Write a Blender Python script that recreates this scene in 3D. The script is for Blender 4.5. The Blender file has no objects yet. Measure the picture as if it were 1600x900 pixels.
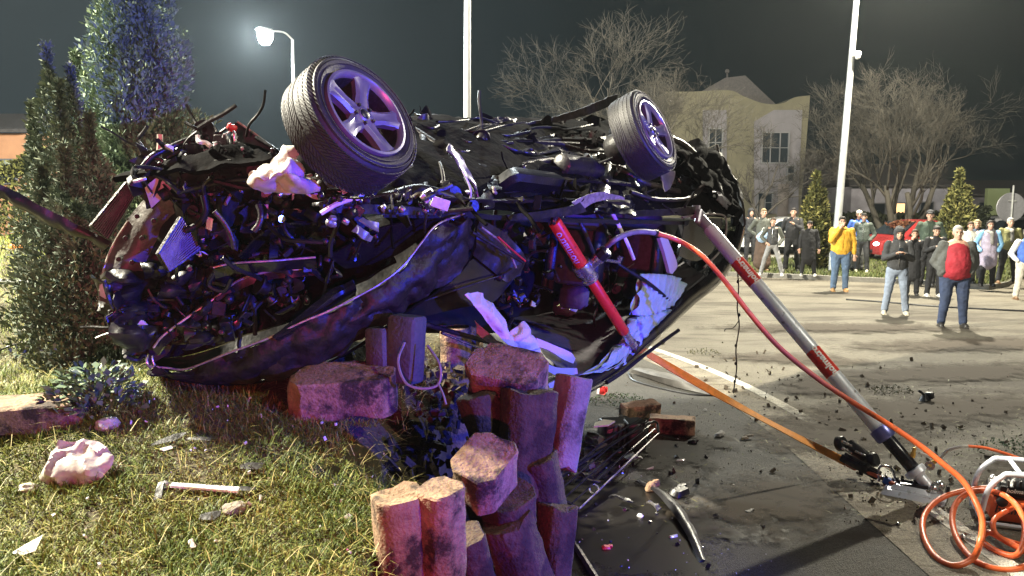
import bpy, bmesh, math, random
import numpy as np
from mathutils import Vector, Matrix, Euler, noise
random.seed(7); np.random.seed(7)
C = bpy.context.scene.collection
SC = bpy.context.scene
PI = math.pi
# ------------------------------------------------------------------ camera, sky, lamps, exposure
CAMZ = 2.2; FPX = 1209.0; PITCH = math.atan(140/FPX)
cam_d = bpy.data.cameras.new('camera'); cam = bpy.data.objects.new('camera', cam_d); C.objects.link(cam)
cam.location = (0, 0, CAMZ); cam.rotation_euler = (PI/2-PITCH, 0, 0)
cam_d.sensor_width = 36; cam_d.lens = 36*FPX/1600; cam_d.clip_start = 0.05; cam_d.clip_end = 2000
SC.camera = cam
wd = bpy.data.worlds.new('World'); SC.world = wd; wd.use_nodes = True
wn = wd.node_tree; bg = wn.nodes['Background']
tc = wn.nodes.new('ShaderNodeTexCoord'); sp = wn.nodes.new('ShaderNodeSeparateXYZ')
wn.links.new(tc.outputs['Generated'], sp.inputs[0])
ad = wn.nodes.new('ShaderNodeMath'); ad.operation = 'MULTIPLY_ADD'; ad.inputs[1].default_value = 0.62; ad.inputs[2].default_value = 0.42
wn.links.new(sp.outputs['X'], ad.inputs[0])
nz = wn.nodes.new('ShaderNodeTexNoise'); nz.inputs['Scale'].default_value = 2.2; nz.inputs['Detail'].default_value = 4
wn.links.new(tc.outputs['Generated'], nz.inputs['Vector'])
ad2 = wn.nodes.new('ShaderNodeMath'); ad2.operation = 'MULTIPLY_ADD'; ad2.inputs[1].default_value = 0.34
wn.links.new(nz.outputs['Fac'], ad2.inputs[0]); wn.links.new(ad.outputs[0], ad2.inputs[2])
cr = wn.nodes.new('ShaderNodeValToRGB'); wn.links.new(ad2.outputs[0], cr.inputs[0])
cr.color_ramp.elements[0].position = 0.1; cr.color_ramp.elements[0].color = (0.044, 0.060, 0.067, 1)
cr.color_ramp.elements[1].position = 1.0; cr.color_ramp.elements[1].color = (0.0032, 0.0060, 0.0066, 1)
e = cr.color_ramp.elements.new(0.40); e.color = (0.021, 0.031, 0.035, 1); e = cr.color_ramp.elements.new(0.62); e.color = (0.0075, 0.0125, 0.0142, 1)
wn.links.new(cr.outputs[0], bg.inputs['Color']); bg.inputs['Strength'].default_value = 1.0

def lamp(name, loc, power, col, r=0.15, cone=None, aim=None):
    l = bpy.data.lights.new(name, 'SPOT' if cone else 'POINT'); l.energy = power; l.color = col; l.shadow_soft_size = r
    o = bpy.data.objects.new(name, l); C.objects.link(o); o.location = loc
    if cone:
        l.spot_size = math.radians(cone); l.spot_blend = 0.5
        o.rotation_euler = (Vector(aim)-Vector(loc)).to_track_quat('-Z', 'Y').to_euler()
    return o
HAZE = 0.0004
WARM = (1.0, 0.93, 0.74); COOL = (0.86, 0.97, 1.0)
lamp('street_light_island', (-10.6, 6.5, 10.2), 52000, WARM, 0.25)             # lamp of the island, beyond the left edge of the photo
lamp('street_light_centre', (-0.75, 13.1, 8.95), 1500, COOL, 0.15)          # head of the pole behind the car
lamp('street_light_far', (-8.44, 26.05, 7.45), 13000, COOL, 0.2)              # the lamp in view
lamp('street_light_right', (10.2, 20.5, 9.2), 17500, WARM, 0.2)            # head of the pole behind the onlookers
lamp('street_light_roadside', (9.5, -1.5, 9.5), 3300, WARM, 0.2)           # next lamp along the road, right of the photo
lamp('beacon_blue', (6.5, -0.5, 1.8), 7000, (0.03, 0.05, 1.0), 0.07, 33, (-0.1, 4.9, 1.75))       # emergency vehicle behind the photographer
lamp('beacon_red', (0.5, -3.4, 1.9), 1250, (1.0, 0.08, 0.22), 0.07, 35, (-0.6, 5.0, 1.6))
SC.view_settings.view_transform = 'Standard'; SC.view_settings.look = 'None'
SC.view_settings.exposure = 0; SC.view_settings.gamma = 1
SC.render.engine = 'CYCLES'
try: SC.cycles.use_denoising = True
except Exception: pass
SC.cycles.max_bounces = 6; SC.cycles.sample_clamp_indirect = 4

# ------------------------------------------------------------------ helpers
FWD = Vector((0, math.cos(PITCH), -math.sin(PITCH))); UP = Vector((0, math.sin(PITCH), math.cos(PITCH))); RT = Vector((1, 0, 0))
CP = Vector((0, 0, CAMZ))
def ray(px, py): return RT*(px-800)+UP*(450-py)+FWD*FPX
def P(px, py, d):
    r = ray(px, py); return CP+r*(d/r.y)
def G(px, py, z=0.0):
    r = ray(px, py); return CP+r*((z-CAMZ)/r.z)
def sstep(a, b, x):
    t = min(1, max(0, (x-a)/(b-a))); return t*t*(3-2*t)
def xw(y):                                      # edge of the raised island
    if y < 2.3: return -0.5+(2.3-y)*0.9
    if y > 7.5: return -0.5-(y-7.5)**2/22.0
    return -0.5
def hz(x, y):                                   # height of the island's lawn
    h = 0.75+0.30*sstep(2.6, 4.2, y)+0.42*sstep(4.5, 10, y)*sstep(-1.0, -4.5, x)
    h += 0.16*math.exp(-((x+1.95)**2/0.5+(y-4.3)**2/0.35))+0.30*math.exp(-((x+.95)**2/0.16+(y-5.3)**2/0.55))
    return h+0.035*noise.noise((x*1.3, y*1.3, 0))+0.015*noise.noise((x*4, y*4, 3))
def GR(px, py):                                 # pixel -> point on the lawn
    z = 1.0
    for _ in range(12):
        p = G(px, py, z); z = 0.5*z+0.5*hz(p.x, p.y)
    return Vector((p.x, p.y, hz(p.x, p.y)))
CA = Vector((-0.8, 3.87, 0)); CB = Vector((1.1, 6.2, 0)); CAX = (CB-CA).normalized(); CN = Vector((CAX.y, -CAX.x, 0))
def S(px, py, v=0.0):                           # point on the wreck's near side, v metres in from it
    r = ray(px, py); o = CA-CN*v
    return CP+r*((o-CP).dot(CN)/r.dot(CN))
def camdir(x, y, t): return (RT*x+UP*y-FWD*t).normalized()

def frames(pts):
    pts = [Vector(p) for p in pts]; n = len(pts); T = []
    for i in range(n):
        a = pts[max(0, i-1)]; b = pts[min(n-1, i+1)]; t = b-a
        T.append(t.normalized() if t.length > 1e-9 else Vector((0, 0, 1)))
    u = T[0].orthogonal().normalized(); out = []
    for i in range(n):
        u = u-T[i]*u.dot(T[i])
        u = u.normalized() if u.length > 1e-6 else T[i].orthogonal().normalized()
        out.append((u.copy(), T[i].cross(u)))
    return pts, T, out
def spline(pts, k=6):                            # Catmull-Rom
    pts = [Vector(p) for p in pts]; q = [pts[0]*2-pts[1]]+pts+[pts[-1]*2-pts[-2]]; out = []
    for i in range(1, len(q)-2):
        for j in range(k):
            t = j/k; a, b, c, d = q[i-1], q[i], q[i+1], q[i+2]
            out.append(0.5*((2*b)+(c-a)*t+(2*a-5*b+4*c-d)*t*t+(3*b-a-3*c+d)*t**3))
    out.append(pts[-1]); return out
def resample(pts, n):
    pts = [Vector(p) for p in pts]; L = [0]
    for a, b in zip(pts, pts[1:]): L.append(L[-1]+(b-a).length)
    out = []; j = 0
    for i in range(n):
        s = L[-1]*i/(n-1)
        while j < len(pts)-2 and L[j+1] < s: j += 1
        t = (s-L[j])/max(1e-9, L[j+1]-L[j]); out.append(pts[j].lerp(pts[j+1], min(1, max(0, t))))
    return out

class MB:
    def __init__(s): s.v = []; s.f = []
    def add(s, vs, fs):
        o = len(s.v); s.v += [tuple(v) for v in vs]; s.f += [[i+o for i in f] for f in fs]
    def box(s, c, size, rot=None, top=1.0, ch=0.0):
        R = rot if isinstance(rot, Matrix) else (Euler(rot).to_matrix() if rot else Matrix.Identity(3))
        c = Vector(c); x, y, z = [k/2 for k in size]
        if ch <= 0:
            vs = [(-x, -y, -z), (x, -y, -z), (x, y, -z), (-x, y, -z), (-x*top, -y*top, z), (x*top, -y*top, z), (x*top, y*top, z), (-x*top, y*top, z)]
            s.add([c+R@Vector(v) for v in vs], [[0, 3, 2, 1], [4, 5, 6, 7], [0, 1, 5, 4], [1, 2, 6, 5], [2, 3, 7, 6], [3, 0, 4, 7]])
            return
        vs = []
        def ring(zz, ins, k):
            a, b = x*k-ins, y*k-ins
            for (px, py) in ((-a+ch, -b), (a-ch, -b), (a, -b+ch), (a, b-ch), (a-ch, b), (-a+ch, b), (-a, b-ch), (-a, -b+ch)): vs.append((px, py, zz))
        ring(-z, ch*.7, 1); ring(-z+ch, 0, 1); ring(z-ch, 0, top); ring(z, ch*.7, top)
        fs = [[7, 6, 5, 4, 3, 2, 1, 0], list(range(24, 32))]
        for k in range(3):
            for i in range(8): fs.append([k*8+i, k*8+(i+1) % 8, k*8+8+(i+1) % 8, k*8+8+i])
        s.add([c+R@Vector(v) for v in vs], fs)
    def tube(s, pts, r, n=8, closed=False):
        pts, T, fr = frames(pts); m = len(pts); rs = r if isinstance(r, (list, tuple)) else [r]*m; vs = []
        for p, (u, w), q in zip(pts, fr, rs):
            for k in range(n):
                a = 2*PI*k/n; vs.append(p+u*(q*math.cos(a))+w*(q*math.sin(a)))
        fs = []
        for i in range(m-1):
            for k in range(n): fs.append([i*n+k, i*n+(k+1) % n, (i+1)*n+(k+1) % n, (i+1)*n+k])
        fs.append(list(range(n))[::-1]); fs.append([(m-1)*n+k for k in range(n)])
        s.add(vs, fs)
    def lathe(s, prof, o, ax, n=24, loop=False):
        o = Vector(o); ax = Vector(ax).normalized(); u = ax.orthogonal().normalized(); w = ax.cross(u); vs = []
        for k in range(n):
            a = 2*PI*k/n; d = u*math.cos(a)+w*math.sin(a)
            for (r, h) in prof: vs.append(o+d*r+ax*h)
        m = len(prof); fs = []
        for k in range(n):
            k2 = (k+1) % n
            for i in range(m if loop else m-1):
                j = (i+1) % m; fs.append([k*m+i, k2*m+i, k2*m+j, k*m+j])
        s.add(vs, fs)
    def ell(s, c, r, rot=None, nu=12, nv=8):
        R = rot if isinstance(rot, Matrix) else (Euler(rot).to_matrix() if rot else Matrix.Identity(3)); c = Vector(c)
        if not isinstance(r, (tuple, list)): r = (r, r, r)
        vs = [c+R@Vector((0, 0, -r[2]))]; fs = []
        for j in range(1, nv):
            t = -PI/2+PI*j/nv
            for i in range(nu):
                a = 2*PI*i/nu; vs.append(c+R@Vector((r[0]*math.cos(t)*math.cos(a), r[1]*math.cos(t)*math.sin(a), r[2]*math.sin(t))))
        vs.append(c+R@Vector((0, 0, r[2]))); L = len(vs)-1
        for i in range(nu):
            fs.append([0, 1+(i+1) % nu, 1+i]); fs.append([L, L-nu+i, L-nu+(i+1) % nu])
            for j in range(nv-2): fs.append([1+j*nu+i, 1+j*nu+(i+1) % nu, 1+(j+1)*nu+(i+1) % nu, 1+(j+1)*nu+i])
        s.add(vs, fs)
    def cap(s, p0, r0, p1, r1, n=10, fx=1.0, fy=1.0):          # tapered capsule, cross-section stretched along world x / y
        p0 = Vector(p0); p1 = Vector(p1); t = p1-p0; L = t.length
        t = t/L if L > 1e-6 else Vector((0, 0, 1)); u = t.orthogonal().normalized(); w = t.cross(u); rings = []
        for k in range(4): a = -PI/2+PI/2*k/4; rings.append((p0, r0*math.sin(a), r0*math.cos(a)))
        rings.append((p0, 0, r0)); rings.append((p1, 0, r1))
        for k in range(1, 5): a = PI/2*k/4; rings.append((p1, r1*math.sin(a), r1*math.cos(a)))
        vs = []
        for (c, h, q) in rings:
            q = max(q, 1e-4)
            for i in range(n):
                a = 2*PI*i/n; d = u*(q*math.cos(a))+w*(q*math.sin(a))+t*h
                vs.append(c+Vector((d.x*fx, d.y*fy, d.z)))
        fs = []; m = len(rings)
        for j in range(m-1):
            for i in range(n): fs.append([j*n+i, j*n+(i+1) % n, (j+1)*n+(i+1) % n, (j+1)*n+i])
        fs.append(list(range(n))[::-1]); fs.append([(m-1)*n+i for i in range(n)]); s.add(vs, fs)
    def prism(s, pts, off):
        pts = [Vector(p) for p in pts]; off = Vector(off); n = len(pts); s.add(pts+[p+off for p in pts], [list(range(n)), [n+i for i in range(n)][::-1]]+[[i, n+i, n+(i+1) % n, (i+1) % n] for i in range(n)])
    def sheet(s, rows, thick=0.004, nu=24, nv=10, amp=0.0, sc=3.0, seed=0, ridge=0.0, smooth=True, edge=0.0):
        rows = [resample(spline(r, 5) if smooth and len(r) > 2 else r, nu) for r in rows]; g = []
        for i in range(nu):
            col = [r[i] for r in rows]
            g.append(resample(spline(col, 5) if smooth and len(col) > 2 else col, nv))
        def nrm(i, j):
            a = g[min(nu-1, i+1)][j]-g[max(0, i-1)][j]; b = g[i][min(nv-1, j+1)]-g[i][max(0, j-1)]
            c = a.cross(b); return c.normalized() if c.length > 1e-9 else Vector((0, 0, 1))
        N = [[nrm(i, j) for j in range(nv)] for i in range(nu)]
        if amp or edge or ridge:
            for i in range(nu):
                for j in range(nv):
                    p = g[i][j]; q = (p*sc)+Vector((seed*7.1, seed*3.3, seed))
                    d = amp*(noise.noise(q)+0.5*noise.noise(q*2.3))
                    if ridge: d += ridge*(1-2*abs(noise.noise(q*0.8+Vector((9, 2, 4)))))**2
                    g[i][j] = p+N[i][j]*d
                    if edge and (j in (0, nv-1) or i in (0, nu-1)):
                        k = noise.noise_vector(p*14+Vector((seed, 1, 2))); g[i][j] = g[i][j]+k*edge
        vs = []
        for sg in (0.5, -0.5):
            for i in range(nu):
                for j in range(nv): vs.append(g[i][j]+N[i][j]*(thick*sg))
        M = nu*nv; fs = []
        for i in range(nu-1):
            for j in range(nv-1):
                a, b, c, d = i*nv+j, (i+1)*nv+j, (i+1)*nv+j+1, i*nv+j+1
                fs.append([a, b, c, d]); fs.append([M+d, M+c, M+b, M+a])
        bd = [i*nv for i in range(nu)]+[(nu-1)*nv+j for j in range(1, nv)]+[i*nv+nv-1 for i in range(nu-2, -1, -1)]+[j for j in range(nv-2, 0, -1)]
        for k in range(len(bd)):
            a, b = bd[k], bd[(k+1) % len(bd)]; fs.append([b, a, M+a, M+b])
        s.add(vs, fs); return g
    def build(s, name, mat, parent=None, ang=40, local=False, base=None):
        me = bpy.data.meshes.new(name); o = bpy.data.objects.new(name, me); C.objects.link(o)
        org = Vector((0, 0, 0))
        if parent is not None:
            o.parent = parent
            if not local: org = worldloc(parent)
        elif not local:
            if base is None:
                a = np.array(s.v); org = Vector((a[:, 0].mean(), a[:, 1].mean(), a[:, 2].min()))
            else: org = Vector(base)
            o.location = org
        me.from_pydata([(v[0]-org.x, v[1]-org.y, v[2]-org.z) for v in s.v], [], s.f)
        if mat: me.materials.append(mat)
        me.shade_smooth()
        if ang < 180: me.set_sharp_from_angle(angle=math.radians(ang))
        bm = bmesh.new(); bm.from_mesh(me); bmesh.ops.recalc_face_normals(bm, faces=bm.faces); bm.to_mesh(me); bm.free()
        return o
def worldloc(o):
    p = Vector((0, 0, 0))
    while o is not None: p = p+o.location; o = o.parent
    return p
def tag(o, label=None, cat=None, group=None, kind=None):
    if label: o['label'] = label
    if cat: o['category'] = cat
    if group: o['group'] = group
    if kind: o['kind'] = kind
    return o
def empty(name, loc, label=None, cat=None, group=None, rz=0):
    o = bpy.data.objects.new(name, None); C.objects.link(o); o.location = loc; o.rotation_euler = (0, 0, rz); o.empty_display_size = 0.1
    return tag(o, label, cat, group)
def copy_tree(o, parent=None):
    c = o.copy(); C.objects.link(c)
    if parent is not None: c.parent = parent
    for ch in list(o.children): copy_tree(ch, c)
    return c

# ------------------------------------------------------------------ materials
def mat(name, col, rough=0.6, metal=0.0, var=0.0, vs=8.0, bump=0.0, bs=40.0, col2=None, tint=None, emit=0, trans=0, alpha=1, sub=0, coat=0, dirt=None, dirt_s=3.0, dirt_t=0.5, spec=0.5, grad=None, detail=6):
    m = bpy.data.materials.new(name); m.use_nodes = True; nt = m.node_tree; b = nt.nodes['Principled BSDF']
    c4 = (*col, 1); b.inputs['Base Color'].default_value = c4; b.inputs['Roughness'].default_value = rough; b.inputs['Metallic'].default_value = metal
    b.inputs['Specular IOR Level'].default_value = spec
    if coat: b.inputs['Coat Weight'].default_value = coat; b.inputs['Coat Roughness'].default_value = 0.08
    if trans: b.inputs['Transmission Weight'].default_value = trans
    if alpha < 1: b.inputs['Alpha'].default_value = alpha
    if sub: b.inputs['Subsurface Weight'].default_value = sub; b.inputs['Subsurface Radius'].default_value = (0.02, 0.012, 0.008)
    if emit: b.inputs['Emission Color'].default_value = c4; b.inputs['Emission Strength'].default_value = emit
    tcn = nt.nodes.new('ShaderNodeTexCoord'); V = tcn.outputs['Object']; out = None
    if var or col2:
        n = nt.nodes.new('ShaderNodeTexNoise'); n.inputs['Scale'].default_value = vs; n.inputs['Detail'].default_value = detail; n.inputs['Roughness'].default_value = 0.65
        nt.links.new(V, n.inputs['Vector']); r = nt.nodes.new('ShaderNodeValToRGB'); nt.links.new(n.outputs['Fac'], r.inputs[0])
        r.color_ramp.elements[0].position = 0.35; r.color_ramp.elements[1].position = 0.65
        lo = tuple(k*(1-var) for k in col) if not col2 else col; hi = tuple(min(1, k*(1+var)) for k in col) if not col2 else col2
        r.color_ramp.elements[0].color = (*lo, 1); r.color_ramp.elements[1].color = (*hi, 1); out = r.outputs[0]
        mr = nt.nodes.new('ShaderNodeMath'); mr.operation = 'MULTIPLY_ADD'; mr.inputs[1].default_value = 0.3*(1 if rough > .2 else .4); mr.inputs[2].default_value = max(0.03, rough-0.15*(1 if rough > .2 else .4))
        nt.links.new(n.outputs['Fac'], mr.inputs[0]); nt.links.new(mr.outputs[0], b.inputs['Roughness'])
    if tint:
        a = nt.nodes.new('ShaderNodeAttribute'); a.attribute_name = 'tint'; r = nt.nodes.new('ShaderNodeValToRGB'); nt.links.new(a.outputs['Fac'], r.inputs[0])
        while len(r.color_ramp.elements) < len(tint): r.color_ramp.elements.new(0.5)
        for k, t in enumerate(tint): r.color_ramp.elements[k].position = k/(len(tint)-1)
        for k, t in enumerate(tint): r.color_ramp.elements[k].color = (*t, 1)
        out = r.outputs[0]
    if dirt:
        n = nt.nodes.new('ShaderNodeTexNoise'); n.inputs['Scale'].default_value = dirt_s; n.inputs['Detail'].default_value = 8; n.inputs['Roughness'].default_value = 0.7
        nt.links.new(V, n.inputs['Vector']); r = nt.nodes.new('ShaderNodeValToRGB'); nt.links.new(n.outputs['Fac'], r.inputs[0])
        r.color_ramp.elements[0].position = dirt_t; r.color_ramp.elements[1].position = dirt_t+0.12
        mx = nt.nodes.new('ShaderNodeMix'); mx.data_type = 'RGBA'; nt.links.new(r.outputs[0], mx.inputs['Factor'])
        if out: nt.links.new(out, mx.inputs['A'])
        else: mx.inputs['A'].default_value = c4
        mx.inputs['B'].default_value = (*dirt, 1); out = mx.outputs['Result']
    if out: nt.links.new(out, b.inputs['Base Color'])
    if bump:
        n = nt.nodes.new('ShaderNodeTexNoise'); n.inputs['Scale'].default_value = bs; n.inputs['Detail'].default_value = 5
        nt.links.new(V, n.inputs['Vector']); bp = nt.nodes.new('ShaderNodeBump'); bp.inputs['Strength'].default_value = bump; bp.inputs['Distance'].default_value = 0.02
        nt.links.new(n.outputs['Fac'], bp.inputs['Height']); nt.links.new(bp.outputs[0], b.inputs['Normal'])
    return m
M = {}
M['black_paint'] = mat('black_paint', (0.008, 0.0075, 0.009), 0.22, 0, var=0.3, vs=5, dirt=(0.022, 0.017, 0.014), dirt_s=6, dirt_t=0.6, bump=0.08, bs=12, coat=0.5)
M['dusty_black'] = mat('dusty_black', (0.014, 0.012, 0.011), 0.42, 0, var=0.5, vs=9, dirt=(0.035, 0.027, 0.022), dirt_s=9, dirt_t=0.56, bump=0.25, bs=25)
M['greasy'] = mat('greasy', (0.006, 0.0055, 0.006), 0.48, 0, col2=(0.013, 0.011, 0.011), vs=14, bump=0.25, bs=30, dirt=(0.03, 0.022, 0.018), dirt_s=11, dirt_t=0.65, spec=0.22)
M['underbody'] = mat('underbody', (0.0025, 0.0023, 0.0025), 0.85, 0, col2=(0.005, 0.0042, 0.0042), vs=16, bump=0.4, bs=20, dirt=(0.016, 0.011, 0.009), dirt_s=9, dirt_t=0.60, spec=0.03)  # blacker than real grime: shade is put into this colour
M['plastic'] = mat('plastic', (0.009, 0.009, 0.011), 0.38, 0, var=0.3, vs=10, bump=0.15, bs=60)
M['rubber'] = mat('rubber', (0.015, 0.014, 0.015), 0.6, 0, var=0.35, vs=18, bump=0.15, bs=90, dirt=(0.04, 0.036, 0.034), dirt_s=7, dirt_t=0.6)
M['alloy'] = mat('alloy', (0.26, 0.255, 0.28), 0.36, 0.6, var=0.15, vs=9, dirt=(0.12, 0.10, 0.09), dirt_s=9, dirt_t=0.6)
M['dark_metal'] = mat('dark_metal', (0.055, 0.05, 0.05), 0.38, 0.7, var=0.4, vs=20, dirt=(0.05, 0.04, 0.03), dirt_s=12, dirt_t=0.55, bump=0.2, bs=50)
M['bright_metal'] = mat('bright_metal', (0.6, 0.6, 0.6), 0.25, 0.9, var=0.2, vs=20)
M['raw_lit_edge'] = mat('raw_lit_edge', (0.38, 0.34, 0.29), 0.4, 0.5, var=0.4, vs=30)  # pale bare metal; also draws highlight lines along panel edges
M['fins'] = mat('fins', (0.16, 0.13, 0.14), 0.45, 0.6, var=0.25, vs=12, bump=0.3, bs=120)
M['beam'] = mat('beam', (0.05, 0.046, 0.042), 0.5, 0.2, col2=(0.11, 0.10, 0.088), vs=9, bump=0.3, bs=30, dirt=(0.03, 0.025, 0.02), dirt_s=7, dirt_t=0.55)
M['white_plastic'] = mat('white_plastic', (0.42, 0.39, 0.35), 0.45, 0, var=0.1, vs=6, dirt=(0.16, 0.13, 0.10), dirt_s=7, dirt_t=0.62, bump=0.2, bs=25, sub=0.1)
M['airbag'] = mat('airbag', (0.55, 0.51, 0.47), 0.8, 0, var=0.08, vs=5, bump=0.3, bs=60, dirt=(0.35, 0.28, 0.22), dirt_s=5, dirt_t=0.66)
M['curtain'] = mat('curtain', (0.28, 0.45, 0.41), 0.7, 0, var=0.12, vs=5, bump=0.2, bs=70, dirt=(0.22, 0.24, 0.22), dirt_s=5, dirt_t=0.6)
M['seat_cloth'] = mat('seat_cloth', (0.07, 0.068, 0.075), 0.75, 0, var=0.3, vs=25, bump=0.2, bs=120)
M['glass_dark'] = mat('glass_dark', (0.02, 0.025, 0.03), 0.08, 0, spec=0.8)
M['lens'] = mat('lens', (0.75, 0.76, 0.78), 0.15, 0.2, var=0.2, vs=12)
M['red_paint'] = mat('red_paint', (0.62, 0.035, 0.022), 0.35, 0, var=0.12, vs=9, dirt=(0.12, 0.03, 0.025), dirt_s=14, dirt_t=0.57)
M['red_plain'] = mat('red_plain', (0.5, 0.03, 0.03), 0.4)
M['orange'] = mat('orange', (0.72, 0.13, 0.035), 0.42, 0, var=0.1, vs=12, bump=0.1, bs=50, dirt=(0.22, 0.07, 0.035), dirt_s=16, dirt_t=0.58)
M['strap_orange'] = mat('strap_orange', (0.85, 0.34, 0.06), 0.7, 0, var=0.15, vs=20, bump=0.3, bs=140)
M['tube_grey'] = mat('tube_grey', (0.66, 0.70, 0.78), 0.4, 0.25, var=0.1, vs=8, dirt=(0.14, 0.13, 0.12), dirt_s=16, dirt_t=0.57)
M['hose_grey'] = mat('hose_grey', (0.2, 0.19, 0.185), 0.5, 0.1, var=0.2, vs=20)
M['black_tube'] = mat('black_tube', (0.015, 0.015, 0.02), 0.25, 0.2, var=0.3, vs=8)
M['white_print'] = mat('white_print', (0.82, 0.82, 0.8), 0.5)
M['black_print'] = mat('black_print', (0.015, 0.015, 0.015), 0.5)
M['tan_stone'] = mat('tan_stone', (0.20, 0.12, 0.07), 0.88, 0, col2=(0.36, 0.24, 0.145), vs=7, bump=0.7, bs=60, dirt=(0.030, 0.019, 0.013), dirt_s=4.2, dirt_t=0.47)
M['grey_stone'] = mat('grey_stone', (0.22, 0.19, 0.16), 0.88, 0, var=0.3, vs=8, bump=0.6, bs=60, dirt=(0.05, 0.04, 0.03), dirt_s=3, dirt_t=0.52)
M['soil'] = mat('soil', (0.022, 0.015, 0.010), 0.9, 0, col2=(0.05, 0.034, 0.022), vs=14, bump=1.0, bs=26)
M['brass'] = mat('brass', (0.62, 0.36, 0.08), 0.35, 0.7)
M['blue_plain'] = mat('blue_plain', (0.03, 0.12, 0.55), 0.4)
M['galv'] = mat('galv', (0.40, 0.41, 0.41), 0.5, 0.4, var=0.12, vs=4)
M['post_grey'] = mat('post_grey', (0.06, 0.06, 0.07), 0.8, var=.3, vs=8, bump=.4, bs=50)
M['cover_grey'] = mat('cover_grey', (0.075, 0.072, 0.068), 0.6, var=.25, vs=8, bump=.2, bs=30)
M['shaded_soiled_stone'] = mat('shaded_soiled_stone', (0.035, 0.022, 0.014), 0.92, 0, col2=(0.105, 0.064, 0.038), vs=5, bump=0.8, bs=50, dirt=(0.022, 0.014, 0.010), dirt_s=3.5, dirt_t=0.46)  # darker copy of tan_stone: soil cover plus shade put into the colour
M['bonnet_paint'] = mat('bonnet_paint', (0.012, 0.010, 0.009), 0.5, 0, var=.5, vs=12, dirt=(0.032, 0.025, 0.02), dirt_s=5, dirt_t=.52, bump=.55, bs=18, spec=.3)
# ------------------------------------------------------------------ the ground, road, lines, island
def asphalt(name, c1, c2, dirt, dt, sc=1.0):
    m = bpy.data.materials.new(name); m.use_nodes = True; nt = m.node_tree; b = nt.nodes['Principled BSDF']; L = nt.links.new
    t = nt.nodes.new('ShaderNodeTexCoord'); V = t.outputs['Object']
    def N(scale, det, rg=0.6):
        n = nt.nodes.new('ShaderNodeTexNoise'); n.inputs['Scale'].default_value = scale; n.inputs['Detail'].default_value = det; n.inputs['Roughness'].default_value = rg; L(V, n.inputs['Vector']); return n.outputs['Fac']
    def R(f, a, b_, ca, cb):
        r = nt.nodes.new('ShaderNodeValToRGB'); L(f, r.inputs[0]); r.color_ramp.elements[0].position = a; r.color_ramp.elements[1].position = b_
        r.color_ramp.elements[0].color = (*ca, 1); r.color_ramp.elements[1].color = (*cb, 1); return r.outputs[0]
    def X(f, a, b_, mode='MIX'):
        x = nt.nodes.new('ShaderNodeMix'); x.data_type = 'RGBA'; x.blend_type = mode
        if isinstance(f, float): x.inputs['Factor'].default_value = f
        else: L(f, x.inputs['Factor'])
        L(a, x.inputs['A'])
        if isinstance(b_, tuple): x.inputs['B'].default_value = (*b_, 1)
        else: L(b_, x.inputs['B'])
        return x.outputs['Result']
    base = R(N(0.55, 5), 0.35, 0.65, c1, c2)
    grain = R(N(62, 4, .85), 0.34, 0.68, (.35, .35, .36), (1.75, 1.72, 1.65))
    base = X(0.85, base, grain, 'MULTIPLY')
    mp = nt.nodes.new('ShaderNodeMapping'); mp.inputs['Scale'].default_value = (0.35, 1.3, 1); mp.inputs['Rotation'].default_value = (0, 0, 0.9); L(V, mp.inputs['Vector'])
    dn = nt.nodes.new('ShaderNodeTexNoise'); dn.inputs['Scale'].default_value = 1.5*sc; dn.inputs['Detail'].default_value = 9; dn.inputs['Roughness'].default_value = 0.72; L(mp.outputs[0], dn.inputs['Vector'])
    base = X(R(dn.outputs['Fac'], dt, dt+0.1, (0, 0, 0), (.8, .8, .8)), base, dirt)
    base = X(R(N(9, 6, .7), 0.62, 0.70, (0, 0, 0), (.7, .7, .7)), base, dirt)
    L(base, b.inputs['Base Color']); b.inputs['Roughness'].default_value = 0.82
    v = nt.nodes.new('ShaderNodeTexVoronoi'); v.inputs['Scale'].default_value = 110; L(V, v.inputs['Vector'])
    bp = nt.nodes.new('ShaderNodeBump'); bp.inputs['Strength'].default_value = 0.8; bp.inputs['Distance'].default_value = 0.009; L(v.outputs['Distance'], bp.inputs['Height'])
    b2 = nt.nodes.new('ShaderNodeBump'); b2.inputs['Strength'].default_value = 0.4; b2.inputs['Distance'].default_value = 0.03; L(N(5, 6), b2.inputs['Height']); L(bp.outputs[0], b2.inputs['Normal'])
    L(b2.outputs[0], b.inputs['Normal']); return m
M['road'] = asphalt('road', (0.105, 0.093, 0.070), (0.158, 0.142, 0.110), (0.042, 0.031, 0.020), 0.485, 0.55)
M['apron'] = asphalt('apron', (0.034, 0.033, 0.031), (0.068, 0.064, 0.056), (0.035, 0.027, 0.019), 0.56)
M['concrete_strip'] = asphalt('concrete_strip', (0.17, 0.15, 0.115), (0.23, 0.205, 0.16), (0.07, 0.052, 0.034), 0.50, 2)
M['line_paint'] = asphalt('line_paint', (0.46, 0.44, 0.38), (0.60, 0.58, 0.52), (0.12, 0.098, 0.07), 0.555, 1.8)
M['verge_ground'] = mat('verge_ground', (0.035, 0.042, 0.016), 0.9, 0, col2=(0.07, 0.065, 0.028), vs=3, bump=0.6, bs=20)
M['lawn_soil'] = mat('lawn_soil', (0.038, 0.031, 0.017), 0.95, 0, col2=(0.085, 0.073, 0.034), vs=7, bump=1.0, bs=30)
M['kerb'] = mat('kerb', (0.2, 0.19, 0.17), 0.8, 0, var=0.2, vs=6, bump=0.3, bs=40)

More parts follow.
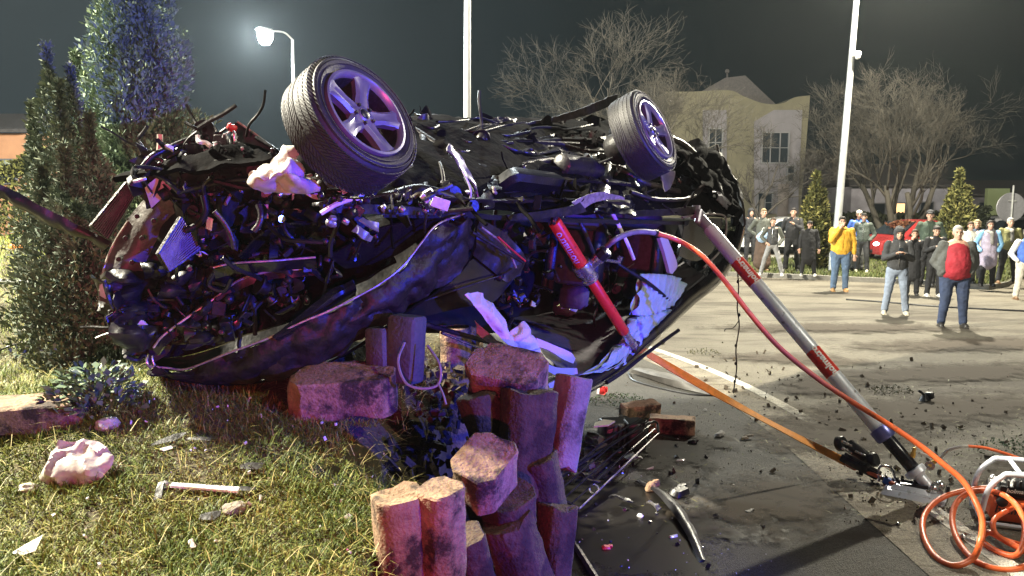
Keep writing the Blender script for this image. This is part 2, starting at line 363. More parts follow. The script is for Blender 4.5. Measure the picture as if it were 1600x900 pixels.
def lx(y): return 2.95-max(0.0, y-6.6)**2/23.0          # the white edge line
g = MB(); g.add([(-400, -60, 0), (400, -60, 0), (400, 700, 0), (-400, 700, 0)], [[0, 1, 2, 3]])
tag(g.build('road', M['road'], base=(0, 0, 0)), kind='structure')
def band(name, o0, o1, z, m, y0=-3, y1=21, n=60):
    b = MB(); ys = [y0+(y1-y0)*i/n for i in range(n+1)]
    vs = []
    for y in ys: vs += [((o0(y) if callable(o0) else lx(y)+o0), y, z), (lx(y)+o1, y, z)]
    b.add(vs, [[2*i, 2*i+1, 2*i+3, 2*i+2] for i in range(n)]); return tag(b.build(name, m, base=(0, 0, 0)), kind='structure')
band('island_apron', lambda y: xw(y)-0.6, -0.50, 0.004, M['apron'])
band('concrete_gutter', -0.51, -0.02, 0.008, M['concrete_strip'])
band('edge_line', -0.035, 0.10, 0.012, M['line_paint'])

# spilled fluid under the wreck and soil smeared over the road: thin irregular films on the asphalt
def film(name, c, rx, ry, rz, z, col, rough, thr, sc, seed, soft=.10, amax=.92):
    m = bpy.data.materials.new(name); m.use_nodes = True; nt = m.node_tree; b = nt.nodes['Principled BSDF']; L = nt.links.new
    b.inputs['Base Color'].default_value = (*col, 1); b.inputs['Roughness'].default_value = rough
    t = nt.nodes.new('ShaderNodeTexCoord'); mp = nt.nodes.new('ShaderNodeMapping'); mp.inputs['Location'].default_value = (seed*3.7, seed*1.9, 0); L(t.outputs['Object'], mp.inputs['Vector'])
    n = nt.nodes.new('ShaderNodeTexNoise'); n.inputs['Scale'].default_value = sc; n.inputs['Detail'].default_value = 9; n.inputs['Roughness'].default_value = .7; L(mp.outputs[0], n.inputs['Vector'])
    v = nt.nodes.new('ShaderNodeVectorMath'); v.operation = 'MULTIPLY'; v.inputs[1].default_value = (1/rx, 1/ry, 0); L(t.outputs['Object'], v.inputs[0]); ln = nt.nodes.new('ShaderNodeVectorMath'); ln.operation = 'LENGTH'; L(v.outputs[0], ln.inputs[0])
    a = nt.nodes.new('ShaderNodeMath'); a.operation = 'MULTIPLY_ADD'; a.inputs[1].default_value = -.42; L(ln.outputs['Value'], a.inputs[0]); L(n.outputs['Fac'], a.inputs[2])
    r = nt.nodes.new('ShaderNodeMapRange'); r.inputs['From Min'].default_value = thr; r.inputs['From Max'].default_value = thr+soft; r.inputs['To Max'].default_value = amax; L(a.outputs[0], r.inputs['Value']); L(r.outputs[0], b.inputs['Alpha'])
    g = MB(); g.add([(-rx, -ry, 0), (rx, -ry, 0), (rx, ry, 0), (-rx, ry, 0)], [[0, 1, 2, 3]]); o = g.build(name, m, local=True); o.location = (c[0], c[1], z); o.rotation_euler = (0, 0, rz); o['kind'] = 'structure'; return o
film('fluid_stain', (.55, 4.9), 1.35, 1.3, .4, .016, (.010, .009, .008), .28, .16, 2.2, 1)
film('fluid_stain', (1.3, 6.6), .9, .8, 1.0, .0165, (.012, .011, .009), .3, .2, 3, 2)
for k, (x, y, rx, ry, rz, th) in enumerate(((3.1, 7.1, 1.1, .7, .5, .18), (4.4, 7.9, 1.9, .6, .25, .16), (5.6, 9.6, 2.3, .55, .2, .17), (3.9, 10.4, 1.3, .45, -.2, .22), (7.2, 11.5, 2.6, .6, .1, .18), (4.6, 6.0, 1.5, .6, .45, .18), (3.6, 8.9, .7, .5, .7, .2), (5.6, 13, 2.6, .6, .0, .2), (1.9, 5.4, 1.0, .6, .6, .24))):
    film('soil_smear', (x, y), rx, ry, rz, .018+.0012*k, (.055, .041, .027), .92, th-.10, 4.2, 10+k, .22, .85)

# lawn of the raised island: one sheet that ends in a broken soil bank
b = MB(); vs = []; ys = [-4+0.14*i for i in range(150)]; us = []
d = 0.0
while d < 26: us.append(d); d += 0.045+d*0.045
nu = len(us)
def yfar(x): return 15.2
for y in ys:
    yy = min(y, 15.2)
    for u in us:
        x = xw(yy)-0.06-u; h = hz(x, yy)
        e = sstep(15.2, 13.4, yy); h = h*(0.25+0.75*e)
        if u < 0.5:
            cut = 0.0
            if 3.35 < yy < 6.4: cut = 0.36*sstep(3.35, 3.7, yy)*sstep(6.4, 5.6, yy)
            h -= cut*(1-u/0.5)*(1+0.5*noise.noise((x*5, yy*5, 1)))
        vs.append((x, yy, h))
    
nr = len(ys); fs = []
for j in range(nr-1):
    for i in range(nu-1): fs.append([j*nu+i, j*nu+i+1, (j+1)*nu+i+1, (j+1)*nu+i])
k0 = len(vs)
for j in range(nr):
    x, y, z = vs[j*nu]; vs.append((x+0.05+0.10*noise.noise((y*3, 2, 2)), y, z*0.5)); vs.append((x+0.12+0.08*noise.noise((y*4, 5, 2)), y, -0.02))
for j in range(nr-1):
    fs.append([j*nu, (j+1)*nu, k0+2*(j+1), k0+2*j]); fs.append([k0+2*j, k0+2*(j+1), k0+2*(j+1)+1, k0+2*j+1])
b.add(vs, fs); tag(b.build('lawn', M['lawn_soil'], base=(0, 0, 0), ang=180), kind='structure')
def ground_bank(y):   # x of bank face
    return xw(y)

# far verge where the onlookers stand
vf = [(1080, 430), (1180, 433), (1250, 436), (1330, 440), (1380, 442), (1450, 446), (1500, 450), (1545, 453), (1574, 448), (1590, 437), (1640, 428), (1760, 424)]
fr = [G(px, py, 0.0) for px, py in vf]
zb = 0.11
b = MB(); n = len(fr); vs = [(p.x, p.y, zb) for p in fr]+[(p.x*1.17+0.1, max(p.y*1.17, 26.0)+1.2, zb) for p in fr]
b.add(vs, [[i, i+1, n+i+1, n+i] for i in range(n-1)]); tag(b.build('grass_verge', M['verge_ground'], base=(0, 0, 0)), kind='structure')
b = MB(); vs = []
for p in fr:
    q = Vector((p.x, p.y, 0)); o = (q-Vector((0, 0, 0))).normalized()*0.13; vs += [tuple(q), (q.x, q.y, zb+0.012), (q.x+o.x, q.y+o.y, zb+0.012), (q.x+o.x, q.y+o.y, 0)]
b.add(vs, [[4*i+k, 4*i+4+k, 4*i+5+k, 4*i+1+k] for i in range(n-1) for k in range(3)]); tag(b.build('kerb', M['kerb'], base=(0, 0, 0), ang=20), kind='structure')
# pavement beyond the verge
b = MB(); a0 = [(p.x*1.17+0.1, max(p.y*1.17, 26.0)+1.2) for p in fr]
b.add([(x, y, .10) for x, y in a0]+[(x*1.06, y+1.6, .10) for x, y in a0], [[i, i+1, n+i+1, n+i] for i in range(n-1)])
tag(b.build('pavement', mat('pavement_slabs', (0.3, 0.29, 0.26), 0.8, var=0.15, vs=3), base=(0, 0, 0)), kind='structure')

# ------------------------------------------------------------------ blades: one builder for grass and leaf sprays
def blades(name, base, tip, width, side, tint, m, bend=None, mid=0.55, leaf=False):
    base = np.asarray(base, float); tip = np.asarray(tip, float); n = len(base); w = np.asarray(width, float)[:, None]; side = np.asarray(side, float)
    mp = base+(tip-base)*mid+(0 if bend is None else bend)
    if leaf: v = np.stack([base, mp-side*w, tip, mp+side*w], 1); k = 4
    else: v = np.stack([base-side*w*.5, base+side*w*.5, mp+side*w*.42, mp-side*w*.42, tip], 1); k = 5
    me = bpy.data.meshes.new(name); me.vertices.add(n*k); me.vertices.foreach_set('co', v.reshape(-1).astype(np.float32))
    o = np.arange(n)*k
    if leaf: loops = (o[:, None]+np.array([0, 1, 2, 3])).reshape(-1); st = np.arange(n)*4; tot = np.full(n, 4); ft = np.repeat(tint, 1)
    else:
        loops = (o[:, None]+np.array([0, 1, 2, 3, 3, 2, 4])).reshape(-1); st = np.stack([np.arange(n)*7, np.arange(n)*7+4], 1).reshape(-1); ft = np.repeat(tint, 2)
    me.loops.add(len(loops)); me.loops.foreach_set('vertex_index', loops.astype(np.int32))
    me.polygons.add(len(st)); me.polygons.foreach_set('loop_start', st.astype(np.int32))
    me.update(calc_edges=True); me.validate()
    a = me.attributes.new('tint', 'FLOAT', 'FACE'); a.data.foreach_set('value', np.asarray(ft, np.float32))
    me.materials.append(m); ob = bpy.data.objects.new(name, me); C.objects.link(ob); return ob
rg = np.random.default_rng(5)
M['grass'] = mat('grass', (0.1, 0.1, 0.03), 0.55, tint=[(0.06, 0.10, 0.014), (0.12, 0.16, 0.022), (0.19, 0.20, 0.034), (0.27, 0.245, 0.06), (0.38, 0.31, 0.14)], spec=0.3)
M['far_grass'] = mat('far_grass', (0.1, 0.1, 0.03), 0.6, tint=[(0.04, 0.06, 0.014), (0.075, 0.095, 0.02), (0.12, 0.115, 0.035)], spec=0.3)
def scatter(y0, y1, x0, x1, dens):
    n = int((y1-y0)*(x1-x0)*dens); x = rg.uniform(x0, x1, n); y = rg.uniform(y0, y1, n); return x, y
X, Y, D = [], [], []
for (y0, y1, x0, x1, dn, sc) in ((2.35, 3.4, -2.6, -0.45, 17000, 1.0), (3.4, 4.6, -3.4, -0.45, 11500, 1.0), (4.6, 6.5, -4.7, -0.5, 3300, 1.15), (6.5, 10, -7.2, -2.0, 1100, 1.5), (10, 15, -11.0, -4, 420, 2.2)):
    x, y = scatter(y0, y1, x0, x1, dn); X.append(x); Y.append(y); D.append(np.full(len(x), sc))
X = np.concatenate(X); Y = np.concatenate(Y); D = np.concatenate(D)
nn = np.array([noise.noise((x*2.2, y*2.2, 4)) for x, y in zip(X, Y)]); n2 = np.array([noise.noise((x*7, y*7, 9)) for x, y in zip(X, Y)])
edge = np.array([xw(y) for y in Y])-X
keep = (n2 > -0.56+rg.uniform(-.2, .2, len(X))) & (edge > 0.02+0.12*rg.random(len(X))) & ~((edge < .3+.25*n2) & (Y > 3.45) & (Y < 6.2))
ax_ = (X-CA.x)*CAX.x+(Y-CA.y)*CAX.y; av_ = -((X-CA.x)*CN.x+(Y-CA.y)*CN.y); keep &= ~((ax_ > -.15) & (ax_ < 3) & (av_ > .35-.2*n2) & (av_ < 2.0) & (X > -1.9+.5*nn))
X, Y, D, nn, n2 = X[keep], Y[keep], D[keep], nn[keep], n2[keep]
Z = np.array([hz(x, y) for x, y in zip(X, Y)])
n = len(X); ang = rg.uniform(0, 2*PI, n)+1.4*nn; lean = rg.uniform(0.15, 1.0, n)**0.7
Ls = (0.032+0.054*rg.random(n)**2.2)*(1+0.5*nn)*np.sqrt(D)
dirs = np.stack([np.cos(ang)*lean*1.25, np.sin(ang)*lean*1.25, 1.05-0.75*lean], 1); dirs /= np.linalg.norm(dirs, axis=1)[:, None]
base = np.stack([X, Y, Z-0.006], 1); tip = base+dirs*Ls[:, None]; bend = np.zeros((n, 3)); bend[:, 2] = Ls*0.12
sd = np.stack([-np.sin(ang), np.cos(ang), np.zeros(n)], 1)
tn = np.clip(0.46-0.40*nn+0.20*lean-0.25+rg.normal(0, .22, n)+0.18*(n2), 0, 1)
tag(blades('grass', base, tip, rg.uniform(.0026, .0052, n)*D, sd, tn, M['grass'], bend), kind='stuff')
# dead stalks lying over the lawn and hanging from its broken edge
n = 1500; x = -0.5-rg.random(n)**1.5*2.6; y = rg.uniform(2.4, 5.2, n); z = np.array([hz(a, b_) for a, b_ in zip(x, y)])
ang = rg.uniform(0, 2*PI, n); L = rg.uniform(.05, .16, n); base = np.stack([x, y, z+rg.uniform(.01, .05, n)], 1)
tip = base+np.stack([np.cos(ang)*L, np.sin(ang)*L, rg.uniform(-.02, .06, n)], 1); sd = np.stack([-np.sin(ang), np.cos(ang), np.zeros(n)], 1); bend = np.zeros((n, 3)); bend[:, 2] = .012
tag(blades('dead_stalks', base, tip, rg.uniform(.002, .004, n), sd, rg.uniform(.72, 1, n), M['grass'], bend), kind='stuff')
n = 1500; y = rg.uniform(2.5, 6.3, n); x = -0.62+rg.normal(0, .1, n); z = np.array([hz(a, b_) for a, b_ in zip(x, y)])-0.30*((y > 3.5) & (y < 6.1))+rg.uniform(-.1, .06, n)
base = np.stack([x, y, z], 1); L = rg.uniform(.04, .13, n); tip = base+np.stack([rg.normal(.4, .5, n)*L, rg.normal(-.1, .6, n)*L, rg.normal(.1, .6, n)*L], 1)
tag(blades('torn_roots', base, tip, rg.uniform(.0015, .003, n), np.tile([0, 1.0, 0], (n, 1)), rg.uniform(.35, .9, n), M['grass']), kind='stuff')
# far verge blades
pts = []
while len(pts) < 15000:
    i = rg.integers(0, len(fr)-1); t = rg.random(); p = fr[i].lerp(fr[i+1], t); q = Vector((p.x*1.17+.1, max(p.y*1.17, 26.)+1.2, 0)); s_ = rg.random()**1.3
    w = p.lerp(q, 0.03+0.97*s_); pts.append((w.x, w.y, zb))
base = np.array(pts); n = len(base); ang = rg.uniform(0, 2*PI, n); L = rg.uniform(.04, .11, n)
tip = base+np.stack([np.cos(ang)*L*.6, np.sin(ang)*L*.6, L], 1)
tag(blades('verge_grass', base, tip, rg.uniform(.012, .025, n), np.stack([-np.sin(ang), np.cos(ang), np.zeros(n)], 1), rg.random(n), M['far_grass']), kind='stuff')

# ------------------------------------------------------------------ palisade stones of the island wall
def stone(c, size, rot, m='tan_stone', label=None, group=None, seed=0, rough=0.012, name='palisade_stone', rounded=True):
    bm = bmesh.new(); bmesh.ops.create_cube(bm, size=1)
    for v in bm.verts: v.co = Vector((v.co.x*size[0], v.co.y*size[1], v.co.z*size[2]))
    if rounded:
        es = [e for e in bm.edges if abs((e.verts[0].co-e.verts[1].co).normalized().z) > .9]
        bmesh.ops.bevel(bm, geom=es, offset=min(size[0], size[1])*0.22, segments=1, affect='EDGES')
    bmesh.ops.bevel(bm, geom=[e for e in bm.edges if e.calc_face_angle(0) > .6], offset=.008, segments=1, affect='EDGES')
    bmesh.ops.triangulate(bm, faces=[f for f in bm.faces if len(f.verts) > 4]); 
    for _ in range(3): bmesh.ops.subdivide_edges(bm, edges=[e for e in bm.edges if e.calc_length() > .075], cuts=1, use_grid_fill=True)
    for v in bm.verts:
        k = noise.noise_vector(v.co*16+Vector((seed*3.1, seed, 5))); v.co += k*rough*.7
        c2 = noise.noise(v.co*6+Vector((seed, 2, 8)))
        if c2 > .22: v.co *= 1-0.34*(c2-.22)
    me = bpy.data.meshes.new(name); bm.to_mesh(me); bm.free(); me.materials.append(M[m]); me.shade_smooth(); me.set_sharp_from_angle(angle=math.radians(35))
    o = bpy.data.objects.new(name, me); C.objects.link(o); o.location = c; o.rotation_euler = rot
    return tag(o, label, 'stone', group)
GS = 'palisade stones of the island wall'
# (centre pixel, depth, size x/y/z, rotation) of the stones one can pick out, near end first
R_ = math.radians
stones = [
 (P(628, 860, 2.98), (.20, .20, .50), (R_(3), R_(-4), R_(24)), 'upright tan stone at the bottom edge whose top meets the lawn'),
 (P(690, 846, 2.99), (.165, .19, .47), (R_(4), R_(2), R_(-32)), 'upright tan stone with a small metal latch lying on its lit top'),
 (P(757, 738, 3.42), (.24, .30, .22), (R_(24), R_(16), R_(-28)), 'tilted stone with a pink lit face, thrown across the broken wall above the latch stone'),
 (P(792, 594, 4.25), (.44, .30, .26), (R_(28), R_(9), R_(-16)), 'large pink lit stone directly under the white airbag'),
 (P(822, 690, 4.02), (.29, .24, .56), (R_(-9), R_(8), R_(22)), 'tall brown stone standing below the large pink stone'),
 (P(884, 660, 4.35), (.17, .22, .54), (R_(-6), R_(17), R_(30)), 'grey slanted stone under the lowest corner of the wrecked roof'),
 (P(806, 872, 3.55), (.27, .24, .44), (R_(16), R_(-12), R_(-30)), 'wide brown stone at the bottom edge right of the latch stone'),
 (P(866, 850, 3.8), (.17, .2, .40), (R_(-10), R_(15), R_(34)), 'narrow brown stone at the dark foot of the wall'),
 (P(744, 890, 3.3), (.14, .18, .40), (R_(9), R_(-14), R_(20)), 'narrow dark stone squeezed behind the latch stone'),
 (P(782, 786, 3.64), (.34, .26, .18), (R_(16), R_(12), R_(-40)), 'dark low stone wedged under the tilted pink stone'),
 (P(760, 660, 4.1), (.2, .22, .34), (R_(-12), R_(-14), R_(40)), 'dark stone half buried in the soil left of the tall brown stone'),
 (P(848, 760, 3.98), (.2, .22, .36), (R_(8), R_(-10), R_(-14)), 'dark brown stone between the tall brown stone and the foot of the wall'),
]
for k, (c, sz_, ro, lb) in enumerate(stones): stone(c, sz_, ro, 'grey_stone' if 'grey' in lb else 'shaded_soiled_stone' if ('dark' in lb or 'brown' in lb) else 'tan_stone', lb, GS, k+1)
p = GR(528, 650); stone((p.x+.02, p.y+.06, p.z+.125), (.56, .30, .22), (R_(12), R_(-2), R_(6)), 'tan_stone', 'pink lit stone block thrown up onto the lawn in front of the wreck', GS, 21)
p = GR(40, 672); stone((p.x-.02, p.y+.10, p.z+.06), (.56, .33, .14), (R_(1), R_(-2), R_(14)), 'tan_stone', 'flat brown stone slab lying on the lawn at the left edge', GS, 22, rounded=False)
# the rest of the wall running on behind and under the wreck
for k in range(14):
    y = 5.9+0.27*k; x = xw(y)+.08; lz = hz(x-.3, min(y, 13))
    stone((x, y, lz/2+.02), (.24, .25, lz+.06), (R_(random.uniform(-3, 3)), R_(random.uniform(-3, 3)), random.uniform(-.08, .08)), 'tan_stone', 'one of the upright palisade stones in the unbroken run of wall behind the wreck', 'upright stones behind the wreck', k+40)
# upright grey block with a loop of cable, under the bonnet
t = empty('concrete_post_stub', P(632, 590, 4.1)-Vector((0, 0, .02)), 'upright dark grey post stub with a loop of cable round it under the bonnet', 'post')
b = MB(); q = P(634, 545, 4.1); b.box(q, (.17, .14, .36), (R_(-4), R_(2), R_(-25)), ch=.012); b.box(q+Vector((-.14, .03, -.03)), (.13, .12, .28), (R_(-3), R_(-3), R_(-25)), ch=.012)
b.build('post_shaft', M['post_grey'], t)
b = MB(); b.tube(spline([P(632, 535, 3.95), P(622, 565, 3.9), P(634, 598, 3.88), P(660, 607, 3.88), P(685, 600, 3.9), P(687, 570, 3.92), P(668, 540, 3.98)]), .0075, 6); b.tube(spline([P(684, 598, 3.9), P(692, 615, 3.88), P(697, 632, 3.86)]), .006, 6)
b.build('cable_loop', M['hose_grey'], t)

# ------------------------------------------------------------------ street lamps
def street_lamp(base, top, arm, label, r0=.085, r1=.045, glow=.1):
    base = Vector(base); top = Vector(top); t = empty('street_lamp', base, label, 'street lamp', 'street lamps round the junction')
    b = MB(); m = 10; pts = [base.lerp(top, i/m) for i in range(m+1)]; b.tube(pts, [r0+(r1-r0)*i/m for i in range(m+1)], 10); b.lathe([(r0*1.9, 0), (r0*1.9, .03), (r0*1.25, .05), (r0*1.2, .6), (r0, .66)], base, (0, 0, 1), 12)
    b.build('pole', M['galv'], t)
    arm = Vector(arm); e_ = top+arm; b = MB(); b.tube(spline([top, top+arm*.4+Vector((0, 0, .18)), e_+Vector((0, 0, .14))]), .03, 8); b.build('arm', M['galv'], t)
    a = arm.normalized(); sdv = Vector((-a.y, a.x, 0)); R = Matrix((a, sdv, Vector((0, 0, 1)))).transposed()
    b = MB(); b.box(e_+a*.25+Vector((0, 0, .14)), (.62, .26, .09), R, top=.8, ch=.02); hd = b.build('luminaire', M['galv'], t)
    b = MB(); b.box(e_+a*.25+Vector((0, 0, .075)), (.5, .2, .04), R, ch=.008); b.lathe([(.0001, -glow*1.7), (glow*.5, -glow*1.6), (glow*.9, -glow), (glow, -glow*.3), (glow*.8, .0)], e_+a*.25+Vector((0, 0, .06)), (0, 0, 1), 16)
    b.build('lamp_glass', M['lamp_glow'], hd)
    return t
M['lamp_glow'] = mat('lamp_glow', (0.95, 1.0, 0.98), 0.3, emit=60)
def polepts(px0, py0, px1, py1, d): return P(px0, py0, d), P(px1, py1, d)
q = P(457, 62, 27.5); street_lamp((P(458, 200, 27.5).x, 27.5, 0.0), q, (-.5, -.75, 0), 'lit street lamp behind the front wheel, its lamp head in view', .085, .05, .25)  # glass enlarged into a globe to show the lamp's bloom
q = P(729, 0, 14); street_lamp((P(727, 180, 14).x, 14.0, 0), Vector((q.x+.05, 14.0, 9.1)), (.15, -.9, 0), 'tall street lamp pole rising behind the middle of the wreck', .075, .05)
p0 = P(1309, 345, 22.5); p1 = P(1338, 0, 22.5); k = (9.3-p0.z)/(p1.z-p0.z); top = p0+(p1-p0)*k; k0 = (0-p0.z)/(p1.z-p0.z)
tl = street_lamp(p0+(p1-p0)*k0, top, (.6, -.9, 0), 'leaning grey street lamp pole with a small camera, behind the man in yellow', .115, .07)
b = MB(); q = P(1334, 85, 22.4); b.box(q+Vector((.05, -.06, 0)), (.16, .22, .13), (0, 0, .5), ch=.02); b.ell(q+Vector((.06, -.12, -.09)), .07); b.build('camera_box', mat('white_shell', (.75, .75, .73), .35), tl)

# ------------------------------------------------------------------ building with the curved gable
DB = 40.0
M['render_beige'] = mat('render_beige', (0.10, 0.09, 0.058), 0.85, var=0.15, vs=2, bump=.2, bs=20)
M['render_lilac'] = mat('render_lilac', (0.12, 0.112, 0.122), 0.85, var=0.1, vs=2, bump=.2, bs=20)
M['roof_tile'] = mat('roof_tile', (0.05, 0.045, 0.045), 0.8, var=0.3, vs=8, bump=.5, bs=14)
M['window_glass'] = mat('window_glass', (0.015, 0.02, 0.025), 0.1)
M['frame_grey'] = mat('frame_grey', (0.12, 0.12, 0.125), 0.6)
t = empty('gabled_house', (P(1180, 310, DB).x, DB, 0), 'pale two storey house with a curved gable behind the bare trees', 'house')
def F_(px, py, o=0.0):
    q = P(px, py, DB); return Vector((q.x, DB-o, q.z))
prof = spline([F_(1040, 143), F_(1084, 143), F_(1139, 141), F_(1161, 150), F_(1187, 160), F_(1209, 163), F_(1227, 160), F_(1242, 152), F_(1266, 149)], 4)
b = MB(); b.prism([Vector((prof[0].x, DB, 0))]+prof+[Vector((prof[-1].x-.3, DB, 0))], (0, 9, 0)); b.build('wall', M['render_beige'], t, ang=20)
b = MB(); b.prism([F_(1178, 190, .06), F_(1209, 172, .06), F_(1253, 172, .06), F_(1247, 300, .06), F_(1247, 334, .06), F_(1178, 334, .06)], (0, .055, 0)); b.prism([F_(1098, 172, .06), F_(1135, 172, .06), F_(1135, 330, .06), F_(1098, 330, .06)], (0, .055, 0)); b.build('facade_panel', M['render_lilac'], t)
b = MB(); rp = [F_(1085, 150, -2), F_(1150, 112, -2), F_(1183, 108, -2), F_(1236, 158, -2)]; b.prism(rp, (0, 7, 0)); rf = b.build('roof', M['roof_tile'], t)
b = MB(); b.tube([F_(1162, 120, -3), F_(1162, 96, -3)], .05, 6); b.ell(F_(1162, 96, -3), .12); b.build('finial', M['roof_tile'], rf)
def house_window(x0, y0, x1, y1, nx, ny, parent):
    a = F_(x0, y0, .10); c = F_(x1, y1, .10); w = c.x-a.x; h = a.z-c.z; mid = (a+c)/2
    b = MB(); f = .07
    for sx in (-1, 1): b.box(mid+Vector((sx*(w/2-f/2), 0, 0)), (f, .12, h))
    for s_ in (-1, 1): b.box(mid+Vector((0, 0, s_*(h/2-f/2))), (w-2*f, .12, f))
    for i in range(1, nx): b.box(mid+Vector((w*(i/nx-.5), 0, 0)), (.05, .09, h-2*f))
    for i in range(1, ny): b.box(mid+Vector((0, .004, h*(i/ny-.5))), (w-2*f, .07, .04))
    fr_ = b.build('window', M['frame_grey'], parent)
    b = MB(); b.box(mid+Vector((0, .03, 0)), (w-.02, .03, h-.02)); b.build('pane', M['window_glass'], fr_)
house_window(1189, 206, 1231, 256, 3, 2, t); house_window(1228, 258, 1241, 285, 1, 2, t); house_window(1106, 200, 1128, 246, 2, 2, t); house_window(1182, 300, 1206, 333, 2, 2, t)
b = MB(); a = F_(1214, 336, .09); b.box(F_(1222, 318, .08), (.55, .1, 2.0), ch=.02); b.build('door', mat('door_wood', (.12, .1, .09), .6), t)
# orange house at the far left
t = empty('orange_house', (P(15, 300, 34).x, 34, 0), 'orange rendered house beyond the hedge at the left edge', 'house')
M['render_orange'] = mat('render_orange', (0.42, 0.21, 0.11), 0.85, var=.1, vs=2)
b = MB(); x0 = P(-60, 200, 34).x; x1 = P(41, 200, 34).x; zt = P(0, 208, 34).z; b.box(((x0+x1)/2, 37.2, zt/2), (x1-x0, 6.4, zt)); b.build('wall', M['render_orange'], t)
b = MB(); b.prism([(x0-.3, 33.6, zt+.002), (x1+.3, 33.6, zt+.002), (x1+.3, 37, zt+1.0), (x0-.3, 37, zt+1.0)], (0, 0, .15)); b.build('roof', M['roof_tile'], t)
b = MB(); q = P(12, 268, 33.93); b.box(q, (.8, .1, 1.1)); f_ = b.build('window', M['frame_grey'], t); b = MB(); b.box(q+Vector((0, -.06, 0)), (.66, .03, .96)); b.build('pane', M['window_glass'], f_)
# low houses in the dark behind the onlookers
def low_house(px0, px1, pyt, d, label, m, wins, roofh=1.3, lit=()):
    x0 = P(px0, 310, d).x; x1 = P(px1, 310, d).x; zt = P(800, pyt, d).z
    t = empty('low_house', ((x0+x1)/2, d, 0), label, 'house'); b = MB(); b.box(((x0+x1)/2, d+3, zt/2), (x1-x0, 6, zt)); b.build('wall', m, t)
    b = MB(); b.prism([(x0-.3, d-.4, zt+.002), (x1+.3, d-.4, zt+.002), (x1-.8, d+3, zt+roofh), (x0+.8, d+3, zt+roofh)], (0, 0, .12)); b.prism([(x0-.3, d+6.4, zt+.003), (x1+.3, d+6.4, zt+.003), (x1-.8, d+3.01, zt+roofh), (x0+.8, d+3.01, zt+roofh)], (0, 0, .12)); b.build('roof', M['roof_tile'], t)
    for i, (px, py, w, h) in enumerate(wins):
        q = P(px, py, d-.05); b = MB(); b.box(q, (w, .1, h)); f_ = b.build('window', M['frame_grey'], t); b = MB(); b.box(q-Vector((0, .05, 0)), (w-.14, .03, h-.14)); b.build('pane', M['lit_window'] if i in lit else M['window_glass'], f_)
M['lit_window'] = mat('lit_window', (1.0, .62, .28), .4, emit=1.6)
M['render_grey'] = mat('render_grey', (.16, .15, .17), .9, var=.15, vs=2)
M['render_pale'] = mat('render_pale', (.34, .32, .36), .9, var=.15, vs=2)
low_house(1330, 1480, 292, 44, 'low pale house in the dark behind the right bare tree', M['render_pale'], [(1404, 330, .75, 1.0), (1447, 330, .8, 1.1), (1372, 332, .8, 1.1)], lit=(0,))
low_house(1500, 1720, 306, 48, 'long dark house in the far right background', M['render_grey'], [(1536, 330, .7, 1.2), (1600, 332, .9, 1.2)], .9)
low_house(1268, 1330, 270, 52, 'dark narrow house between the gabled house and the lamp pole', M['render_grey'], [(1290, 300, .8, 1.2)], 1.6)
b = MB(); q = P(1556, 334, 46.5); b.box(q, (1.3, .3, 3.0)); tag(b.build('green_gate_pillar', mat('pale_green', (.3, .36, .18), .8)), 'pale green rendered gate pillar at the far right', 'pillar')
# round sign seen from behind
t = empty('round_sign', (P(1580, 400, 30).x, 30, 0), 'large round sign seen from behind above the onlookers at the right', 'sign')
b = MB(); q = P(1580, 324, 30); b.lathe([(.0001, 0), (.55, 0), (.57, .02), (.55, .04), (.0001, .04)], q, (0, 1, 0), 28); b.build('disc', mat('sign_back', (.22, .22, .24), .5, .3, var=.1), t)
b = MB(); b.tube([Vector((q.x, 29.95, .0)), Vector((q.x, 29.95, 2.7))], .035, 8); b.box((q.x, 29.96, q.z+.25), (.3, .03, .05)); b.build('post', M['galv'], t)
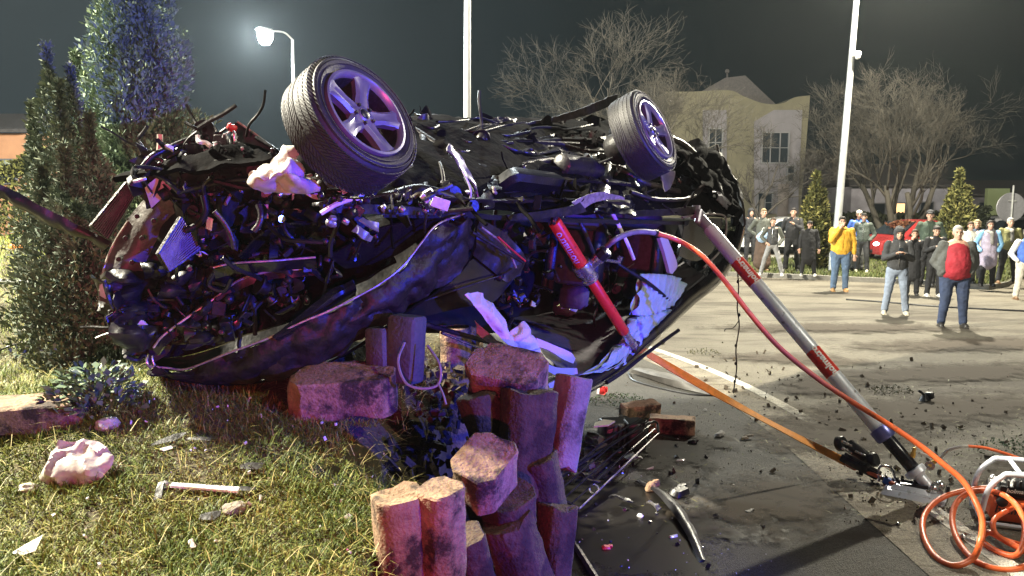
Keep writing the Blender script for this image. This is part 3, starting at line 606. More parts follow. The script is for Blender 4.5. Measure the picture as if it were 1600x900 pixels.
# ------------------------------------------------------------------ bare trees
M['bark'] = mat('bark', (0.034, 0.029, 0.021), 0.85, var=0.3, vs=8, bump=.5, bs=30)
M['bark_dark'] = mat('bark_dark', (0.03, 0.026, 0.022), 0.9, var=0.3, vs=8, bump=.5, bs=30)
def bare_tree(base, height, spread, stems, label, m, seed, levels=5, trunk_h=.25, twig=.011, dense=3.0, lean=0):
    rnd = random.Random(seed); base = Vector(base); tr = MB(); br = MB(); tw = MB()
    t = empty('bare_tree', base, label, 'tree')
    def grow(p, d, L, r, lv):
        k = 4 if lv < 2 else 3; pts = [p]; q = p.copy(); dd = d.copy()
        for i in range(k):
            j = Vector((rnd.gauss(0, 1), rnd.gauss(0, 1), rnd.gauss(0, .7)))*(.16+.04*lv); dd = (dd+j*.7+Vector((0, 0, .06))).normalized(); q = q+dd*(L/k); pts.append(q.copy())
        r1 = r*.55; mb = tr if lv == 0 else (br if lv < 3 else tw); mb.tube(pts, [r+(r1-r)*i/k for i in range(k+1)], 7 if lv == 0 else (5 if lv < 3 else 3))
        if lv >= levels: return
        nch = int(dense+rnd.random()*1.9)+(1 if lv >= 3 else 0)
        for c in range(nch):
            s = .35+.65*rnd.random() if lv > 0 else .55+.45*rnd.random(); i = min(k-1, int(s*k)); a = pts[i].lerp(pts[i+1], s*k-i)
            o = dd.orthogonal().normalized(); o.rotate(Matrix.Rotation(rnd.uniform(0, 2*PI), 3, dd)); sp_ = rnd.uniform(.35, .95)*spread
            nd = (dd+o*sp_).normalized(); grow(a, nd, L*rnd.uniform(.55, .82), max(twig*.5, r*(1-s*.45)*.55), lv+1)
    for s in range(stems):
        a = 2*PI*s/stems+rnd.random(); d = Vector((math.cos(a)*.28*spread*(stems > 1)+lean, math.sin(a)*.28*spread*(stems > 1), 1)).normalized()
        grow(base+Vector((math.cos(a)*.15, math.sin(a)*.15, -.05)), d, height*trunk_h*(1 if stems == 1 else rnd.uniform(1.0, 1.5)), height*.017*(1.2 if stems == 1 else .9), 0)
    tr.build('trunk', m, t, ang=180); br.build('branch', m, t, ang=180); k_ = tw.build('twigs', m, t, ang=180); k_['kind'] = 'stuff'
    return t
bare_tree((P(985, 310, 27).x, 27, 0), 11.2, .92, 7, 'wide bare tree with many pale branches behind the rear wheel', M['bark'], 11, 6, .235, .009, 2.55)
bare_tree((P(1408, 310, 29).x, 29, 0), 10.0, .82, 6, 'bare many stemmed tree behind the onlookers, right of the lamp pole', M['bark'], 5, 6, .23, .0095, 2.4)
bare_tree((P(1183, 310, 30).x, 30, 0), 8.0, 1.0, 1, 'small dark bare tree in front of the gabled house', M['bark_dark'], 8, 6, .28, .013, 2.5)

# ------------------------------------------------------------------ conifers
def conifer(base, plumes, label, tints, seed, dens=1.0, leaf=.045, trunk=(.08, 1.5), name='conifer', cat='tree'):
    r = np.random.default_rng(seed); base = Vector(base); t = empty(name, base, label, cat)
    m = mat('foliage_%s' % name, (0.1, 0.1, 0.05), 0.9, tint=tints, spec=.04)
    Bs, Ts, Wd, Sd, Tn = [], [], [], [], []
    for (cx, cy, z0, z1, rad) in plumes:
        H = z1-z0; n = int(2600*dens*(H*rad*2)/(.6)); u = r.random(n)**.85; ph = r.uniform(0, 2*PI, n)
        prof_ = rad*np.clip(np.sin(np.clip(u*1.02+.10, 0, 1)*PI)**.75*(1.05-.55*u)*1.25, .04, 2)
        lump = np.array([noise.noise((math.cos(a)*2.2+cx*3, math.sin(a)*2.2+cy*3, z*H*5.5)) for a, z in zip(ph, u)])
        rr = prof_*(0.52+.48*np.sqrt(r.random(n)))*(1+.85*lump); x = np.cos(ph)*rr; y = np.sin(ph)*rr; z = z0+u*H+.06*lump
        out = np.stack([np.cos(ph)*.55, np.sin(ph)*.55, np.full(n, .7)], 1)+r.normal(0, .55, (n, 3)); out /= np.linalg.norm(out, axis=1)[:, None]
        b0 = np.stack([base.x+cx+x, base.y+cy+y, base.z+z], 1); L = leaf*r.uniform(.6, 1.7, n)
        Bs.append(b0); Ts.append(b0+out*L[:, None]); Wd.append(L*r.uniform(.12, .22, n)); sv = np.cross(out, r.normal(0, 1, (n, 3))); sv /= np.linalg.norm(sv, axis=1)[:, None]; Sd.append(sv)
        Tn.append(np.clip(.45+.5*lump+r.normal(0, .17, n), 0, 1))
    o = blades('foliage', np.concatenate(Bs)-np.array(base), np.concatenate(Ts)-np.array(base), np.concatenate(Wd), np.concatenate(Sd), np.concatenate(Tn), m, leaf=True)
    o.parent = t
    b = MB(); b.tube([base-Vector((0, 0, .1)), base+Vector((.02, 0, trunk[1]*.5)), base+Vector((0, .02, trunk[1]))], [trunk[0], trunk[0]*.75, trunk[0]*.3], 8); b.build('trunk', M['bark_dark'], t, ang=180)
    return t
def plumes_px(spec, d0, base):
    out = []
    for (px, pyt, pyb, wpx, dd) in spec:
        a = P(px, pyt, d0+dd); c = P(px, pyb, d0+dd); out.append((a.x-base.x, dd, c.z-base.z, a.z-base.z, wpx/FPX*(d0+dd)/2))
    return out
base = Vector((P(112, 500, 5.6).x, 5.6, hz(P(112, 500, 5.6).x, 5.6)))
conifer(base, plumes_px([(72, 70, 400, 60, .1), (92, 130, 540, 96, -.1), (50, 165, 520, 60, .15), (110, 104, 460, 66, .1), (138, 180, 585, 110, -.15), (100, 230, 600, 130, -.35), (165, 270, 590, 110, -.05), (64, 260, 560, 92, -.2), (120, 320, 620, 150, -.5), (190, 370, 600, 110, .0), (222, 420, 590, 90, .1), (84, 380, 600, 110, -.3), (160, 420, 610, 120, -.35)], 5.6, base),
        'brown green conifer with feathery upright sprays at the left, pressed by the wreck', [(0.055, 0.075, 0.062), (0.09, 0.115, 0.09), (0.135, 0.16, 0.125), (0.20, 0.215, 0.165), (0.17, 0.20, 0.115)], 3, 1.75, .036, (.07, 1.6))
base = Vector((P(200, 500, 7.2).x, 7.2, hz(P(200, 500, 7.2).x, 7.2)))
conifer(base, plumes_px([(178, -190, 420, 110, 0), (205, -240, 430, 120, .15), (160, -60, 420, 84, .1), (150, 60, 430, 70, .15), (222, -60, 440, 100, -.05), (190, 40, 430, 100, -.2), (238, 20, 430, 70, .1), (246, 110, 430, 54, .0), (185, 150, 440, 90, -.3), (215, 170, 440, 90, -.3), (118, 84, 430, 44, .2), (134, 120, 430, 56, .1)], 7.2, base),
        'tall grey green columnar conifer left of the street lamp, top cut off', [(0.07, 0.105, 0.08), (0.12, 0.165, 0.125), (0.17, 0.22, 0.16), (0.23, 0.28, 0.20), (0.19, 0.25, 0.12)], 4, 1.45, .046, (.09, 2.6))
for (px, pt, pb, d, w, lb, sd_) in ((1276, 272, 436, 23.3, 40, 'clipped cone conifer left of the lamp pole behind the child in the long coat', 21), (1500, 268, 440, 25, 46, 'cone conifer behind the man in the red sweater', 22)):
    q = P(px, pt, d); base = Vector((q.x, d, .1)); W = w/FPX*d; Ht = q.z-.1
    conifer(base, [(0, 0, .05, Ht, W*.46), (-W*.26, .1, .02, Ht*.72, W*.30), (W*.27, -.05, .02, Ht*.82, W*.27), (0, -.25, .02, Ht*.6, W*.36)], lb, [(0.02, 0.025, 0.012), (0.06, 0.065, 0.022), (0.12, 0.115, 0.04), (0.17, 0.15, 0.05)], sd_, .34, .12, (.08, Ht*.6))
# hedges in the dark
def hedge(name, px0, px1, pyt, d, dep, label, tints, dens, seed, leaf=.14, z0=0):
    r = np.random.default_rng(seed); x0 = P(px0, 310, d).x; x1 = P(px1, 310, d).x; zt = P(800, pyt, d).z; n = int(dens*(x1-x0)*(zt+dep))
    t = empty(name, ((x0+x1)/2, d+dep/2, z0), label, 'hedge'); x = r.uniform(x0, x1, n); f = r.random(n) < .6; lum = np.array([noise.noise((a*.9, seed, 2)) for a in x])
    top = (zt-z0)*(1+.16*lum); z = np.where(f, r.random(n)*top, top*(1-.05*r.random(n))); y = np.where(f, d+.25*r.random(n), d+dep*r.random(n)); z = z+.1*np.array([noise.noise((a*2, b_*2, 3)) for a, b_ in zip(x, z)])
    b0 = np.stack([x, y, np.maximum(z, .02)+z0], 1); o = r.normal(0, .6, (n, 3))+np.array([0, -.4, .6]); o /= np.linalg.norm(o, axis=1)[:, None]; L = leaf*r.uniform(.6, 1.5, n); sv = np.cross(o, r.normal(0, 1, (n, 3))); sv /= np.linalg.norm(sv, axis=1)[:, None]
    m = mat('foliage_'+name, (.1, .1, .05), .65, tint=tints, spec=.25); c = Vector(t.location)
    ob = blades('foliage', b0-np.array(c), b0+o*L[:, None]-np.array(c), L*.3, sv, r.random(n), m, leaf=True); ob.parent = t
    b = MB(); 
    nx_ = max(3, int((x1-x0)/1.2))
    for i in range(nx_): xx = x0+(i+.5)*(x1-x0)/nx_; b.tube([(xx, d+dep*.5, z0-.05), (xx+.1, d+dep*.5, z0+(zt-z0)*.8)], [.05, .02], 5)
    b.build('stems', M['bark_dark'], t, ang=180); return t
hedge('hedge', -90, 60, 252, 17.5, 1.4, 'yellow green hedge beyond the lawn at the left edge', [(.03, .035, .012), (.07, .075, .02), (.12, .12, .03)], 850, 31, .10)
hedge('hedge', 1120, 1270, 352, 34, 1.2, 'dark low hedge in front of the gabled house', [(.012, .016, .008), (.03, .035, .014)], 420, 32, .16)
hedge('hedge', 1300, 1480, 338, 33, 1.2, 'dark hedge behind the parked cars', [(.012, .015, .008), (.03, .034, .014)], 420, 33, .16)
hedge('hedge', 1490, 1760, 340, 36, 1.2, 'dark hedge in the right background below the round sign', [(.010, .013, .008), (.025, .03, .014)], 380, 34, .16)
hedge('bush', 1405, 1445, 350, 26.5, .8, 'reddish leaved round bush behind the onlookers', [(.08, .03, .02), (.16, .06, .03), (.2, .1, .05)], 900, 35, .11)
hedge('bush', 1533, 1551, 323, 30.5, .8, 'dark clipped bush beside the green gate pillar', [(.01, .014, .008), (.02, .026, .012)], 900, 36, .11)

# ------------------------------------------------------------------ leafy plant on the lawn
q = GR(150, 634); t = empty('leafy_plant', q, 'low bushy plant with grey green leaves on the lawn below the nose of the wreck', 'plant')
r = np.random.default_rng(8); mb = MB(); m = mat('plant_leaf', (.08, .12, .07), .55, tint=[(.05, .08, .045), (.10, .15, .08), (.18, .24, .14)], spec=.35)
n = 620; ph = r.uniform(0, 2*PI, n); u = r.random(n); rad = .20*np.sqrt(r.random(n))*(1.15-.5*u); z = .20*u*(1-rad**2*8); b0 = np.stack([np.cos(ph)*rad*1.25, np.sin(ph)*rad*.9, np.maximum(z, 0)], 1)
o = np.stack([np.cos(ph)*.9, np.sin(ph)*.9, np.full(n, .55)], 1)+r.normal(0, .4, (n, 3)); o /= np.linalg.norm(o, axis=1)[:, None]; L = r.uniform(.03, .07, n); sv = np.cross(o, np.array([0, 0, 1.0])+r.normal(0, .3, (n, 3))); sv /= np.linalg.norm(sv, axis=1)[:, None]
ob = blades('leaves', b0, b0+o*L[:, None], L*.3, sv, r.random(n), m, leaf=True, bend=np.tile([0, 0, .006], (n, 1))); ob.parent = t; ob['kind'] = 'stuff'
b = MB()
for i in range(14): a = 2*PI*i/14; b.tube([q, q+Vector((math.cos(a)*.1, math.sin(a)*.08, .12)), q+Vector((math.cos(a)*.18, math.sin(a)*.14, .15))], [.006, .004, .002], 5)
b.build('stem', mat('plant_stem', (.08, .09, .04), .6), t)
# clump of torn leaves on the apron
def leaf_clump(name, c, rad, n, label, seed, tints=((.02, .05, .02), (.05, .10, .04), (.09, .13, .05))):
    r = np.random.default_rng(seed); t = empty(name, c, label, 'leaf clump'); ph = r.uniform(0, 2*PI, n); rr = rad*np.sqrt(r.random(n)); b0 = np.stack([np.cos(ph)*rr*1.5, np.sin(ph)*rr, rad*.45*r.random(n)*(1-(rr/rad)**2)+.004], 1)
    o = r.normal(0, .6, (n, 3))+np.array([0, 0, .3]); o /= np.linalg.norm(o, axis=1)[:, None]; L = r.uniform(.012, .035, n); sv = np.cross(o, r.normal(0, 1, (n, 3))); sv /= np.linalg.norm(sv, axis=1)[:, None]
    ob = blades('sprigs', b0, b0+o*L[:, None], L*.22, sv, r.random(n), mat('clump_leaf', (.05, .1, .04), .6, tint=list(tints)), leaf=True); ob.parent = t; ob['kind'] = 'stuff'
leaf_clump('leaf_clump', G(965, 628, .01), .22, 520, 'dark green torn conifer sprig on the asphalt under the roof corner', 1)
leaf_clump('leaf_clump', G(1392, 612, .01), .16, 320, 'flattened sprig of torn greenery on the road left of the small black part', 2, ((.025, .03, .012), (.06, .06, .025), (.09, .08, .03)))
leaf_clump('leaf_clump', G(1590, 706, .01), .25, 420, 'green sprig on the road beside the pump', 3)
leaf_clump('leaf_clump', G(1100, 552, .01), .16, 240, 'small torn sprig on the road near the dangling cable', 4, ((.025, .03, .012), (.06, .06, .025), (.09, .08, .03)))
# ------------------------------------------------------------------ the overturned car
CAR = empty('overturned_car', (CA+CAX*1.3-CN*.7)+Vector((0, 0, .9)), 'black wrecked car lying upside down across the broken island wall', 'car')
def L_(*pp): return [S(px, py, v) for (px, py, v) in pp]
def panel(name, rows, m, thick=.006, nu=28, nv=10, amp=0, sc=3, seed=0, ridge=0, edge=0, smooth=True, parent=CAR, ang=45):
    b = MB(); g = b.sheet([L_(*r) for r in rows], thick, nu, nv, amp, sc, seed, ridge, smooth, edge); return b.build(name, m, parent, ang), g
def pipe(name, pts, r, m, n=8, parent=CAR, k=5):
    b = MB(); p = L_(*pts); b.tube(spline(p, k) if len(p) > 2 else p, r, n); return b.build(name, m, parent, 60)

# ---- wheels
def wheel(fc, nrm, R, W, seed, parent=CAR):
    nrm = nrm.normalized(); u = nrm.orthogonal().normalized(); w = nrm.cross(u)
    Ro = R*.705; Ri = R*.655
    b = MB()                                       # hub barrel behind the spokes
    b.lathe([(Ri, -.02), (Ri*.97, -W*.5), (Ri, -W*.95), (Ri*.93, -W*.95), (Ri*.9, -W*.5), (Ri*.94, -.02)], fc, nrm, 40, loop=True)
    wh = b.build('wheel', M['dark_metal'], parent, 40)
    b = MB(); prof = [(Ro, -.012), (R*.78, .004), (R*.87, .006), (R*.945, -.012), (R*.985, -.04), (R*.99, -.05), (R*.992, -W+.05), (R*.985, -W+.04), (R*.945, -W+.01), (R*.85, -W-.004), (Ro, -W+.012), (Ri*.99, -W+.03), (Ri*.99, -.03)]
    b.lathe(prof, fc, nrm, 64, loop=True)
    # raised sidewall ribs
    b.lathe([(R*.80, .003), (R*.805, .0085), (R*.815, .0085), (R*.82, .003)], fc, nrm, 64); b.lathe([(R*.905, .002), (R*.91, .006), (R*.918, .006), (R*.925, -.004)], fc, nrm, 64)
    ty = b.build('tyre', M['rubber'], wh, 30)
    # tread: V shaped blocks, one joined part (hundreds of blocks)
    b = MB(); nb = 84
    for k in range(nb):
        for sd in (-1, 1):
            for seg in range(3):
                h0 = -W/2+sd*(.006+seg*W*.145); h1 = -W/2+sd*(.006+(seg+1)*W*.145-.005)
                a0 = 2*PI*(k+.5*(sd > 0))/nb; s0 = .10*seg*(.9+.1*seg); s1 = .10*(seg+1)*(.9+.1*(seg+1)); wd = 2*PI/nb*.68
                vs = []
                for rr in (R*.975, R*(1.0 if seg < 2 else .992)):
                    for (h, sh) in ((h0, s0), (h1, s1)):
                        for q in (0, wd): a = a0+sh+q; vs.append(fc+nrm*h+(u*math.cos(a)+w*math.sin(a))*rr)
                b.add(vs, [[0, 1, 3, 2], [4, 6, 7, 5], [0, 4, 5, 1], [2, 3, 7, 6], [0, 2, 6, 4], [1, 5, 7, 3]])
    tag(b.build('tread', M['rubber'], wh, 30), kind='stuff')
    b = MB(); b.lathe([(Ro*1.01, -.004), (Ro*1.0, .010), (Ro*.95, .012), (Ro*.90, -.002), (Ro*.88, -.03), (Ro*.93, -.05), (Ro*.99, -.03)], fc, nrm, 64, loop=True)
    b.lathe([(.0001, -.012), (.03, -.012), (.036, -.018), (.05, -.02), (.075, -.026), (.08, -.06), (.0001, -.06)], fc, nrm, 24)
    rim = b.build('rim', M['alloy'], wh, 35)
    for k in range(5):
        a = 2*PI*k/5+seed; d = u*math.cos(a)+w*math.sin(a); t = nrm.cross(d); b = MB()
        vs = []
        for (rad, hw, zt, zb) in ((.05, .045, -.018, -.06), (Ro*.5, .036, -.010, -.055), (Ro*.8, .044, .000, -.045), (Ro*.93, .062, .004, -.035)):
            c = fc+d*rad
            vs += [c-t*hw+nrm*(zt-.012), c-t*hw*.55+nrm*zt, c+nrm*(zt-.007), c+t*hw*.55+nrm*zt, c+t*hw+nrm*(zt-.012), c+t*hw*.9+nrm*zb, c-t*hw*.9+nrm*zb]
        fs = [[i*7+j, i*7+(j+1) % 7, i*7+7+(j+1) % 7, i*7+7+j] for i in range(3) for j in range(7)]+[list(range(7))[::-1], [21+j for j in range(7)]]
        b.add(vs, fs); b.build('spoke', M['alloy'], wh, 50)
    b = MB(); b.lathe([(.0001, -.10), (Ri*.78, -.10), (Ri*.8, -.115), (Ri*.78, -.13), (.0001, -.13)], fc, nrm, 40); b.build('brake_disc', M['dark_metal'], wh, 35)
    b = MB(); 
    for k in range(5): a = 2*PI*k/5+seed+.6; b.lathe([(.0001, -.006), (.008, -.006), (.009, -.012), (.009, -.03)], fc+(u*math.cos(a)+w*math.sin(a))*.052, nrm, 6)
    tag(b.build('lug_nuts', M['dark_metal'], wh, 35), kind='stuff')
    b = MB(); b.lathe([(.0001, -.004), (.02, -.005), (.027, -.010), (.028, -.02)], fc, nrm, 20); b.build('hub_cap', M['plastic'], wh, 35)
    return wh
n1 = camdir(.73, .42, .54); f1 = P(573, 176, 3.74); wheel(f1, n1, .328, .228, .25)
n2 = camdir(.77, .34, .54); f2 = P(1024, 202, 6.1); wheel(f2, n2, .345, .225, .45)
# struts and arms that carry them
pipe('suspension_arm', [(600, 300, .25), (575, 250, .35), (540, 215, .5), (520, 205, .6)], .035, M['dark_metal'])
pipe('suspension_arm', [(660, 250, .5), (620, 230, .45), (560, 205, .45)], .028, M['dark_metal'])
pipe('suspension_arm', [(1050, 290, .2), (1040, 250, .3), (1015, 215, .4)], .04, M['dark_metal'])
pipe('suspension_arm', [(1085, 240, .35), (1062, 222, .33), (1030, 210, .35)], .03, M['dark_metal'])
b = MB(); b.lathe([(.0001, -.0), (.09, 0), (.11, .05), (.11, .24), (.08, .3), (.0001, .3)], f1-n1*.46, n1, 20); b.build('brake_drum', M['greasy'], CAR)
b = MB(); b.lathe([(.0001, -.0), (.1, 0), (.13, .05), (.13, .20), (.08, .28), (.0001, .28)], f2-n2*.42, n2, 20); b.build('brake_drum', M['greasy'], CAR)

# ---- big shells
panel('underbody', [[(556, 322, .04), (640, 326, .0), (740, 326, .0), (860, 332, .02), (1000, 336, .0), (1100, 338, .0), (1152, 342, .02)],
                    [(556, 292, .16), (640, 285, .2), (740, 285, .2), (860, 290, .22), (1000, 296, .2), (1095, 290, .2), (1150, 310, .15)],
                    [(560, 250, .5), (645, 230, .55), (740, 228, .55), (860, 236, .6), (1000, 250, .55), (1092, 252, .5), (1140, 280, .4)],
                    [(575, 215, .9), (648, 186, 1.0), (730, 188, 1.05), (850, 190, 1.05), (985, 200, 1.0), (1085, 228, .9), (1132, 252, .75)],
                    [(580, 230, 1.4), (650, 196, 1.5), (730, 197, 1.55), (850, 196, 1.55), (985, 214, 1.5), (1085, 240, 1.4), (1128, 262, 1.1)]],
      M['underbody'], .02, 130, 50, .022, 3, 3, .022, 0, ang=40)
panel('underbody_far_sill', [[(650, 178, 1.25), (690, 181, 1.25), (735, 188, 1.25), (800, 193, 1.25), (850, 190, 1.25), (900, 186, 1.25)], [(650, 200, 1.3), (700, 200, 1.3), (760, 206, 1.3), (820, 208, 1.3), (860, 204, 1.3), (900, 200, 1.3)]], M['dusty_black'], .03, 60, 8, .03, 6, 9, .02)
# torn sill strip pointing up at the rear
panel('torn_sill', [[(800, 196, .95), (850, 186, .92), (905, 170, .9), (950, 152, .9), (964, 147, .9)], [(806, 203, .95), (855, 193, .92), (910, 182, .9), (955, 164, .9), (962, 157, .9)]], M['dark_metal'], .018, 40, 5, .012, 12, 2, edge=.006)
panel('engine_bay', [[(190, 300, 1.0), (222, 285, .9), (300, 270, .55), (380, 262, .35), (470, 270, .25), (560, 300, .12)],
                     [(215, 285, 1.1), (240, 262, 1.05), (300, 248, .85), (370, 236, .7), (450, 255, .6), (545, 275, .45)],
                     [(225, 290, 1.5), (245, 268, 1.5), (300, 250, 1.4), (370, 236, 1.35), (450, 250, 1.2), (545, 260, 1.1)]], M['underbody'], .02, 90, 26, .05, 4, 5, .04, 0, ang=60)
panel('engine_front', [[(222, 288, .95), (300, 268, .62), (380, 262, .42), (470, 270, .3), (560, 302, .14)],
                       [(235, 360, 1.0), (300, 350, .75), (380, 340, .62), (470, 335, .5), (560, 335, .3)],
                       [(215, 450, 1.1), (290, 440, .95), (380, 420, .85), (470, 400, .7), (570, 370, .5)],
                       [(230, 560, 1.05), (300, 540, 1.0), (380, 500, .95), (470, 450, .85), (600, 390, .6)]], M['greasy'], .02, 90, 50, .06, 4.2, 8, .06, 0, ang=60)
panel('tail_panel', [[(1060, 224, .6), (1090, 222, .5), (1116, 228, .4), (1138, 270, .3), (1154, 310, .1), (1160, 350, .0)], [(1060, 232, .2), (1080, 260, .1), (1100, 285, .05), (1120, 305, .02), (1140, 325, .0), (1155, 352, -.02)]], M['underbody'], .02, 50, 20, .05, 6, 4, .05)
panel('tail_panel', [[(1116, 228, .4), (1138, 270, .3), (1154, 310, .1), (1158, 370, .05), (1136, 420, .1)], [(1116, 240, 1.2), (1140, 275, 1.2), (1156, 312, 1.1), (1156, 370, 1.0), (1130, 430, .95)]], M['dusty_black'], .02, 40, 20, .03, 6, 6, .03)
# floor seen from inside, back wall of the cabin
panel('cabin_floor', [[(600, 335, .03), (740, 338, .02), (900, 345, .02), (1050, 348, .02), (1130, 350, .02)], [(600, 335, 1.3), (740, 338, 1.3), (900, 340, 1.3), (1050, 342, 1.3), (1130, 345, 1.2)]], M['plastic'], .03, 40, 12, .01, 4, 1)
panel('cabin_far_side', [[(600, 340, 1.35), (760, 340, 1.35), (930, 345, 1.35), (1070, 348, 1.35)], [(640, 520, 1.25), (780, 520, 1.25), (930, 500, 1.25), (1060, 440, 1.25)]], M['plastic'], .02, 30, 12, .02, 4, 2)
# near sill: bent bright edged strip
panel('door_sill', [[(500, 318, .0), (560, 318, .0), (650, 324, -.02), (740, 322, -.02)], [(505, 332, .0), (560, 334, .0), (650, 336, -.02), (745, 334, -.02)]], M['dusty_black'], .03, 50, 5, .012, 9, 1, edge=.004)
panel('door_sill', [[(790, 336, -.02), (840, 330, -.03), (890, 322, -.04), (905, 316, -.05)], [(795, 345, -.02), (845, 341, -.03), (893, 336, -.04), (915, 330, -.05)]], M['dusty_black'], .02, 30, 5, .012, 9, 4, edge=.004)
panel('bent_trim', [[(893, 316, -.05), (915, 305, -.06), (940, 300, -.06), (976, 308, -.05)], [(908, 330, -.05), (925, 318, -.06), (950, 312, -.06), (975, 312, -.05)]], M['raw_lit_edge'], .006, 30, 6, .01, 12, 3, edge=.004)
panel('door_sill', [[(975, 330, -.02), (1010, 328, -.02), (1045, 326, -.02), (1085, 322, -.02)], [(975, 341, -.02), (1010, 338, -.02), (1045, 337, -.02), (1085, 335, -.02)]], M['dusty_black'], .02, 30, 5, .01, 9, 7, edge=.004)

# ---- lower bonnet and wing panels
lip = [(232, 574, 1.02), (262, 577, .95), (293, 578, .85), (353, 555, .62), (420, 530, .42), (470, 506, .3), (520, 485, .2), (590, 448, .1), (630, 417, .05), (657, 383, .02), (683, 353, .0), (725, 336, .0)]
low = [(236, 580, 1.0), (270, 592, .92), (330, 600, .78), (400, 598, .6), (450, 588, .45), (510, 566, .32), (560, 540, .22), (630, 490, .12), (690, 450, .06), (730, 410, .03), (742, 380, .0), (742, 345, .0)]
midr = [(a[0]*.5+b_[0]*.5, a[1]*.5+b_[1]*.5, (a[2]+b_[2])/2-.05) for a, b_ in zip(lip, low)]
panel('bonnet', [lip, midr, low], M['bonnet_paint'], .010, 120, 20, .018, 7, 2, .030, edge=.022, ang=28)
pipe('bonnet_edge', [(a, b_-2, c-.03) for a, b_, c in lip], .006, M['raw_lit_edge'], 6)  # highlight of the lip, built in as a pale tube
low2 = [(a[0]+10, a[1]-4, a[2]+.5) for a in low]
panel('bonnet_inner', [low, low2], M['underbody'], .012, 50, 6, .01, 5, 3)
panel('bonnet_underside', [[(240, 560, 1.05), (300, 555, .95), (400, 520, .75), (500, 480, .5), (620, 410, .3)], [(250, 500, 1.1), (310, 470, 1.05), (390, 430, .95), (480, 410, .8), (600, 370, .5)]], M['black_paint'], .015, 50, 16, .03, 4, 6, .02)
panel('bonnet_liner', [[(238, 572, 1.18), (300, 575, 1.14), (400, 540, 1.0), (500, 500, .85), (620, 440, .65), (720, 380, .5)], [(240, 520, 1.35), (310, 490, 1.3), (410, 450, 1.25), (510, 420, 1.1), (630, 380, .9), (740, 345, .8)], [(250, 470, 1.45), (320, 420, 1.45), (420, 390, 1.4), (520, 350, 1.3), (640, 335, 1.1), (740, 328, 1.0)]], M['greasy'], .015, 40, 12, .03, 4, 13)
arc = [(240, 545, .9), (254, 527, .86), (290, 500, .8), (337, 467, .72), (373, 440, .64), (420, 426, .54), (460, 423, .45), (493, 420, .4)]
panel('bonnet_frame', [[(a, b_, c) for a, b_, c in arc], [(a+8, b_+10, c-.02) for a, b_, c in arc]], M['black_paint'], .02, 50, 5, .004, 8, 1)
pipe('bonnet_frame_edge', [(a, b_-2, c-.03) for a, b_, c in arc], .007, M['raw_lit_edge'], 6)  # pale tube draws the highlight along the frame
e2 = [(333, 420, .62), (355, 415, .58), (380, 412, .5), (420, 410, .42), (455, 407, .38), (493, 404, .32)]
panel('wheel_arch', [e2, [(a+3, b_+14, c+.02) for a, b_, c in e2]], M['black_paint'], .012, 30, 5, .006, 9, 2)
pipe('wheel_arch_edge', [(a, b_-2, c-.03) for a, b_, c in e2], .006, M['raw_lit_edge'], 6)  # arch highlight drawn as a thin pale tube
panel('wheel_arch_liner', [[(372, 400, .5), (410, 365, .4), (450, 350, .32), (500, 350, .25)], [(385, 410, .6), (420, 380, .52), (460, 368, .45), (510, 372, .4)], [(400, 412, .7), (440, 400, .62), (480, 395, .55), (525, 395, .5)]], M['black_paint'], .01, 30, 12, .008, 4, 2)
panel('wing_panel', [[(425, 526, .36), (470, 492, .3), (515, 455, .24), (552, 438, .2)], [(430, 530, .34), (480, 498, .27), (525, 466, .2), (556, 448, .16)], [(437, 533, .4), (486, 506, .34), (528, 478, .28), (556, 462, .24)]], M['black_paint'], .012, 40, 10, .006, 6, 2, .008)
panel('side_panel', [[(512, 400, .3), (560, 372, .22), (620, 348, .12), (672, 340, .05), (728, 336, .02)], [(540, 420, .35), (585, 410, .28), (630, 392, .18), (660, 372, .1), (690, 352, .05)]], M['black_paint'], .012, 40, 10, .02, 4, 9, .01)
panel('windscreen_frame', [[(560, 490, .3), (620, 470, .25), (700, 430, .18), (760, 395, .12), (810, 420, .10)], [(575, 510, .32), (640, 498, .28), (720, 480, .2), (765, 474, .14), (800, 440, .10)]], M['black_paint'], .02, 40, 12, .01, 4, 11)
pipe('windscreen_edge', [(560, 487, .27), (650, 473, .2), (720, 450, .14), (783, 430, .08), (800, 420, .07)], .006, M['dark_metal'], 6)
panel('scuttle_panel', [[(745, 340, .0), (770, 352, .02), (800, 372, .04), (822, 405, .05)], [(740, 400, .1), (765, 420, .1), (790, 440, .1), (812, 430, .08)]], M['dusty_black'], .015, 30, 14, .03, 6, 12, .02)
# broken trim sticks by the front pillar
# floor pan furniture: exhaust, shaft, tank, beams, ribs
def uv_(x, y): return max(.02, (328-y)/140*.95)
def up_(x, y, o=-.06): return (x, y, uv_(x, y)+o)
pipe('exhaust_pipe', [up_(628, 268), up_(700, 254), up_(790, 262), up_(870, 250), up_(960, 262), up_(1005, 285), up_(1060, 300)], .030, M['dark_metal'], 12)
b = MB(); q = S(*up_(905, 262, -.1)); b.lathe([(.0001, -.26), (.06, -.26), (.085, -.24), (.09, -.2), (.09, .2), (.085, .24), (.06, .26), (.0001, .26)], q, CAX+Vector((0, 0, -.05)), 22); b.build('silencer', M['dusty_black'], CAR)
pipe('drive_shaft', [up_(665, 226), up_(800, 222), up_(1000, 232)], .028, M['dusty_black'], 12)
b = MB(); q = S(*up_(820, 292, -.06)); Rz = Matrix((CAX, -CN, Vector((0, 0, 1)))).transposed()@Euler((-.5, .06, 0)).to_matrix(); b.box(q, (.62, .34, .12), Rz, top=.9, ch=.04); b.build('fuel_tank', M['plastic'], CAR)
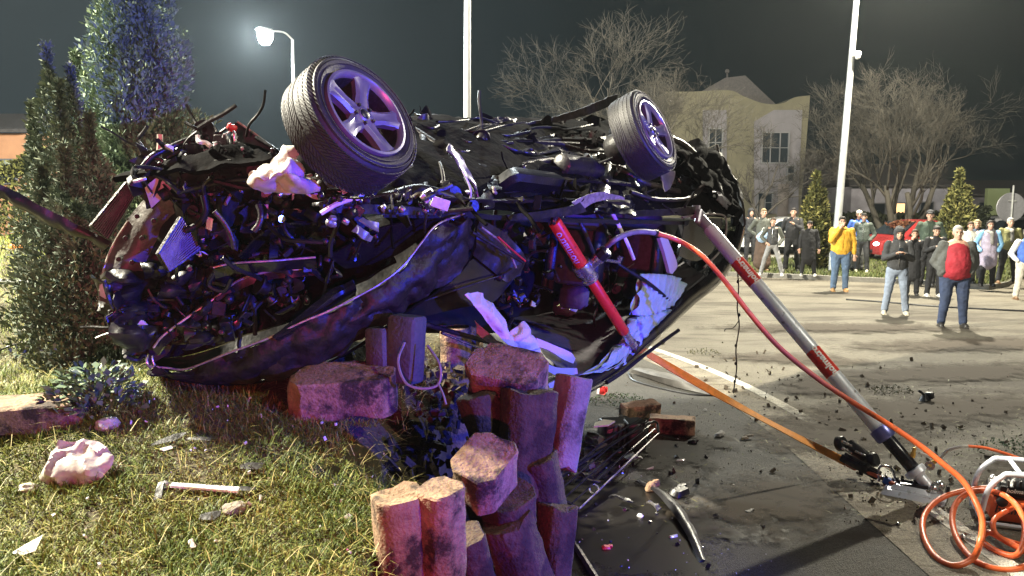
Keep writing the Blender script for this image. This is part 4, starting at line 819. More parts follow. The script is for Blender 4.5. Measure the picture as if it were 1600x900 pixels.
for k, (x0, x1) in enumerate(((762, 748), (938, 962), (668, 660))):
    panel('cross_member', [[up_(x0-9, 324), up_((x0+x1)/2-9, 262), up_(x1-9, 200)], [up_(x0, 324, -.1), up_((x0+x1)/2, 262, -.1), up_(x1, 200, -.1)], [up_(x0+10, 324), up_((x0+x1)/2+10, 262), up_(x1+10, 200)]], M['dusty_black'], .012, 24, 6, .012, 6, 30+k, .01)
for k, y in enumerate((212, 240, 276, 306)):
    panel('floor_rib', [[up_(690, y, -.09), up_(800, y+4, -.08), up_(900, y+2, -.08), up_(985, y+8, -.08)], [up_(690, y+3, -.13), up_(800, y+7, -.12), up_(900, y+5, -.12), up_(985, y+11, -.12)], [up_(690, y+7, -.09), up_(800, y+11, -.08), up_(900, y+9, -.08), up_(985, y+15, -.08)]], M['dusty_black'], .008, 40, 5, .012, 7, 40+k, .012)
pipe('brake_line', [up_(640, 300, -.05), up_(760, 304, -.05), up_(860, 296, -.06), up_(980, 306, -.05), up_(1040, 290, -.06)], .007, M['dark_metal'], 6)
pipe('subframe_tube', [up_(600, 310, -.08), up_(655, 296, -.1), up_(712, 312, -.08), up_(740, 322, -.03)], .032, M['dusty_black'], 10)
pipe('subframe_tube', [up_(648, 205, -.05), up_(690, 235, -.1), up_(722, 280, -.1), up_(742, 318, -.05)], .030, M['dusty_black'], 10)
pipe('anti_roll_bar', [up_(985, 300, -.1), up_(1030, 312, -.1), up_(1085, 306, -.1), up_(1110, 270, -.08)], .018, M['dark_metal'], 8)
panel('heat_shield', [[up_(880, 226, -.07), up_(915, 222, -.09), up_(950, 228, -.07)], [up_(876, 244, -.07), up_(915, 242, -.09), up_(955, 248, -.07)]], M['dark_metal'], .004, 24, 12, .012, 12, 51, .012, edge=.008)
rq = random.Random(31)
for k in range(12):
    x = rq.uniform(650, 900); y = rq.uniform(190, 232); pts = [up_(x, y, -.08)]
    for q in range(4): x += rq.uniform(12, 40); y += rq.uniform(-12, 14); pts.append(up_(x, min(240, max(184, y)), rq.uniform(-.16, -.06)))
    pipe('torn_cable', pts, rq.uniform(.006, .014), M[rq.choice(['plastic', 'dark_metal', 'plastic'])], 6)
for k in range(26):
    x = rq.uniform(650, 1090); y = rq.uniform(205, 312); w_ = rq.uniform(22, 62); h_ = rq.uniform(10, 30); o1 = rq.uniform(-.10, -.03); o2 = rq.uniform(-.10, -.02); sl = rq.uniform(-14, 14)
    panel('torn_undertray', [[up_(x, y, o1), up_(x+w_*.5, y+sl*.5, o1-.02), up_(x+w_, y+sl, o2)], [up_(x+rq.uniform(-8, 8), y+h_, o2), up_(x+w_*.5, y+h_+sl*.5, o2-.02), up_(x+w_+rq.uniform(-8, 8), y+h_+sl, o1)]], M[rq.choice(['plastic', 'black_paint', 'greasy', 'black_paint'])], .005, 18, 8, .014, 8, 80+k, .012, edge=.010)
for k in range(16):
    x = rq.uniform(655, 960); v = rq.uniform(.85, 1.15); h_ = rq.uniform(4, 13); w_ = rq.uniform(14, 46)
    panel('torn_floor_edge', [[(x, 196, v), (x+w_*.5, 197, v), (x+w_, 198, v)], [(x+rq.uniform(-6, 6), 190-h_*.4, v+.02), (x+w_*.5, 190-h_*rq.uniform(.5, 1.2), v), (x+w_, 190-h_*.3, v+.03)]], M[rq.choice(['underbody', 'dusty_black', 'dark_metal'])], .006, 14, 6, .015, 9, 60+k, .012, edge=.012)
panel('torn_undertray', [[up_(700, 268, -.05), up_(735, 250, -.12), up_(770, 262, -.14)], [up_(705, 298, -.05), up_(742, 290, -.1), up_(782, 300, -.12)]], M['plastic'], .006, 24, 14, .03, 6, 52, .02, edge=.015)
panel('torn_undertray', [[up_(1062, 250, -.05), up_(1090, 240, -.09), up_(1120, 256, -.08)], [up_(1068, 290, -.06), up_(1098, 282, -.1), up_(1132, 300, -.08)]], M['plastic'], .006, 24, 14, .03, 6, 53, .02, edge=.015)
junk([(150, 430), (215, 430), (280, 500), (236, 560), (190, 530), (160, 490)], lambda x, y: 1.0, 46, ['greasy', 'plastic', 'dusty_black', 'dark_metal'], .03, .11) if 'junk' in globals() else None
for k, (pts, r, m) in enumerate([([(738, 363, -.03), (775, 385, -.05), (818, 410, -.06)], .010, 'dark_metal'), ([(778, 370, -.05), (800, 390, -.07), (821, 408, -.08)], .006, 'red_plain'), ([(752, 355, -.02), (790, 385, -.04), (806, 418, -.03)], .008, 'raw_lit_edge'),
                               ([(830, 560, .3), (800, 545, .3), (740, 528, .25), (662, 506, .2)], .016, 'dark_metal'), ([(800, 556, .25), (740, 540, .2), (690, 520, .18)], .009, 'bright_metal')]):
    pipe('broken_trim', pts, r, M[m])

# ---- nose: radiators, crash beam, white plate, lamp shells
def finned(quad, v, n, label):
    a, b_, c, d = [S(px, py, v) for px, py in quad]; nm = (b_-a).cross(d-a).normalized(); nm = nm if nm.dot(CP-a) > 0 else -nm
    k = MB(); k.prism([a-nm*.035, b_-nm*.035, c-nm*.035, d-nm*.035], nm*.028); core = k.build('radiator', M['greasy'], CAR)
    for i in range(n):
        t = (i+.5)/n; p = a.lerp(d, t); q = b_.lerp(c, t); f = MB(); w_ = (d-a)/n*.28; mid_ = p.lerp(q, .5)+nm*.012*math.sin(t*7)
        f.prism([p-w_, mid_-w_, q-w_, q+w_, mid_+w_, p+w_], nm*.012); f.build('fin', M['fins'], core)
    f = MB(); f.tube([a, b_], .012, 6); f.tube([d, c], .012, 6); f.build('side_tank', M['dark_metal'], core); return core
finned([(143, 353), (200, 283), (213, 297), (167, 373)], 1.25, 9, '')
finned([(283, 340), (248, 399), (263, 423), (312, 388)][0:1]+[(248, 397), (263, 423), (312, 388)], .60, 16, '')
panel('crash_beam', [[(262, 282, .82), (225, 312, 1.0), (196, 350, 1.08), (172, 395, 1.12), (158, 440, 1.12), (156, 470, 1.1)], [(275, 300, .8), (245, 330, .9), (222, 365, .98), (200, 405, 1.02), (188, 445, 1.02), (190, 480, 1.02)], [(280, 325, .84), (258, 345, .92), (240, 380, .98), (222, 420, 1.02), (212, 455, 1.04), (214, 488, 1.04)]], M['beam'], .02, 44, 12, .012, 7, 3)
pipe('crash_beam_edge', [(200, 345, 1.06), (178, 380, 1.1), (162, 420, 1.11), (156, 455, 1.1)], .006, M['raw_lit_edge'], 6)
b = MB()
for (px, py, v) in ((214, 338, .97), (196, 372, 1.0), (185, 405, 1.02), (222, 372, .94), (206, 410, .98), (240, 345, .9)): b.lathe([(.0001, .004), (.011, .004), (.013, 0), (.013, -.01)], S(px, py, v-.06), (CP-S(px, py, v)), 8)
tag(b.build('beam_holes', M['greasy'], CAR), kind='stuff')
panel('white_plate', [[(227, 293, .84), (240, 281, .8), (253, 272, .78)], [(237, 325, .84), (252, 311, .8), (268, 295, .76)]], M['white_plastic'], .01, 12, 10, .004, 8, 1)
panel('headlight_lens', [[(157, 447, 1.05), (166, 442, 1.03), (180, 452, 1.0), (190, 466, .98)], [(158, 462, 1.04), (168, 468, 1.0), (180, 471, .98), (189, 470, .98)]], M['lens'], .02, 16, 8, .006, 9, 1)
panel('headlight_lens', [[(192, 490, 1.0), (206, 490, .97), (222, 500, .94), (234, 510, .92)], [(200, 504, 1.0), (212, 510, .97), (224, 516, .94), (233, 515, .92)]], M['lens'], .02, 16, 8, .006, 9, 2)
pipe('chrome_strip', [(236, 545, .98), (230, 558, 1.0), (230, 568, 1.0), (236, 576, .98)], .008, M['bright_metal'])
pipe('chrome_strip', [(240, 546, .97), (238, 560, .98), (242, 572, .97)], .006, M['bright_metal'])
panel('bumper_skin', [[(-14, 283, 1.5), (30, 302, 1.45), (90, 335, 1.35), (150, 365, 1.25), (172, 378, 1.2)], [(-14, 291, 1.5), (30, 318, 1.45), (90, 350, 1.35), (148, 374, 1.25), (168, 384, 1.2)], [(-14, 297, 1.55), (30, 325, 1.5), (90, 356, 1.4), (146, 380, 1.3), (165, 390, 1.25)]], M['dusty_black'], .012, 40, 8, .012, 7, 2, .015, edge=.008)
panel('bumper_skin', [[(150, 430, 1.2), (158, 490, 1.18), (190, 535, 1.1), (236, 568, 1.02)], [(180, 430, 1.1), (190, 480, 1.08), (215, 520, 1.04), (250, 556, .97)], [(212, 430, 1.1), (226, 470, 1.06), (246, 500, 1.02), (280, 535, .95)]], M['dusty_black'], .012, 44, 22, .05, 7, 5, .05, edge=.03)
panel('bumper_skin', [[(176, 470, 1.05), (200, 488, 1.0), (238, 500, .94), (270, 496, .86)], [(186, 500, 1.03), (210, 520, .98), (246, 528, .92), (286, 524, .84)]], M['greasy'], .012, 30, 14, .04, 8, 15, .04, edge=.03)
rl = random.Random(77)
for k in range(16):
    x = rl.uniform(165, 330); y = rl.uniform(380, 530); w_ = rl.uniform(34, 80); h_ = rl.uniform(18, 46); sl = rl.uniform(-26, 10); v0 = max(.55, 1.06-(x-165)/330*.55)-rl.uniform(.0, .1)
    panel('torn_nose_panel', [[(x, y, v0), (x+w_*.5, y+sl*.5, v0-.06), (x+w_, y+sl, v0-.02)], [(x+rl.uniform(-10, 10), y+h_*.5, v0-.05), (x+w_*.5, y+h_*.5+sl*.5, v0-.11), (x+w_, y+h_*.5+sl, v0-.07)], [(x+rl.uniform(-10, 10), y+h_, v0+.02), (x+w_*.55, y+h_+sl*.5, v0-.03), (x+w_+rl.uniform(-12, 12), y+h_+sl, v0)]], M[rl.choice(['dusty_black', 'black_paint', 'greasy', 'plastic', 'dusty_black'])], .007, 22, 12, .022, 8, 90+k, .022, edge=.018, ang=35)
# ---- crown of hoses, pulleys and broken brackets on top of the engine
hoses = [
 ([(222, 262, .95), (238, 244, .92), (262, 232, .9), (300, 216, .86), (330, 210, .84), (352, 214, .8), (356, 235, .78), (348, 250, .76)], .013, 'plastic'),
 ([(255, 275, .95), (262, 255, .93), (285, 235, .9), (312, 225, .86)], .009, 'hose_grey'),
 ([(318, 236, .8), (335, 234, .78), (355, 248, .74), (370, 246, .72), (372, 232, .72), (366, 222, .74)], .008, 'hose_grey'),
 ([(228, 268, 1.0), (234, 252, 1.0), (248, 248, .98), (260, 258, .96), (258, 270, .94)], .010, 'plastic'),
 ([(260, 234, .93), (280, 222, .9), (300, 218, .88)], .006, 'raw_lit_edge'),
 ([(335, 330, .5), (352, 350, .48), (362, 370, .47), (366, 388, .48)], .012, 'dark_metal'),
 ([(404, 320, .36), (408, 335, .34), (405, 350, .34), (397, 361, .36)], .014, 'dark_metal'),
 ([(320, 250, .8), (330, 270, .76), (338, 290, .72), (340, 310, .68)], .009, 'plastic'),
 ([(350, 245, .74), (362, 262, .68), (366, 290, .62), (352, 320, .6)], .008, 'hose_grey'),
 ([(280, 300, .8), (330, 288, .66), (390, 280, .5), (440, 290, .38)], .012, 'plastic'),
 ([(290, 360, .72), (310, 350, .68), (322, 330, .64), (318, 305, .64)], .015, 'greasy'),
 ([(400, 215, .75), (425, 230, .66), (450, 250, .58), (470, 262, .5)], .010, 'plastic'),
 ([(470, 205, .8), (480, 225, .7), (500, 240, .6), (520, 250, .55)], .011, 'plastic'),
]
for p, r, m in hoses: pipe('hose', [(x, y, v-.14) for x, y, v in p], r*1.12, M[m])
b = MB(); q = S(320, 206, .72); ax = camdir(.1, .25, 1); b.lathe([(.02, -.02), (.055, -.02), (.06, -.012), (.05, .0), (.05, .01), (.06, .02), (.055, .028), (.02, .028)], q, ax, 24, loop=True); b.lathe([(.0001, .01), (.05, .01)], q, ax, 24); b.build('pulley', M['dark_metal'], CAR)
b = MB(); q = S(283, 236, .76); b.lathe([(.0001, -.01), (.05, -.01), (.055, 0), (.04, .02), (.0001, .025)], q, camdir(-.3, .5, .7), 20); b.build('filler_cap', M['plastic'], CAR)
pipe('bracket', [(249, 236, .95), (250, 224, .95), (250, 210, .95)], [.016, .013, .009][0], M['raw_lit_edge'], 5)
panel('torn_bracket', [[(368, 190, .78), (388, 205, .74), (408, 220, .7), (424, 230, .66)], [(360, 212, .78), (380, 225, .74), (400, 236, .7), (420, 240, .66)], [(366, 236, .74), (385, 244, .7), (405, 250, .66), (424, 248, .62)]], M['greasy'], .012, 20, 10, .012, 8, 2)
pipe('torn_bracket_edge', [(371, 190, .76), (390, 203, .72), (408, 216, .68), (428, 230, .64)], .006, M['raw_lit_edge'], 6)
b = MB(); q = S(362, 200, .77); b.box(q, (.05, .04, .04), (.2, .4, .5), ch=.006); b.build('broken_tail_lamp', M['red_plain'], CAR)
# ---- white crumpled sheet beside the front wheel
panel('white_sheet', [[(380, 278, .26), (390, 262, .20), (405, 254, .16), (425, 246, .12), (438, 240, .10), (441, 222, .12), (449, 224, .12)],
      [(386, 290, .20), (400, 276, .10), (415, 272, .06), (432, 262, .0), (448, 254, -.02), (452, 234, .04), (458, 226, .06)],
      [(398, 297, .18), (412, 288, .08), (430, 284, .02), (446, 278, -.04), (460, 270, -.06), (464, 250, .0), (466, 236, .04)],
      [(408, 301, .2), (424, 297, .14), (442, 298, .06), (462, 296, .0), (482, 294, -.04), (480, 274, -.04), (472, 258, .0)],
      [(414, 303, .2), (430, 300, .18), (446, 303, .12), (468, 304, .06), (494, 306, .02), (500, 298, -.02), (496, 288, -.02)]], M['white_plastic'], .006, 64, 34, .012, 9, 4, .035, edge=.008, ang=50)
panel('white_sheet', [[(484, 292, .17), (494, 300, .15), (503, 308, .14)], [(478, 303, .16), (490, 310, .14), (502, 311, .13)]], M['white_plastic'], .006, 14, 6, .006, 8, 2)
# ---- airbag ribbon hanging out under the windscreen
panel('airbag', [[(723, 462, -.05), (752, 492, -.08), (778, 522, -.1), (800, 545, -.12), (838, 556, -.14)], [(732, 458, -.03), (764, 486, -.1), (786, 510, -.13), (800, 530, -.12), (842, 548, -.14)], [(744, 457, .0), (772, 484, -.03), (786, 502, -.04), (792, 528, -.06), (830, 543, -.08)]], M['airbag'], .004, 60, 28, .014, 8, 3, .020, edge=.006, ang=70)
panel('airbag', [[(787, 528, -.08), (800, 515, -.1), (817, 502, -.1), (822, 506, -.08)], [(795, 540, -.12), (812, 528, -.17), (830, 518, -.16), (834, 520, -.12)], [(815, 554, -.14), (828, 548, -.17), (840, 544, -.16), (844, 544, -.14)]], M['airbag'], .004, 44, 30, .014, 9, 8, .020, edge=.006, ang=70)
panel('airbag', [[(740, 503, .1), (760, 520, .05), (790, 545, .02), (830, 557, .0)], [(745, 520, .12), (770, 540, .08), (800, 552, .04), (832, 560, .02)]], M['airbag'], .004, 44, 18, .012, 8, 5, .016, edge=.006, ang=70)
# ---- cabin: seats, headrests, trims
def seat(px, py, v, s, lean):
    c = S(px, py, v); R = Matrix((CAX, -CN, Vector((0, 0, 1)))).transposed()@Euler((0, lean, 0)).to_matrix()
    b = MB(); b.box(c, (.16*s, .46*s, .52*s), R, top=.86, ch=.05*s); se = b.build('seat', M['seat_cloth'], CAR, 50)
    for sd in (-1, 1): b = MB(); b.box(c+R@Vector((-.05*s, sd*.21*s, 0)), (.15*s, .09*s, .48*s), R, top=.85, ch=.03*s); b.build('side_bolster', M['plastic'], se, 50)
    b = MB(); b.box(c+R@Vector((0, 0, -.36*s)), (.11*s, .27*s, .19*s), R, ch=.04*s); 
    b.build('headrest', M['seat_cloth'], se, 50); b = MB()
    for sd in (-1, 1): b.tube([c+R@Vector((0, sd*.07*s, -.2*s)), c+R@Vector((0, sd*.07*s, -.32*s))], .008, 6)
    b.build('headrest_rods', M['bright_metal'], se)
    b = MB(); b.box(c+R@Vector((-.28*s, 0, .25*s)), (.5*s, .48*s, .16*s), R, ch=.05*s); b.build('seat_cushion', M['seat_cloth'], se, 50)
seat(905, 395, .45, 1.0, .2); seat(1000, 390, .45, 1.0, .15); seat(890, 420, 1.0, .95, .2); seat(1010, 400, 1.0, .95, .1)
panel('door_pillar', [[(1028, 372, .02), (1036, 395, .0), (1042, 418, .0), (1044, 426, .0)], [(1040, 370, .02), (1050, 395, .0), (1056, 415, .0), (1048, 428, .0)]], mat('pillar_trim', (.42, .42, .44), .5), .03, 20, 6, .004, 5, 1)
for k, (pts, m) in enumerate([([(955, 330, .05), (968, 355, .03), (980, 380, .02), (990, 405, .02)], 'lens'), ([(905, 345, .1), (915, 365, .08), (925, 390, .08), (930, 402, .08)], 'dark_metal')]): pipe('seat_belt', pts, .016, M[m], 6)
for (pts, m) in (([[(838, 528, .15), (860, 537, .13), (890, 550, .1), (898, 560, .1)], [(836, 540, .15), (858, 548, .13), (880, 562, .1), (895, 568, .1)]], 'airbag'), ([[(850, 566, .05), (870, 574, .03), (900, 575, .02)], [(856, 580, .05), (875, 588, .03), (902, 584, .02)]], 'pillar_grey'), ([[(856, 600, -.05), (872, 592, -.06), (898, 590, -.05)], [(858, 606, -.05), (874, 604, -.06), (900, 600, -.05)]], 'pillar_grey')):
    panel('interior_trim', pts, bpy.data.materials.get('pillar_trim') if m == 'pillar_grey' else M[m], .012, 20, 6, .008, 6, 3)
panel('roof_lining', [[(870, 578, .06), (920, 585, .05), (970, 545, .06), (1040, 485, .08), (1100, 430, .1)], [(820, 520, .7), (880, 520, .7), (940, 500, .7), (1010, 455, .7), (1075, 415, .7)], [(790, 500, 1.25), (860, 490, 1.25), (920, 470, 1.25), (990, 440, 1.25), (1060, 405, 1.2)]], M['seat_cloth'], .02, 40, 20, .02, 4, 7)
# roof rail: the thick black lower edge
rail = [(905, 602, .0), (930, 588, -.01), (965, 566, -.02), (1005, 528, -.02), (1045, 490, -.02), (1080, 458, -.01), (1108, 436, .0), (1128, 415, .02), (1145, 385, .04), (1154, 350, .05)]
panel('roof_rail', [[(a, b_-6, c) for a, b_, c in rail], [(a+4, b_+2, c-.04) for a, b_, c in rail], [(a+6, b_+13, c) for a, b_, c in rail], [(a+3, b_+16, c+.1) for a, b_, c in rail]], M['black_paint'], .03, 60, 10, .004, 5, 2)
panel('roof', [[(a+3, b_+14, c+.1) for a, b_, c in rail], [(a-40, b_+4, c+.7) for a, b_, c in rail], [(a-90, b_-14, c+1.25) for a, b_, c in rail]], M['black_paint'], .012, 60, 24, .03, 3, 6, .02)
pipe('roof_rail_bar', [(1060, 516, -.06), (1035, 534, -.08), (1005, 556, -.09), (975, 580, -.09), (948, 598, -.07)], .017, M['plastic'], 6)
pipe('grab_handle', [(965, 412, .1), (985, 425, .05), (1010, 440, .0), (1035, 460, -.03), (1052, 477, -.03)], .016, M['plastic'])
pipe('window_frame', [(1066, 340, -.01), (1095, 335, -.02), (1125, 335, -.02), (1134, 342, -.02), (1134, 365, -.02), (1125, 392, -.01), (1100, 418, .0)], .010, M['hose_grey'])
panel('quarter_window', [[(1070, 345, .0), (1100, 341, .0), (1129, 341, .0)], [(1060, 400, .02), (1090, 408, .02), (1122, 388, .02)]], M['glass_dark'], .005, 10, 8, .0, 3, 1)
pipe('window_trim', [(1082, 468, -.02), (1105, 452, -.03), (1120, 440, -.03), (1132, 415, -.02)], .012, M['plastic'])
# curtain airbag hanging from the roof rail, ribbed
def curtain(rows, ribs, amp, seed):
    b = MB(); n = 60; R_s = [resample(spline(L_(*r), 6), n) for r in rows]; nv = 12; vs = []
    gg = [resample(spline([r[i] for r in R_s], 5) if len(R_s) > 2 else [r[i] for r in R_s], nv) for i in range(n)]
    for sg in (1, -1):
        for i in range(n):
            for j in range(nv):
                t = (i/(n-1)+.12*noise.noise((i*.05+seed, j*.2, seed)))*ribs*PI; d = amp*abs(math.sin(t))*(1-.2*j/nv)+.02*noise.noise((i*.15, j*.3, seed))
                vs.append(gg[i][j]+CN*(d*sg*(1 if sg > 0 else .6)+.002*sg))
    Mx = n*nv; fs = []
    for i in range(n-1):
        for j in range(nv-1): a = i*nv+j; fs += [[a, a+nv, a+nv+1, a+1], [Mx+a+1, Mx+a+nv+1, Mx+a+nv, Mx+a]]
    for i in range(n-1): fs += [[i*nv, Mx+i*nv, Mx+(i+1)*nv, (i+1)*nv], [i*nv+nv-1, (i+1)*nv+nv-1, Mx+(i+1)*nv+nv-1, Mx+i*nv+nv-1]]
    b.add(vs, fs); return b.build('curtain_airbag', M['curtain'], CAR, 80)
curtain([[(1000, 428, .06), (1030, 428, .04), (1056, 434, .02), (1068, 446, .0)], [(995, 460, .04), (1025, 462, .0), (1050, 462, -.02), (1062, 462, -.03)], [(985, 492, .02), (1010, 492, -.02), (1030, 485, -.03), (1050, 474, -.04)]], 8, .045, 1)
curtain([[(1046, 482, -.01), (1020, 488, .0), (985, 500, .0), (975, 530, .0), (958, 545, .0)], [(1042, 486, -.03), (1020, 505, -.03), (990, 528, -.04), (970, 560, -.03), (935, 572, -.03)], [(1030, 498, -.03), (1012, 516, -.04), (990, 545, -.04), (965, 572, -.04), (905, 586, -.03)]], 10, .04, 2)
# pale green pieces in the cabin: grass reflection put into colour
for (q4, v) in (([(872, 478), (890, 468), (893, 474), (878, 482)], .6), ([(890, 484), (906, 468), (908, 476), (900, 488)], .6), ([(832, 470), (840, 476), (836, 480), (830, 478)], .3)):
    b = MB(); b.prism([S(x, y, v) for x, y in q4], -CN*.01); b.build('pale_reflection', mat('reflected_green', (.38, .45, .25), .6), CAR)
# ---- wreckage: hundreds of small broken pieces over the underbody and engine (joined by kind)
rn = random.Random(17)
def inpoly(x, y, poly):
    c = False; j = len(poly)-1
    for i in range(len(poly)):
        (xi, yi), (xj, yj) = poly[i], poly[j]
        if (yi > y) != (yj > y) and x < (xj-xi)*(y-yi)/(yj-yi)+xi: c = not c
        j = i
    return c
def junk(poly, vf, n, mats, smin, smax):
    mbs = {m: MB() for m in mats}; xs = [p[0] for p in poly]; ys = [p[1] for p in poly]; k = 0
    while k < n:
        x = rn.uniform(min(xs), max(xs)); y = rn.uniform(min(ys), max(ys))
        if not inpoly(x, y, poly): continue
        k += 1; q = S(x, y, vf(x, y)+rn.uniform(-.05, .06)); m = rn.choice(mats); b = mbs[m]; s = rn.uniform(smin, smax); t = rn.random()
        R = Euler((rn.uniform(0, 6.3), rn.uniform(0, 6.3), rn.uniform(0, 6.3)))
        if t < .30: b.box(q, (s*rn.uniform(.4, 1.6), s*rn.uniform(.3, .9), s*rn.uniform(.15, .5)), R, top=rn.uniform(.6, 1), ch=s*.04)
        elif t < .56:
            d = Vector((rn.gauss(0, 1), rn.gauss(0, 1), rn.gauss(0, .7))); p = [q]
            for i in range(4): d = (d+Vector((rn.gauss(0, .5), rn.gauss(0, .5), rn.gauss(0, .5)))); p.append(p[-1]+d.normalized()*s*.7)
            b.tube(spline(p, 3), rn.uniform(.005, .014), 6)
        elif t < .72: ax = R.to_matrix()@Vector((0, 0, 1)); b.lathe([(.0001, .3*s), (.25*s, .3*s), (.3*s, .22*s), (.3*s, -.1*s), (.45*s, -.12*s), (.45*s, -.2*s), (.0001, -.2*s)], q, ax, 12)
        elif t < .9:
            u = R.to_matrix(); a_ = [q+u@Vector((rn.uniform(-1, 1)*s*.6, i*s*.4-.6*s, rn.uniform(-.2, .2)*s)) for i in range(4)]; c_ = [p+u@Vector((s*rn.uniform(.4, 1), 0, rn.uniform(-.3, .3)*s)) for p in a_]
            b.sheet([a_, c_], .005, 10, 5, s*.12, 9, k, 0, True, s*.05)
        else: b.ell(q, (s*.3, s*.22, s*.25), R, 8, 6)
    for m, b in mbs.items():
        if b.v: tag(b.build('wreckage', M[m], CAR, 45), kind='stuff')
pu = [(640, 185), (800, 195), (950, 200), (1060, 225), (1120, 240), (1150, 330), (900, 330), (560, 320), (600, 290), (655, 260)]
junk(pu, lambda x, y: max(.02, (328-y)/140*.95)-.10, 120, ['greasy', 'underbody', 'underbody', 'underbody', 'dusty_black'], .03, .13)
junk(pu, lambda x, y: max(.02, (328-y)/140*.95)-.06, 16, ['raw_lit_edge', 'dark_metal', 'alloy'], .02, .045)
pe = [(200, 290), (240, 230), (300, 215), (370, 200), (440, 240), (540, 290), (560, 330), (470, 340), (380, 360), (310, 400), (280, 320)]
junk(pe, lambda x, y: max(.15, .95-(x-220)/330*.85)-.06, 210, ['greasy', 'plastic', 'dark_metal', 'greasy', 'greasy'], .03, .13)
junk(pe, lambda x, y: max(.15, .95-(x-220)/330*.85)-.10, 34, ['bright_metal', 'raw_lit_edge', 'lens'], .02, .05)
junk([(260, 420), (400, 370), (560, 340), (600, 380), (480, 470), (380, 520), (260, 540)], lambda x, y: max(.3, 1.05-(x-230)/330*.75)-.10, 150, ['greasy', 'plastic', 'dark_metal', 'black_paint'], .03, .13)
junk([(480, 270), (560, 280), (640, 300), (740, 300), (740, 335), (500, 335)], lambda x, y: -.02, 75, ['greasy', 'plastic', 'dark_metal', 'lens', 'dusty_black'], .03, .09)
junk([(745, 345), (860, 345), (850, 470), (800, 500), (780, 470)], lambda x, y: .15, 70, ['greasy', 'plastic', 'dark_metal', 'black_paint'], .03, .11)
junk([(870, 350), (1060, 350), (1050, 430), (980, 480), (880, 480)], lambda x, y: .55, 60, ['plastic', 'seat_cloth', 'dark_metal', 'black_paint'], .04, .14)
junk([(150, 430), (215, 430), (280, 500), (236, 560), (190, 530), (160, 490)], lambda x, y: 1.0, 60, ['greasy', 'plastic', 'dusty_black', 'dark_metal'], .03, .11)
# lilac lit bright brackets that catch the beacons
for k, rows in enumerate([
   [[(697, 236, .12), (712, 255, .1), (728, 275, .08), (744, 300, .06)], [(700, 225, .16), (722, 252, .14), (735, 278, .1), (748, 308, .05)]],
   [[(690, 282, .1), (705, 290, .08), (716, 302, .06)], [(688, 292, .1), (700, 300, .08), (712, 308, .06)]],
   [[(1022, 268, .08), (1034, 280, .06), (1038, 300, .05)], [(1052, 268, .1), (1052, 282, .08), (1046, 296, .06)]],
   [[(560, 344, -.02), (575, 352, -.04), (592, 362, -.04)], [(566, 342, .0), (582, 345, -.02), (592, 348, -.03)]],
   [[(548, 362, -.02), (562, 372, -.03), (580, 378, -.02)], [(556, 352, -.02), (570, 362, -.03), (584, 370, -.02)]],
   [[(1120, 312, .0), (1128, 322, .0), (1138, 330, .0)], [(1124, 298, .02), (1134, 312, .02), (1142, 324, .02)]]]):
    panel('torn_bracket', rows, M['alloy'], .008, 20, 8, .02, 9, k+20, .015, edge=.004)
b = MB()
for (x, y) in ((520, 342), (540, 346), (600, 326), (628, 327), (665, 328), (690, 328), (520, 350), (515, 348)): b.box(S(x, y, -.04), (.035, .03, .028), (rn.random(), rn.random(), rn.random()), ch=.005)
tag(b.build('sill_clips', M['alloy'], CAR), kind='stuff')
M['road_soil'] = mat('road_soil', (.05, .037, .024), .95, 0, var=.4, vs=20)
# ------------------------------------------------------------------ rescue tools
def text_mesh(txt, size, bold=0.0, ital=0.0):
    cu = bpy.data.curves.new('lettering', 'FONT'); cu.body = txt; cu.size = size; cu.align_x = 'CENTER'; cu.align_y = 'CENTER'; cu.extrude = 0.0; cu.offset = bold; cu.shear = ital; cu.resolution_u = 3
    o = bpy.data.objects.new('lettering', cu); C.objects.link(o); bpy.context.view_layer.update()
    me = bpy.data.meshes.new_from_object(o.evaluated_get(bpy.context.evaluated_depsgraph_get())); bpy.data.objects.remove(o); bpy.data.curves.remove(cu); return me
def text_on_cyl(txt, c, d, f, r, size, m, parent, bold=0.0):
    me = text_mesh(txt, size, bold); d = d.normalized(); f = (f-d*f.dot(d)).normalized(); e = f.cross(d); bm = bmesh.new(); bm.from_mesh(me)
    bmesh.ops.triangulate(bm, faces=bm.faces); bmesh.ops.subdivide_edges(bm, edges=[x for x in bm.edges if x.calc_length() > r*.35], cuts=1)
    o_ = worldloc(parent)
    for v in bm.verts: x, y = v.co.x, v.co.y; v.co = c+d*x+(f*math.cos(y/r)+e*math.sin(y/r))*r-o_
    bm.to_mesh(me); bm.free(); me.materials.clear(); me.materials.append(m); o = bpy.data.objects.new('lettering', me); C.objects.link(o); o.parent = parent; return o
def text_flat(txt, c, d, e, size, m, parent, bold=0.0, ital=0.0, thick=.001):
    me = text_mesh(txt, size, bold, ital); d = d.normalized(); e = (e-d*e.dot(d)).normalized(); n = d.cross(e); o_ = worldloc(parent)
    for v in me.vertices: x, y = v.co.x, v.co.y; v.co = c+d*x+e*y+n*thick-o_
    me.materials.clear(); me.materials.append(m); o = bpy.data.objects.new('lettering', me); C.objects.link(o); o.parent = parent; return o

